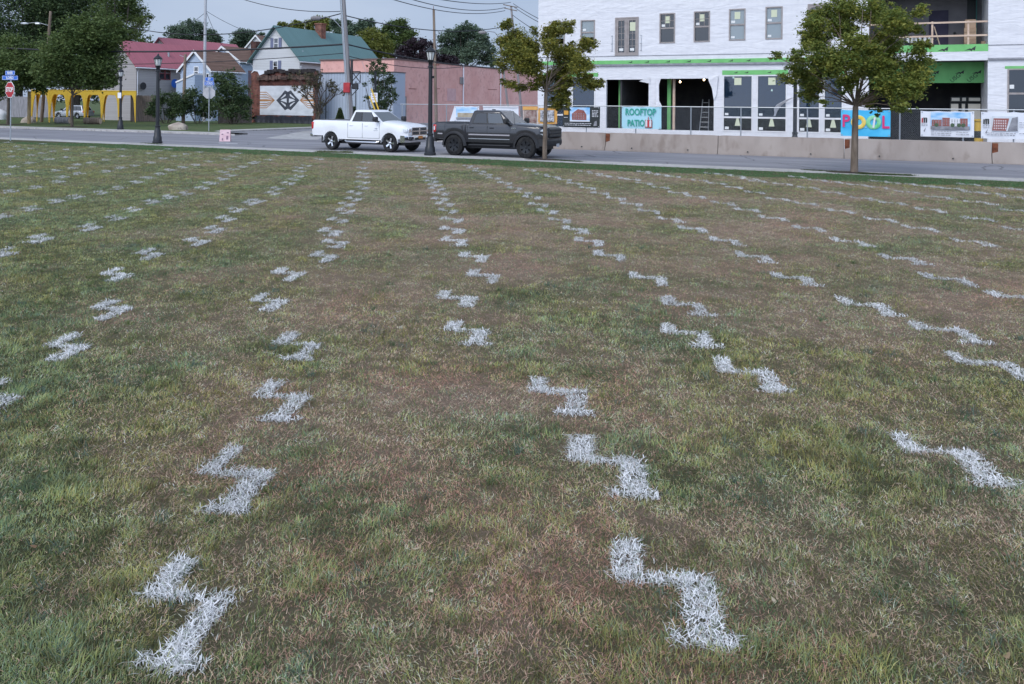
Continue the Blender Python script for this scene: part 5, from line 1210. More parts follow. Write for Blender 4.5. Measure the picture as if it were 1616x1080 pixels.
for sg in (-1, 1):
    ys = sorted((sg*.755, sg*(Wd-.03)))
    h_ = MB().cbox(Lh-.36, Lh-.04, ys[0], ys[1], .98, 1.24, .05).build('headlight', M['lens'], t, 40)
    mm_ = MB(); ya_ = sg*(Wd-.028); mm_.box(Lh-.34, Lh-.12, min(ya_, ya_+sg*.008), max(ya_, ya_+sg*.008), 1.06, 1.15); mm_.build('lamp_bowl', M['satin'], h_)
    tl_ = MB().cbox(-Lh-.01, -Lh+.17, sg*(Wd-.06)-.07, sg*(Wd-.06)+.07, 1.02, 1.36, .03).build('tail_light', M['red'], t, 40)
    ya_ = sg*(Wd+.012); MB().box(-Lh+.03, -Lh+.10, min(ya_, ya_+sg*.004), max(ya_, ya_+sg*.004), 1.12, 1.28).build('reversing_lens', M['lens'], tl_)
    ya_ = sg*(Wd+.006)
    for z_, h2 in ((.93, .055), (.765, .03)): MB().box(-1.02, 1.10, min(ya_, ya_-sg*.008), max(ya_, ya_-sg*.008), z_, z_+h2).build('side_stripe', M['steel'] if z_ < .9 else plain('pale_stripe', (.36,.34,.36), .4), t)
    MB().box(-2.68, -2.42, min(ya_, ya_-sg*.03), max(ya_, ya_-sg*.03), .94, .99).build('side_stripe', plain('pale_stripe', (.36,.34,.36), .4), t)
    MB().cbox(-1.0, 1.15, sg*(Wd-.01)-.09, sg*(Wd-.01)+.09, .47, .54, .03).build('running_board', M['satin'], t, 40)
    MB().cbox(1.18, 1.42, sg*(Wd-.008)-.012, sg*(Wd-.008)+.012, 1.235, 1.285, .008).build('side_badge', M['chrome'], t)
mb = MB(); rg = []
for k_ in range(13):
    y = -1+k_/6; dx = -.22*abs(y)**3
    rg.append([(Lh-.28+dx*.5, y*(Wd+.0), .52), (Lh+.10+dx, y*(Wd+.0), .54), (Lh+.13+dx, y*Wd, .62), (Lh+.13+dx, y*Wd, .76), (Lh+.06+dx, y*Wd, .83), (Lh-.28+dx*.5, y*Wd, .83)])
mb.loft(rg, True, True); mb.build('front_bumper', M['satin'], t, 40)
MB().box(Lh+.14, Lh+.15, -.17, .17, .48, .62).build('licence_plate', plain('grey_plate', (.45,.46,.48), .5), t)
MB().cbox(-Lh-.13, -Lh+.12, -Wd+.06, Wd-.06, .62, .80, .04).build('rear_bumper', M['satin'], t, 40)
MB().tube([(-Lh-.1, -.55, .62), (-Lh-.42, -.55, .60)], .05, 8).build('exhaust_tip', M['chrome'], t)
MB().tube([(1.28, -Wd+.16, 1.45), (1.22, -Wd+.17, 2.0)], .008, 5).build('aerial', M['wire'], t)
MB().cbox(-.3, -.12, -.05, .05, 2.015, 2.06, .02).build('roof_fin', M['black'], t)
# silver car behind the canopy
SV = dict(L=4.7, W=1.86, xr=-1.40, xf=1.40, R=.36, belt=1.02, hood=1.0, hoodf=.80, rail=1.0, roof=1.70, sill=.32, cb=-2.18, ab=1.05, rb=-1.85, rf=.35, paint=M['silverpaint'], fbot=.32, rbot=.36, crown=.05, tumble=.26, tw=.22, rimr=.66, rimback=M['satin'], rimmat=M['silverpaint'], spokes=5, spokeda=(0,), handlemat=M['silverpaint'], bed=False, z=0.0,
    sidewin=[(.06, .28, .08, .28, 'tintglass'), (.31, .56, .31, .60, 'tintglass'), (.59, .86, .64, .93, 'carglass')], trim=(.04, .88, .05, .96), gaps=(-1.35, -.30, .85), handles=(-1.0, .05))
p = at(116, 176, 101); U_, V_ = toUV(p.x, p.y)
t, Wd, Lh = vehicle('parked_car', 'silver estate car parked behind the yellow canopy', 'car', U_, V_, math.radians(190), SV)
for sg in (-1, 1):
    MB().cbox(Lh-.3, Lh-.02, sg*(Wd-.16)-.13, sg*(Wd-.16)+.13, .62, .78, .03).build('headlight', M['lens'], t, 40); MB().cbox(-Lh-.01, -Lh+.15, sg*(Wd-.1)-.09, sg*(Wd-.1)+.09, .75, 1.0, .03).build('tail_light', M['red'], t, 40)
MB().cbox(Lh-.15, Lh+.06, -Wd+.1, Wd-.1, .3, .55, .05).build('front_bumper', M['satin'], t, 40); MB().cbox(-Lh-.06, -Lh+.15, -Wd+.1, Wd-.1, .33, .58, .05).build('rear_bumper', M['silverpaint'], t, 40)
# ------------------------------------------------------------------ houses beyond the park
def gable_house(name, lab, u0, u1, v0, dep, ze, zr, wallm, roofm, group=None, over=.35, trim=None, ur=None):
    """gable end towards the road (local -y), ridge running away; local x along the road"""
    t = rthing(name, lab, 'house', u0, v0, 0, group); w_ = u1-u0; xr_ = (ur if ur is not None else (u0+u1)/2)-u0
    mb = MB(); prof = [(0, -.1), (w_, -.1), (w_, ze), (xr_, zr), (0, ze)]
    mb.loft([[(x, 0, z) for x, z in prof], [(x, dep, z) for x, z in prof]], True, True); mb.build('wall', wallm, t)
    rf = MB(); th_ = .16
    for xa, s_ in ((0, -1), (w_, 1)):
        dx, dz = xa-xr_, ze-zr; k_ = 1+over/abs(dx)
        e = (xr_+dx*k_, zr+dz*k_+.03)
        rf.loft([[(xr_, y, zr+.03), (e[0], y, e[1]), (e[0], y, e[1]+th_), (xr_, y, zr+.03+th_)] for y in (-over, dep+over)], True, True)
    r = rf.build('roof', roofm, t)
    gt = MB(); dr_ = MB()
    for xa, s_ in ((0, -1), (w_, 1)):
        dx, dz = xa-xr_, ze-zr; k_ = 1+over/abs(dx); gx, gz = xr_+dx*k_+s_*.06, zr+dz*k_+.04
        gt.tube([(gx, -over, gz), (gx, dep+over, gz)], .075, 6)
        dr_.tube([(gx, .15, gz), (xa+s_*.06, .15, gz-.5), (xa+s_*.06, .15, .1)], .045, 6)
    gt.build('gutter', M['offwhite'], t); dr_.build('downpipe', M['offwhite'], t)
    if trim:
        tm = MB()
        for xa in (0, w_):
            dx, dz = xa-xr_, ze-zr; k_ = 1+over/abs(dx)
            tm.slab([(xr_, -over-.05, zr-.10), (xr_+dx*k_, -over-.05, zr+dz*k_-.10), (xr_+dx*k_, -over-.05, zr+dz*k_+.22), (xr_, -over-.05, zr+.22)], (0, .045, 0))
        tm.build('barge_board', trim, t)
    return t, r
def hwin(t, x, z, w_, h_, trim, side=None, shutter=None, pane=None, hinge=.0):
    """a window on the front (side None) or on the right wall at x = side, then x is the distance back"""
    mb = MB(); o = .05
    rectframe(mb, x-w_/2, x+w_/2, z, z+h_, .09, -o, -.003); mb.box(x-w_/2+.09, x+w_/2-.09, -o+.005, -.004, z+h_/2-.035, z+h_/2+.035)
    f = mb.build('window', trim, t)
    p_ = MB().box(x-w_/2+.09, x+w_/2-.09, -.022, -.008, z+.09, z+h_-.09).build('pane', pane or M['houseglass'], f)
    if shutter:
        for s_ in (-1, 1): MB().cbox(x+s_*(w_/2+.27)-.23, x+s_*(w_/2+.27)+.23, -.06, -.003, z, z+h_, .012).build('shutter', shutter, f)
    if side is not None: f.location = (side, 0, 0); f.rotation_euler = (0, 0, math.pi/2)
    return f
SIDE_W = boards('white_siding', (.62,.62,.62), .2, 'Z', .6, .14, .72, .06); SIDE_B = boards('pale_blue_siding', (.42,.50,.62), .18, 'Z', .6, .14, .75, .06)
SIDE_G = boards('grey_siding', (.40,.375,.37), .2, 'Z', .6, .14, .75, .08)
SEAM_G = boards('green_metal_roof', (.105,.19,.185), .45, 'Y', .45, .07, .7, .08, .03); SEAM_R = boards('red_metal_roof', (.36,.115,.14), .5, 'Y', .5, .07, .75, .08, .03)
SHIN = boards('brown_shingles', (.17,.105,.08), .22, 'X', .9, .16, .6, .3, .02)
# white house, green roof
V0 = 76
xl, _ = pv(399, 100, V0); xr_, _ = pv(473, 100, V0); _, zr = pv(435, 43, V0); _, ze = pv(474, 92, V0)
ur_ = (xl+xr_)/2; dep = pu(566, 56, ur_)[0]-V0
wh, rf_ = gable_house('white_house', 'white house with green metal roof rising behind the mural wall', xl, xr_, V0, dep, ze, zr, SIDE_W, SEAM_G, over=.5)
for xa in (0, 1): pass
m_ = MB().box(-.003, xr_-xl+.003, -.02, -.002, ze-.05, ze+.05)
BLUE = boards('blue_shutter', (.20,.22,.33), .08, 'Z', .6, .2, .7, .05)
def onw(px, py): a, b_ = pv(px, py, V0); return a-xl, b_
for px, ya, yb_ in ((436, 60, 77.5), (435, 96, 114)):
    x_, zt_ = onw(px, ya); _, zb_ = onw(px, yb_); hwin(wh, x_, zb_, .75, zt_-zb_, M['white'], None, BLUE)
hwin(wh, 4.0, 3.6, .8, 1.4, M['white'], xr_-xl, None); hwin(wh, 9.0, 3.6, .8, 1.4, M['white'], xr_-xl, None)
yq = pu(501, 45, ur_)[0]-V0; xq = (xr_-xl)/2+.5
c_ = MB().box(xq-.5, xq+.5, yq-.45, yq+.45, zr-.9, zr+1.0); c_.box(xq-.58, xq+.58, yq-.53, yq+.53, zr+1.002, zr+1.15).build('chimney', brickmat('chimney_brick', (.30,.11,.07), (.24,.09,.06), (.3,.27,.25)), wh)
MB().tube([((xr_-xl)*.9, 1.4, ze+.35), ((xr_-xl)*.9, 1.4, ze+1.0)], .09, 8).build('vent_pipe', M['steel'], wh)
# grey house, red roof (front block and the taller block behind)
V0 = 66
xc, ze = pv(215, 103, V0); xw = pv(163, 103, V0)[0]; _, zr = pv(199, 66, V0)
dep = pu(344, 100, xc)[0]-V0
gh, rf_ = gable_house('grey_house', 'grey house with red metal roof behind the left trees', xw, xc, V0, min(dep, 17), ze, zr, SIDE_G, SEAM_R, over=.35)
w_ = xc-xw
V1 = 78; xa, zr2 = pv(253, 61, V1); xb, _ = pv(262, 84, V1); 
mb = MB(); e0, e1 = xa-3.2-xw, xa+3.4-xw; ya = V1-66; yb_ = ya+14; z0_ = zr2-2.9
for s_, ex in ((-1, e0), (1, e1)): mb.loft([[(xa-xw, y, zr2), (ex, y, z0_), (ex, y, z0_+.16), (xa-xw, y, zr2+.16)] for y in (ya-.3, yb_)], True, True)
mb.build('roof', SEAM_R, gh)
MB().loft([[(xa-xw-3, y, z0_-4), (xa-xw+3, y, z0_-4), (xa-xw+3, y, z0_+.2), (xa-xw, y, zr2-.05), (xa-xw-3, y, z0_+.2)] for y in (ya, yb_-.2)], True, True).build('wall', SIDE_G, gh)
def onr(px, py, u0): v, z = pu(px, py, u0); return v, z
v_, zt_ = onr(256, 107, xc); _, zb_ = onr(256, 126, xc)
hwin(gh, v_-66, zb_, .95, zt_-zb_, plain('maroon_trim', (.2,.05,.06), .5), w_); hwin(gh, onr(264, 107, xc)[0]-66, zb_, .95, zt_-zb_, plain('maroon_trim', (.2,.05,.06), .5), w_)
for px, py, s_ in ((221, 136, .45), (271, 132, .55)):
    v_, z_ = onr(px, py, xc); dsh = MB().lathe([(.01, 0), (s_*.6, .05), (s_, .18)], 12, 'x', (w_+.35, v_-66, z_)).tube([(w_, v_-66, z_-.3), (w_+.35, v_-66, z_)], .03, 5).build('satellite_dish', M['signblue'] if s_ > .5 else M['satin'], gh, 40)
v_, z_ = onr(279, 103, xc)
for px in (277,): MB().lathe([(.01, -.2), (.12, -.2), (.12, .5), (.16, .52), (.16, .62), (.01, .64)], 10, c=(w_-1.2, onr(px, 100, xc)[0]-66, ze+1.2)).build('roof_vent', M['steel'], gh)
# light blue house with brown roof, and its taller neighbour
V0 = 70
xl, ze = pv(285, 111, V0); xr_, _ = pv(333, 111, V0); _, zr = pv(307.5, 82, V0)
dep = pu(372, 106, xr_)[0]-V0
bh, rf_ = gable_house('blue_house', 'small light blue house with brown roof and white trim', xl, xr_, V0, min(max(dep, 5), 14), ze, zr, SIDE_B, SHIN, over=.3, trim=M['white'])
x_, zt_ = pv(310, 105, V0); _, zb_ = pv(310, 121, V0); hwin(bh, x_-xl, zb_, .75, zt_-zb_, M['white'])
x_, zt_ = pv(328, 116, V0); hwin(bh, x_-xl, zt_-1.0, .5, 1.0, M['white'])
mb = MB(); xa_, za = pv(293, 132, V0-.1); xb_, zb2 = pv(322, 119, V0-.1); mb.slab([(xa_-xl, -1.6, za), (xb_-xl, -1.6, zb2), (xb_-xl, -1.6, zb2+.2), (xa_-xl, -1.6, za+.2)], (0, 1.55, 0)); mb.build('lean_to_roof', M['white'], bh)
mb = MB(); mb.loft([[(xa_-xl, y, -.1), (xb_-xl, y, -.1), (xb_-xl, y, zb2-.02), (xa_-xl, y, za-.02)] for y in (-1.5, -.01)], True, True); mb.build('lean_to_wall', SIDE_B, bh)
V0 = 84
xl, ze = pv(330, 98, V0); xr_, _ = pv(379, 98, V0); xm_, zr = pv(352, 75, V0)
bh2, rf_ = gable_house('brown_roof_house', 'pale blue house with brown roof between the blue and white houses', xl, xr_, V0, 9, ze, zr, SIDE_B, SHIN, over=.3, trim=M['white'], ur=xm_)
x_, z_ = pv(404, 66, V0+4); MB().box(x_-xl-.5, x_-xl+.5, 3.5, 4.5, ze-1, z_).build('chimney', brickmat('dark_chimney_brick', (.12,.05,.04), (.09,.04,.035), (.15,.13,.12)), bh2)
V0 = 104; xl, ze = pv(390, 75, V0); xr_, _ = pv(420, 75, V0); _, zr = pv(407, 57, V0)
gable_house('far_house', 'white gable with brown roof peeking out left of the green roof', xl, xr_, V0, 9, ze, zr, SIDE_W, SHIN, over=.3, trim=M['white'])

# ------------------------------------------------------------------ pink building and the corrugated shed
V0 = 74
PKM = noisy('pink_painted_block', (.66,.35,.30), (.74,.43,.375), .5, .85, .15, 12, c3=(.58,.31,.275), s3=2.2)
xl, zt = pv(506, 94, V0); xc, ztc = pv(622, 94, V0)
pk = rthing('pink_building', 'long low pink painted warehouse behind the pickups', 'building', xl, V0); w_ = xc-xl; D_ = 62
MB().loft([[(0, y, -.1), (w_, y, -.1), (w_, y, ztc), (0, y, zt)] for y in (0, D_)], True, True).build('wall', PKM, pk)
mb = MB(); mb.box(-.1, w_+.12, -.12, D_, ztc+.001, ztc+.14); mb.build('roof_edge', plain('rusty_coping', (.14,.09,.08), .7), pk)
def onp(px, py): v, z = pu(px, py, xc); return v-V0, z
for px in (730, 789):
    y_, z_ = onp(px, 106); MB().tube([(w_+.14, y_, 0), (w_+.14, y_, z_)], .09, 8).tube([(w_+.14, y_, z_), (w_+.14, y_, z_+.25)], .16, 8).build('downpipe', M['offwhite'], pk)
for px in (712,):
    y_, z0_ = onp(px, 160); _, z1_ = onp(px, 140); MB().box(w_+.002, w_+.07, y_-1.1, y_+1.1, z0_, z1_).build('blocked_window', noisy('pale_pink', (.56,.34,.33), (.62,.4,.39), 2, .8), pk)
ln = MB()
for a, b_, py in ((645, 657, 140), (770, 784, 141), (690, 694, 140)):
    y0_, z_ = onp(a, py); y1_, _ = onp(b_, py); ln.box(w_+.001, w_+.03, y0_, y1_, z_-.06, z_+.02)
ln.build('lintel', PBRICK, pk)
y_, z0_ = onp(632.5, 190); _, z1_ = onp(632.5, 154)
MB().box(w_+.003, w_+.06, y_-.9, y_+.9, .05, z1_).build('door', noisy('pale_blue_door', (.36,.40,.44), (.44,.47,.5), 2, .6), pk)
mb = MB()
for a in (-1.0, .9): mb.box(w_+.003, w_+.1, y_+a, y_+a+.1, .05, z1_+.12)
mb.box(w_+.003, w_+.1, y_-.9, y_+.9, z1_+.002, z1_+.12); mb.build('door_frame', noisy('taupe_wood', (.25,.2,.18), (.32,.27,.25), 3, .7), pk)
MB().cbox(w_+.0, w_+.35, y_-.5, y_-.2, z1_+.45, z1_+.75, .04).build('wall_light', M['satin'], pk)
MB().cbox(w_+.002, w_+.2, onp(727, 130)[0]-.3, onp(727, 130)[0]+.5, onp(727, 133)[1], onp(727, 122)[1], .03).build('meter_box', M['greypole'], pk)
V0 = 71.5
xl, zt = pv(497, 116, V0); xr_, zt2 = pv(621, 115, V0)
sh = rthing('metal_shed', 'blue grey corrugated metal wall in front of the pink building', 'building', xl, V0)
CORR = boards('corrugated_blue_metal', (.40,.45,.53), .38, 'X', .5, .12, .72, .1, .04)
MB().box(0, xr_-xl, 0, 2.3, -.1, zt).build('wall', CORR, sh); MB().box(-.05, xr_-xl+.05, -.12, 2.4, zt+.001, zt+.1).build('roof_edge', plain('dark_coping', (.12,.10,.10), .7), sh)
dk = MB()
for px in (514, 561): a = pv(px, 150, V0)[0]-xl; dk.box(a, a+.10, -.03, -.001, 0, zt-.9)
dk.build('panel_gap', M['ink'], sh)
# ------------------------------------------------------------------ ruined brick wall with the painted panel
V0 = 68.5
mw = rthing('ruined_wall', 'ruined brick wall fragment with a white mural panel', 'wall', pv(395, 150, V0)[0], V0); xo = pv(395, 150, V0)[0]
def w2(cx, cy): a, b_ = pv(380+cx/9.82, 100+cy/9.82, V0); return a-xo, b_
RB = brickmat('ruin_brick', (.24,.085,.06), (.16,.06,.048), (.22,.19,.17), .26, .09)
P_ = [w2(*q) for q in ((1145, 880), (1145, 130), (1100, 118), (960, 122), (900, 128), (760, 120), (640, 128), (520, 118), (400, 125), (372, 150), (300, 165), (230, 130), (165, 120), (160, 300), (150, 420), (158, 520), (128, 600), (135, 690), (88, 780), (92, 880))]
P_ = [(x, max(z, -.05)) for x, z in P_]; P_[0] = (P_[0][0], -.05); P_[-1] = (P_[-1][0], -.05)
rr_ = random.Random(5); Q_ = []
for i in range(len(P_)):
    a, b_ = P_[i], P_[(i+1) % len(P_)]
    nseg = 1 if i == len(P_)-1 else 4
    for k_ in range(nseg): Q_.append((a[0]+(b_[0]-a[0])*k_/nseg+(rr_.uniform(-.07, .07) if i not in (0, len(P_)-1) else 0), max(-.05, a[1]+(b_[1]-a[1])*k_/nseg+rr_.uniform(-.06, .06))))
MB().poly(Q_, 0, .55).build('brick_face', RB, mw)
rub = MB()
for i in range(60):
    x_, z_ = w2(rr_.uniform(85, 230), 0); h_ = max(0, rr_.gauss(.5, .6)); s_ = rr_.uniform(.08, .2); x_ += rr_.uniform(-.3, .3)
    rub.cbox(x_-s_, x_+s_, -.55+rr_.uniform(-.2, .35), -.15+rr_.uniform(-.2, .3), h_*.6, h_*.6+s_*.9, .02)
rub.build('fallen_brick', RB, mw)
a, b_ = w2(300, 800), w2(1130, 350)
MB().box(a[0], b_[0], -.05, -.003, a[1], b_[1]).build('mural_panel', noisy('weathered_white_panel', (.52,.53,.55), (.68,.69,.72), .8, .7, .1, stretch=(1, 1, 2), world=False), mw)
def wp_(pts, y, th=.006): return MB().poly([w2(*q) for q in pts], y, th)
EM = noisy('slate_paint', (.035,.04,.055), (.07,.075,.09), 2, .7)
HX = [(555, 575), (620, 510), (690, 420), (735, 445), (780, 420), (850, 510), (915, 575), (850, 650), (780, 730), (735, 705), (690, 730), (620, 650)]
wp_(HX, -.06).build('mural_emblem', EM, mw)
WP = plain('mural_white', (.62,.63,.66), .7); wo = MB()
for mx_ in (1, -1):
    for my_ in (1, -1):
        f_ = lambda q: w2(735+(q[0]-735)*mx_, 575+(q[1]-575)*my_)
        wo.poly([f_(q) for q in ((622, 548), (694, 478), (706, 484), (700, 508), (640, 548))], -.068, .006)
    f_ = lambda q: w2(735+(q[0]-735)*mx_, q[1]); wo.poly([f_(q) for q in ((620, 577), (660, 556), (715, 545), (718, 612), (690, 600))], -.068, .006)
wo.build('emblem_gap', WP, mw)
st = MB()
for mx_ in (1, -1):
    for yi in (450, 487, 525, 575, 625, 658, 692):
        hh = 6 if yi != 575 else 16
        f_ = lambda x, y: w2(735+(x-735)*mx_+(0 if mx_ > 0 else -18), y)
        st.slab([(f_(302, yi-hh)[0], -.06, f_(302, yi-hh)[1]), (f_(405, yi-hh)[0], -.06, f_(405, yi-hh)[1]), (f_(405, yi+hh)[0], -.06, f_(405, yi+hh)[1]), (f_(302, yi+hh)[0], -.06, f_(302, yi+hh)[1])], (0, .005, 0))
        st.slab([(f_(405, yi-hh)[0], -.06, f_(405, yi-hh)[1]), (f_(530, 572)[0], -.06, f_(530, 572)[1]), (f_(530, 578)[0], -.06, f_(530, 578)[1]), (f_(405, yi+hh)[0], -.06, f_(405, yi+hh)[1])], (0, .005, 0))
st.build('mural_stripe', noisy('ochre_paint', (.36,.16,.06), (.46,.24,.10), 3, .7), mw)
a, b_ = w2(275, 270), w2(1140, 180); mb = MB()
for i in range(18):
    t0, t1 = i/18, (i+1)/18; z_ = a[1]+(b_[1]-a[1])*rr_.uniform(.0, .25); mb.box(a[0]+(b_[0]-a[0])*t0, a[0]+(b_[0]-a[0])*t1-.03, -.28-rr_.uniform(0, .12), -.01, z_, b_[1]-rr_.uniform(0, .3)*(b_[1]-a[1]))
mb.build('charred_beam', noisy('charred_wood', (.035,.022,.02), (.17,.105,.085), 3, .9, .4, stretch=(.2, 1, 1)), mw)
a, b_ = w2(280, 355), w2(1140, 272); MB().box(a[0], b_[0], -.04, -.004, a[1], b_[1]).build('dark_band', noisy('sooty_brick', (.06,.025,.02), (.13,.05,.04), 2, .9), mw)
tp = MB(); vs = []; fs = []; n_ = 40
for i in range(n_+1):
    x_ = w2(215+(1125-215)*i/n_, 0)[0]
    for j, z_ in enumerate((w2(0, 808)[1], w2(0, 850)[1], w2(0, 900)[1]*.5, .02)): vs.append((x_, -.12-.10*j/3-.08*abs(math.sin(i*.9+j*1.3))-.04*math.sin(i*2.3), max(z_, .02)+.05*math.sin(i*.7)*(j == 0)))
for i in range(n_):
    for j in range(3): b0 = i*4+j; fs.append((b0, b0+4, b0+5, b0+1))
tp.add(vs, fs); tp.build('black_tarp', plain('black_plastic', (.02,.021,.028), .4), mw, 60)
rt = MB()
for i in range(16):
    a0, b0 = w2(385+i*47, 0)[0], w2(385+(i+1)*47+12, 0)[0]; zt_ = w2(0, 112)[1]+rr_.uniform(-.12, .1); rt.cbox(a0, b0, -.2-rr_.uniform(0, .15), .6+rr_.uniform(0, .1), zt_-rr_.uniform(.25, .5), zt_+.02*(i % 2), .03)
rt.build('roof_edge', noisy('tar_edge', (.018,.016,.018), (.05,.04,.04), 3, .9, .4), mw)
MB().poly([w2(*q) for q in ((165, 160), (200, 105), (380, 110), (372, 160), (300, 190), (270, 130), (215, 120))], -.1, .05).build('loose_membrane', M['offwhite'], mw)
dr = MB().box(w2(95, 0)[0], w2(160, 0)[0], .2, .5, 0, w2(0, 115)[1]); dr.build('side_pier', noisy('dark_pier', (.05,.05,.075), (.1,.06,.06), 1.5, .8), mw)

# ------------------------------------------------------------------ yellow canopy of arched sails in the park
pc = at(136, 190, 86); U_, V_ = toUV(pc.x, pc.y)
cn = thing('canopy', 'yellow arched fabric canopy on slender legs in the park', 'canopy', (pc.x, pc.y, 0), math.radians(24))
CW = 142*86/F; zt = at(136, 144, 86).z; nb = 6; bw = CW/nb; CDp = 4.2
def sail(x0, y0, x1, y1, p_=5.0):
    """an arched sail between two legs: full at the top edge, running down each leg to a point"""
    mb = MB(); n_ = 14; top = []; bot = []
    for i in range(n_+1):
        q = i/n_; e = abs(2*q-1); z_ = zt*(1-.97*e**p_)-.42*(1-e**2); x, y = x0+(x1-x0)*q, y0+(y1-y0)*q
        top.append((x, y, zt)); bot.append((x, y, max(.02, min(z_, zt-.05))))
    dx, dy = (y1-y0), -(x1-x0); l_ = math.hypot(dx, dy); dx, dy = dx/l_*.02, dy/l_*.02
    rg = [[t_, b_, (b_[0]+dx, b_[1]+dy, b_[2]), (t_[0]+dx, t_[1]+dy, t_[2])] for t_, b_ in zip(top, bot)]
    mb.loft(rg, True, True); return mb
for j, y_ in enumerate((-CDp/2, CDp/2)):
    for i in range(nb): sail(-CW/2+bw*i, y_, -CW/2+bw*(i+1), y_).build('sail', M['yellow'], cn)
    for i in range(nb+1): MB().tube([(-CW/2+bw*i, y_, 0), (-CW/2+bw*i, y_, zt)], .035, 6).build('leg', M['yellow'], cn)
for i in range(nb+1): sail(-CW/2+bw*i, -CDp/2+.03, -CW/2+bw*i, CDp/2-.03).build('sail', M['yellow'], cn)
for i in range(nb):
    for s_ in (-1, 1): sail(-CW/2+bw*i+.05, -CDp/2*s_+.05*s_, -CW/2+bw*(i+1)-.05, CDp/2*s_-.05*s_, 7.0).build('cross_sail', M['yellow'], cn)
tb = MB()
for y_ in (-CDp/2, CDp/2): tb.tube([(-CW/2, y_, zt+.03), (CW/2, y_, zt+.03)], .05, 6)
for i in range(nb+1): tb.tube([(-CW/2+bw*i, -CDp/2, zt+.03), (-CW/2+bw*i, CDp/2, zt+.03)], .05, 6)
tb.build('top_frame', M['yellow'], cn)
p = at(46, 180, 78); t = thing('timber_post', 'pale wooden post standing by itself in the park', 'post', (p.x, p.y, 0))
MB().cbox(-.12, .12, -.12, .12, -.1, at(46, 145, 78).z, .02).build('post_shaft', noisy('pale_timber', (.36,.25,.12), (.46,.34,.18), 2, .8), t); MB().box(-.14, .14, -.14, .14, at(46, 145, 78).z+.001, at(46, 145, 78).z+.05).build('post_cap', M['lumber'], t)

# ------------------------------------------------------------------ boulders and logs in the park
def rock(px0, px1, pyb, pyt, lab, mat, kind='boulder', seed=1, flat=.7):
    p = g((px0+px1)/2, pyb, 0); s_ = p.y/F; a = (px1-px0)*s_/2; h_ = (pyb-pyt)*s_*1.02; r = np.random.default_rng(seed); mb = MB(); rg = []
    ph = r.uniform(0, 6, 6)
    for i in range(9):
        q = i/8; rad = (math.sin(math.pi*min(.5, .5*(1-q)/.55)) if q > .45 else 1.0); ring = []
        for k_ in range(18):
            an = 2*math.pi*k_/18; wob = 1+.10*math.sin(2*an+ph[0]+2*q)+.06*math.sin(5*an+ph[1]+4*q)+.05*math.sin(9*an+ph[2])
            sq = 1/max(abs(math.cos(an)), abs(math.sin(an)))**.55
            ring.append((a*.86*rad*wob*sq*math.cos(an), a*flat*rad*wob*sq*math.sin(an), -.05+(h_+.05)*q*(1+.03*math.sin(3*an+ph[3]))))
        rg.append(ring)
    mb.loft(rg, True, True); o = mb.build(kind, mat, None, 70); o.location = p; return tag(o, lab, kind)
STONE = noisy('tan_stone', (.28,.22,.18), (.48,.41,.33), 1.5, .9, .6, 6, c3=(.2,.17,.15), s3=3); PALE = noisy('pale_stone', (.5,.48,.46), (.62,.6,.58), 1.5, .9, .5, 6)
rock(34, 57, 194, 183, 'rounded tan boulder in the park beside the pale wooden post', STONE, seed=2)
rock(-14, 11, 189, 172, 'pale boulder at the left edge beside the street tree', PALE, seed=4)
rock(265, 298, 205, 193, 'squared tan boulder on the park edge right of the lamp post', STONE, seed=7, flat=.55)
def log(px0, px1, py, lab, mat):
    a, b_ = g(px0, py, 0), g(px1, py, 0); b_.y = a.y-.4; r_ = .34; rg = []
    t = thing('log', lab, 'log', a.lerp(b_, .5), 0, 'logs laid along the park edge'); d = (b_-a)*.5
    for i in range(9):
        q = -1+i/4; rg.append([tuple(d*q+Vector((0, r_*math.cos(an)*(1+.06*math.sin(3*an+i)), r_*.95+r_*math.sin(an)*(1+.05*math.sin(4*an+i*2))))) for an in [2*math.pi*k_/12 for k_ in range(12)]])
    MB().loft(rg, True, True).build('log_body', mat, t, 60)
    for s_ in (-1, 1):
        c = d*s_*1.004; MB().lathe([(.001, -.015), (r_*.86, -.01), (r_*.9, .01), (.001, .015)], 12, 'x', (c.x, c.y, r_*.95)).build('cut_end', M['lumber'], t)
log(88, 118, 195, 'grey weathered log left of the small park tree trunk', M['greypole']); log(134, 166, 196, 'dark log right of the small park tree trunk', M['bark'])

# ------------------------------------------------------------------ timber fences
def plank_fence(px0, px1, Y0, Y1, pyt, lab, col, seed):
    a, b_ = at(px0, 175, Y0), at(px1, 175, Y1); zt_ = at(px0, pyt, Y0).z; d = Vector((b_.x-a.x, b_.y-a.y, 0)); L_ = d.length; r = random.Random(seed)
    t = thing('timber_fence', lab, 'fence', (a.x, a.y, 0), math.atan2(d.y, d.x)); mb = MB(); x = 0
    while x < L_: mb.box(x, x+.17, -.02, .02, .05, zt_+r.uniform(-.06, .06)); x += .185
    mb.build('boards', col, t)
    rl_ = MB()
    for z_ in (.4, zt_-.35): rl_.box(0, L_, .022, .08, z_, z_+.1)
    rl_.build('rails', col, t)
    for k_ in range(int(L_/2.4)+1): MB().box(k_*2.4, k_*2.4+.12, .082, .2, -.1, zt_+.08).build('post', col, t)
GW = noisy('grey_boards', (.22,.21,.215), (.34,.32,.33), 3, .9, .2, stretch=(3, 3, .4)); DW = noisy('dark_boards', (.10,.085,.075), (.17,.14,.125), 3, .9, .2, stretch=(3, 3, .4))
plank_fence(-30, 85, 104, 104, 152, 'grey board fence behind the left end of the canopy', GW, 1)
plank_fence(206, 245, 88, 88, 151, 'dark board fence right of the canopy below the grey house', DW, 2)
plank_fence(345, 396, 84, 86, 156, 'dark board fence half hidden by the tall shrub', DW, 3)

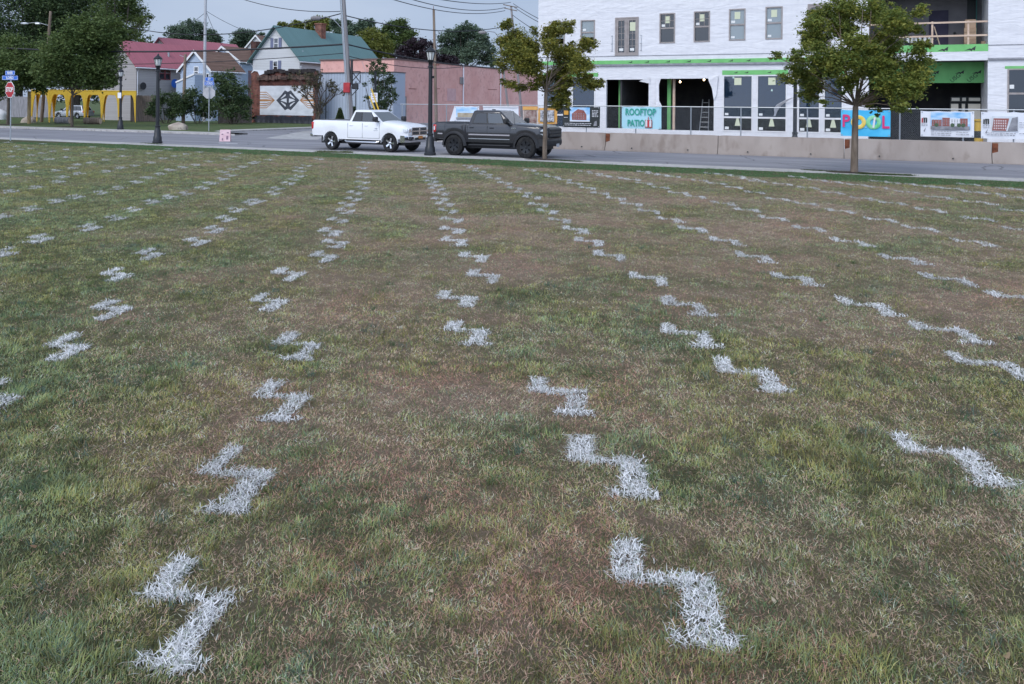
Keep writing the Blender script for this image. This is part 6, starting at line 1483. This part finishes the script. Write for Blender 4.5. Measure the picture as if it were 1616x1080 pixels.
# ------------------------------------------------------------------ trees, shrubs
def leaf_cloud(blobs, n, size, seed, droop=.2, dens=.55, aspect=.5, tone=.55):
    """leaves set in clumps through the blobs' volume; blobs: (x, y, z, rx, ry, rz)"""
    r = np.random.default_rng(seed); B = np.array(blobs, float)
    S = np.repeat(B, 3, 0); d_ = r.normal(size=(len(S), 3)); d_ /= np.linalg.norm(d_, axis=1)[:, None]; S[:, :3] += d_*S[:, 3:6]*r.uniform(.85, 1.25, (len(S), 1)); S[:, 3:6] *= r.uniform(.22, .5, (len(S), 1))
    B = np.concatenate([B, S]); vol = B[:,3]*B[:,4]*B[:,5]; pr = vol**.8; pr /= pr.sum()
    cnt = np.maximum(20, (n*pr)).astype(int); C = []; R = []
    for b, c in zip(B, cnt):
        K = max(4, int(c/30)); d = r.normal(size=(K, 3)); d /= np.linalg.norm(d, axis=1)[:, None]; q = r.random(K)**(1/3)*.35+.65*r.random(K)**.4
        ctr = b[:3]+d*q[:, None]*b[3:6]*.95; sg = (b[3]*b[4]*b[5])**(1/3)*r.uniform(.14, .42, K)
        ii = r.integers(0, K, c); pos = ctr[ii]+r.normal(size=(c, 3))*sg[ii][:, None]*np.array([1.2, 1.2, .75])
        C.append(pos); R.append(np.clip(tone*r.random(K)[ii]+(1-tone)*r.random(c), 0, 1))
    P = np.concatenate(C); rnd = np.concatenate(R); m_ = len(P)
    ax = r.normal(size=(m_, 3)); ax[:, 2] = ax[:, 2]*.5-droop; ax /= np.linalg.norm(ax, axis=1)[:, None]
    nr = r.normal(size=(m_, 3))+np.array([0, 0, .6]); sd = np.cross(ax, nr); sd /= np.linalg.norm(sd, axis=1)[:, None]+1e-9
    s_ = (size*r.uniform(.6, 1.35, m_))[:, None]; up = np.cross(sd, ax)
    V = np.stack([P-ax*s_*.5, P+sd*s_*aspect*.5+up*s_*.08, P+ax*s_*.5, P-sd*s_*aspect*.5+up*s_*.08], 1)
    return V.reshape(-1, 3), (np.arange(m_)*4)[:, None]+np.arange(4)[None], rnd
def limbs(mb, base, fork, blobs, r0, seed, bow=.15):
    """trunk, a forked leader running up into the crown, and boughs leaving it at many heights"""
    rr = random.Random(seed); b0, f0 = Vector(base), Vector(fork); top = max(b[2] for b in blobs)
    mid = b0.lerp(f0, .5)+Vector((rr.uniform(-.05, .05), 0, 0)); mb.tube([b0-Vector((0, 0, .1)), b0+Vector((0, 0, .05)), mid, f0], [r0*1.5, r0*1.1, r0*.95, r0*.8], 10)
    leads = []
    for s_ in (-1, 1, .2):
        e = f0+Vector((s_*(top-f0.z)*.16, rr.uniform(-.1, .1)*(top-f0.z), (top-f0.z)*.95)); m1 = f0.lerp(e, .5)+Vector((s_*.12*(top-f0.z)*.4, 0, 0)); leads.append((f0, m1, e)); mb.tube([f0-Vector((0, 0, .05)), m1, e], [r0*.45, r0*.26, r0*.08], 7)
    for b in blobs:
        c = Vector(b[:3]); zs = max(f0.z+.02, c.z-abs(c.x-f0.x)*.55-.15*(top-f0.z)); q = min(.9, max(.0, (zs-f0.z)/max(.01, (top-f0.z)*.95)))
        ld = min(leads, key=lambda l_: (l_[2]-c).length); st = ld[0].lerp(ld[1], q*2) if q < .5 else ld[1].lerp(ld[2], q*2-1)
        m1 = st.lerp(c, .5)+Vector((0, 0, .06*(c-st).length)); rr_2 = r0*rr.uniform(.16, .28)*(1-.5*q)
        mb.tube([st, m1, c], [rr_2, rr_2*.6, rr_2*.2], 5)
        for k_ in range(3):
            e = c+Vector((rr.uniform(-1, 1)*b[3], rr.uniform(-1, 1)*b[4], rr.uniform(-.4, 1)*b[5]))*.85; mb.tube([m1.lerp(c, rr.uniform(.2, .9)), e], [rr_2*.35, rr_2*.1], 4)
def tree(name, lab, base, fork_h, r0, blobs, n, size, lm, bm, seed, group=None, cat='tree', **kw):
    t = thing(name, lab, cat, base, 0, group); mb = MB(); limbs(mb, (0, 0, 0), (.03, 0, fork_h), blobs, r0, seed); mb.build('trunk', bm, t, 60)
    V, Fc, rnd = leaf_cloud(blobs, n, size, seed, **kw)
    npmesh('crown', V, [Fc], lm, [('rnd', 'FLOAT', 'FACE', rnd)], t); return t
def pxblobs(base, Y, items, ox, oy, k_, seed, depth=.8, grow=1.0):
    """crown masses read off the photo as (x, y, r or (rx, rz)) in an enlarged crop -> metres about the trunk's foot"""
    rr = random.Random(seed); out_ = []
    wid = max(abs(at(ox+x/k_, oy+y/k_, Y).x-base.x) for x, y, *_ in items)
    for it in items:
        x, y, *r_ = it; p_ = at(ox+x/k_, oy+y/k_, Y); s_ = Y/F/k_; rx, rz = (r_[0], r_[0]) if len(r_) == 1 else r_
        room = math.sqrt(max(.1, 1-((p_.x-base.x)/(wid*1.05))**2))*wid*depth
        out_.append((p_.x-base.x, rr.uniform(-1, 1)*room*.8, p_.z-base.z, rx*s_*grow, max(rx, rz)*s_*grow, rz*s_*grow))
    return out_
OLIVE = leafmat('olive_leaves', [(.062,.09,.024), (.14,.16,.034), (.265,.25,.045), (.41,.34,.065)])
OLIVE2 = leafmat('green_olive_leaves', [(.056,.095,.024), (.125,.17,.036), (.235,.255,.05), (.38,.345,.07)])
DARKG = leafmat('dark_green_leaves', [(.028,.05,.026), (.052,.085,.036), (.085,.125,.048), (.13,.17,.066)], .25)
MIDG = leafmat('mid_green_leaves', [(.04,.07,.022), (.075,.115,.034), (.12,.165,.048), (.17,.205,.065)], .3)
GREYG = leafmat('grey_green_leaves', [(.065,.105,.072), (.095,.14,.09), (.13,.18,.115), (.17,.22,.14)], .25)
YELG = leafmat('yellow_green_leaves', [(.07,.095,.02), (.13,.155,.03), (.20,.21,.045), (.26,.26,.06)], .3)
PURP = leafmat('purple_leaves', [(.018,.012,.016), (.03,.02,.026), (.045,.028,.036), (.06,.038,.045)], .2)
SPARSE = leafmat('dull_leaves', [(.06,.06,.03), (.09,.085,.045), (.12,.11,.06), (.15,.13,.08)], .2)
b = g(859.5, 252.2); Yt = b.y
it = [(130,100,40),(200,190,75),(260,235,60),(110,210,42),(310,250,55),(180,290,75),(240,350,80),(95,370,42),(320,390,60),(150,510,45,28),(235,535,42,35),(330,130,28),(440,150,55),(480,120,50),(570,105,42),(440,240,52),(500,290,60),(590,250,40),(610,300,52),(700,225,48),(750,225,30),(640,390,70),(570,370,55),(700,370,40),(690,500,60,45),(760,510,40),(510,430,60),(560,490,45),(520,560,58),(490,640,50,40),(560,630,35,40),(395,490,38),(330,520,35),(440,450,40)]
tree('street_tree', 'small olive green street tree in front of the dark pickup', b, at(859, 147, Yt).z, .095, pxblobs(b, Yt, it, 770, 20, 4.5, 3, .5, 1.12), 46000, .115, OLIVE, M['bark'], 11, 'street trees', aspect=.38)
b = g(1348, 273.0); Yt = b.y
it = [(450,30,80),(350,60,60),(300,90,55),(560,40,80),(640,60,80),(740,60,50),(770,100,45),(250,150,55),(320,160,70),(420,140,70),(520,150,70),(620,150,80),(720,160,80),(790,180,40),(220,240,50),(290,250,65),(380,270,70),(480,300,45),(560,320,50),(640,260,70),(730,270,90),(800,300,50),(30,335,36,25),(100,350,50,40),(160,410,60),(200,350,70),(300,370,90),(390,390,80),(480,400,70),(570,420,70),(650,390,80),(740,390,90),(830,390,70),(900,410,45),(940,360,25),(860,470,60),(790,490,70),(130,460,40),(240,470,65),(340,500,75),(290,570,50),(260,610,28),(420,500,60),(560,500,60),(640,530,75),(720,540,60),(800,560,40),(590,590,50),(630,640,50,40),(660,670,28)]
tree('street_tree', 'large leafy street tree in front of the pool banner', b, at(1348, 168, Yt).z, .12, pxblobs(b, Yt, it, 1220, 0, 3.788, 5, .75, .95), 60000, .125, OLIVE2, M['bark'], 12, 'street trees', aspect=.38)
for px, Yt, lab in ((859.5, g(859.5, 252.2).y, 'bare mulch patch at the foot of the small street tree'), (1348, g(1348, 273).y, 'dark mulch ring at the foot of the large street tree')):
    b = g(px, 252.2 if px < 900 else 273)
    o = MB().lathe([(.01, .05), (.25, .045), (.6, .025), (.95, .004), (1.0, -.02)], 22).build('mulch_ring', M['mulch'], None, 60); o.location = b; o.scale = (1.0, .38, 1); o.rotation_euler = (0, 0, ROT); tag(o, lab, 'mulch')
def weeds(uvs, n, hh, col, seed, nm='weeds'):
    r = np.random.default_rng(seed); q = r.random((n, 1)); a, b_ = np.array(toXY(*uvs[0])), np.array(toXY(*uvs[1])); P = a+(b_-a)*q+r.normal(0, .09, (n, 2))
    V = blade_arrays(P[:,0], P[:,1], np.zeros(n), r.uniform(.4, 1, n)*hh, r.uniform(.010, .02, n), r.uniform(.1, 1.0, n), r.uniform(0, 6.28, n), r.uniform(.1, .7, n), r.uniform(-.5, .5, n))
    return tag(blade_mesh(nm, V, np.array(col)[None]*r.uniform(.7, 1.3, n)[:, None], M['blade'], False), kind='stuff')
weeds((guv(500, 240.5), guv(555, 241.5)), 900, .16, (.09,.11,.04), 1); weeds((guv(868, 252.5), guv(915, 255.5)), 1200, .07, (.05,.075,.025), 2); weeds((guv(1270, 268.5), guv(1340, 272)), 800, .06, (.05,.07,.025), 3); weeds((guv(1356, 274.5), guv(1438, 277.5)), 2200, .08, (.05,.075,.025), 4)
weeds((guv(255, 228.5), guv(225, 226)), 300, .08, (.05,.075,.025), 5)
def bigtree(px, pyb, Y, r0, fork, items, n, size, lm, lab, seed, bm=None, group='trees beyond the road', depth=.8, **kw):
    p = at(px, pyb, Y); b = Vector((p.x, p.y, 0)); bl = []
    bl = pxblobs(b, Y, items, 0, 0, 1, seed, depth)
    return tree('broadleaf_tree', lab, b, at(px, fork, Y).z, r0, bl, n, size, lm, bm or M['darkbark'], seed, group, **kw)
# the dark mass at the left: three big trees and two street trees before them
bigtree(30, 190, 112, .5, 120, [(-40,10,40),(0,-20,45),(40,-10,40),(-30,60,42),(10,50,45),(50,40,38),(-20,100,38),(20,100,35),(60,80,30),(-50,130,30),(0,135,28),(40,120,26),(70,20,30),(30,145,20),(-15,160,22)], 52000, .36, DARKG, 'big dark tree filling the far left behind the street trees', 21)
bigtree(120, 190, 118, .5, 110, [(62,20,30),(68,60,28),(62,100,24),(90,-20,38),(130,-25,42),(165,-10,34),(100,30,40),(140,30,42),(175,30,28),(85,70,36),(120,75,36),(160,70,34),(100,110,30),(140,110,30),(175,100,22),(90,140,22),(130,140,22),(165,135,20)], 52000, .36, DARKG, 'tall dark tree behind the middle of the canopy', 22)
bigtree(180, 190, 104, .4, 105, [(170,10,26),(195,15,20),(205,30,15),(180,50,28),(165,75,24),(195,62,18),(218,42,12),(232,34,8),(222,62,12),(232,68,9),(208,80,14),(175,100,26),(190,115,14),(200,90,12),(160,120,20),(185,135,14),(238,75,6),(192,0,14),(180,-10,18)], 26000, .30, MIDG, 'airy ragged tree leaning over the red roof', 23, tone=.4)
bigtree(13, 197, g(13, 197).y, .16, 148, [(15,80,24),(45,90,22),(70,105,20),(-10,95,24),(25,110,26),(55,120,22),(80,118,14),(5,125,18),(35,128,14),(60,130,10),(-15,140,18),(0,65,14)], 26000, .25, MIDG, 'green street tree right behind the stop sign', 24, group='street trees')
bigtree(113.5, 200.5, g(113.5, 200.5).y, .12, 152, [(135,38,20,12),(165,45,18),(110,52,20),(145,58,24),(95,62,18),(175,65,14),(120,80,26),(155,82,24),(90,85,16),(100,105,22),(135,108,28),(165,108,20),(85,115,14),(115,122,16),(150,124,16),(175,128,10)], 30000, .25, MIDG, 'broad green street tree in front of the canopy', 25, group='street trees')
for q in (13, 113.5):
    b = g(q, 197 if q < 50 else 200.5); o = MB().lathe([(.01, .05), (.5, .045), (1.2, .025), (1.7, .004), (1.8, -.02)], 20).build('mulch_ring', M['mulch'], None, 60); o.location = b; o.rotation_euler = (0, 0, ROT); o.scale = (1, .6, 1); tag(o, 'dark mulch ring at the tree behind the stop sign' if q < 50 else 'dark mulch ring at the tree in front of the canopy', 'mulch')
# trees on the skyline
BT = [(300, 150, [(272,50,9),(285,44,11),(300,52,12),(312,42,10),(318,56,9),(290,62,12),(278,64,9),(308,66,12)], GREYG, 5000, 'grey green tree top left of the pale slender pole'),
 (336, 150, [(333,52,7),(338,58,8),(344,62,6),(330,66,9),(340,70,8)], GREYG, 2200, 'narrow tree top right of the pale slender pole'),
 (385, 160, [(372,66,8),(383,58,10),(395,56,9),(402,64,8),(380,70,12),(395,72,10),(412,56,5)], GREYG, 4000, 'round grey green tree top left of the white house'),
 (470, 150, [(452,44,7),(465,40,8),(478,44,7),(488,40,8),(500,34,9),(512,34,8),(520,42,8),(505,46,9),(470,52,10),(490,54,9)], YELG, 5000, 'yellowish tree top behind the green roof chimney'),
 (545, 140, [(532,40,9),(545,38,8),(560,44,9),(575,42,9),(585,40,8),(556,52,9),(540,54,9)], GREYG, 4500, 'grey green tree behind the thick utility pole'),
 (595, 118, [(575,58,9),(588,54,10),(600,62,10),(612,72,9),(580,70,11),(595,78,12),(610,86,10),(590,90,11),(620,92,7),(575,86,8)], YELG, 6000, 'yellow green tree just right of the green roof'),
 (632, 150, [(612,46,9),(622,42,9),(632,38,9),(640,50,10),(650,58,9),(615,58,10),(630,62,11),(645,70,10),(620,72,10),(605,52,7)], MIDG, 6000, 'dark green tree between the yellow and purple trees'),
 (660, 112, [(640,82,10),(652,72,10),(665,70,9),(678,76,10),(650,92,12),(668,92,12),(685,92,11),(700,96,10),(715,98,9),(635,94,9)], PURP, 6500, 'dark purple leaved tree behind the pink building'),
 (735, 140, [(700,60,9),(712,54,9),(725,50,10),(738,46,10),(750,52,10),(760,60,9),(768,70,9),(776,84,8),(715,68,11),(735,66,13),(752,76,12),(765,92,11),(740,88,13),(720,84,12),(700,80,10),(778,98,7)], GREYG, 11000, 'wide grey green tree right of the brown wooden pole')]
for i, (px, Y, items, lm, n, lab) in enumerate(BT):
    bigtree(px, 185, Y, .3, 110, items, int(n*2.2), .30*Y/120, lm, lab, 40+i, group='trees on the skyline', depth=.6)
# shrubs and small plants
def shrub(name, lab, px, Y, items, n, size, lm, seed, cat='shrub', r0=.04, fork=.4, **kw):
    p = at(px, 190, Y); b = Vector((p.x, p.y, 0)); bl = pxblobs(b, Y, items, 0, 0, 1, seed, .7)
    bl = [(x, y, max(z, rz*.8), rx, ry, rz) for x, y, z, rx, ry, rz in bl]
    t = thing(name, lab, cat, b); mb = MB()
    for q in bl: mb.tube([(q[0]*.2, q[1]*.2, 0), (q[0]*.7, q[1]*.7, q[2]*.6), q[:3]], [r0, r0*.6, r0*.25], 6)
    mb.build('stem', M['darkbark'], t)
    V, Fc, rnd = leaf_cloud(bl, n, size, seed, **kw); npmesh('crown', V, [Fc], lm, [('rnd', 'FLOAT', 'FACE', rnd)], t)
shrub('shrub', 'tall dark shrub before the light blue house', 368, 82, [(345,125,10),(358,120,12),(352,140,14),(370,135,14),(382,148,12),(362,155,16),(380,165,14),(345,165,12),(392,160,8),(390,178,9),(365,175,14)], 9000, .22, DARKG, 61)
shrub('shrub', 'low dark shrub bank left of the back of the stop sign', 312, 84, [(292,158,12),(305,150,11),(318,158,12),(330,165,12),(296,172,11),(315,174,12),(335,176,9)], 6500, .22, DARKG, 62)
shrub('shrub', 'low dark shrub below the satellite dishes', 262, 83, [(245,165,9),(258,155,10),(272,158,11),(284,165,11),(250,176,9),(268,175,10),(240,174,7),(285,176,9)], 6000, .22, DARKG, 63)
shrub('climber_tree', 'leafy small tree against the blue grey metal wall', 598, 67, [(586,103,6),(596,99,6),(606,106,6),(588,114,8),(600,116,9),(612,120,7),(592,130,9),(608,132,10),(618,130,6),(598,144,10),(612,146,9),(622,152,6),(600,160,10),(612,162,9),(606,174,9),(594,174,8),(580,156,5),(576,134,4)], 7000, .16, DARKG, 64, 'tree', .07)
# nearly bare small tree beside the mural wall
p = at(503, 192, 66); t = thing('bare_tree', 'half bare twiggy tree between the mural wall and the metal wall', 'tree', (p.x, p.y, 0)); mb = MB(); rr_ = random.Random(9)
def twig(a, d, l, r, dep):
    b_ = a+d*l; mb.tube([a, a.lerp(b_, .5)+Vector((rr_.uniform(-.06, .06), rr_.uniform(-.06, .06), 0))*l, b_], [r, r*.8, r*.55], 5)
    if dep == 0: ends.append(b_); return
    for k_ in range(3 if dep > 1 else 4):
        q = (d+Vector((rr_.uniform(-.75, .75), rr_.uniform(-.75, .75), rr_.uniform(-.15, .5)))).normalized(); twig(a.lerp(b_, rr_.uniform(.55, 1)), q, l*rr_.uniform(.55, .8), r*.55, dep-1)
ends = []
for k_ in range(3): twig(Vector((k_*.1-.1, 0, 0)), Vector((rr_.uniform(-.16, .16), rr_.uniform(-.2, .2), 1)).normalized(), 2.1, .10, 4)
mb.build('trunk', M['darkbark'], t)
bl = [(-.1, 0, 1.6, .55, .5, .5), (.2, 0, 2.2, .45, .4, .4)]+[(e.x, e.y, e.z, .22, .22, .2) for e in ends[::9]]
V, Fc, rnd = leaf_cloud(bl, 1500, .14, 71); npmesh('crown', V, [Fc], SPARSE, [('rnd', 'FLOAT', 'FACE', rnd)], t)
def cone_shrub(px, Y, w_, py, lab, seed):
    p = at(px, 190, Y); t = thing('cone_shrub', lab, 'shrub', (p.x, p.y, 0), 0, 'clipped cone shrubs'); h_ = at(px, py, Y).z; W_ = w_*Y/F/2; r = np.random.default_rng(seed); n_ = 4200
    q = 1-np.sqrt(r.random(n_)); an = r.uniform(0, 6.283, n_); rad = W_*(1-q)*r.uniform(.82, 1.06, n_); P = np.stack([rad*np.cos(an), rad*np.sin(an), .15+q*(h_-.15)], 1)
    ax = np.stack([np.cos(an), np.sin(an), np.full(n_, .7)], 1)+r.normal(0, .35, (n_, 3)); ax /= np.linalg.norm(ax, axis=1)[:, None]; sd = np.cross(ax, r.normal(size=(n_, 3))); sd /= np.linalg.norm(sd, axis=1)[:, None]
    V = np.stack([P, P+ax*.07+sd*.035, P+ax*.14, P+ax*.07-sd*.035], 1).reshape(-1, 3)
    npmesh('crown', V, [(np.arange(n_)*4)[:, None]+np.arange(4)[None]], DARKG, [('rnd', 'FLOAT', 'FACE', r.random(n_))], t)
    MB().lathe([(.06, -.05), (W_*.3, .15), (W_*.75, .2), (.02, h_*.93)], 10).build('trunk', M['darkbark'], t)
cone_shrub(536.5, 66, 19, 170, 'larger clipped cone shrub left of the thick pole', 1); cone_shrub(558.5, 68, 10, 168, 'smaller clipped cone shrub right of the thick pole', 2)
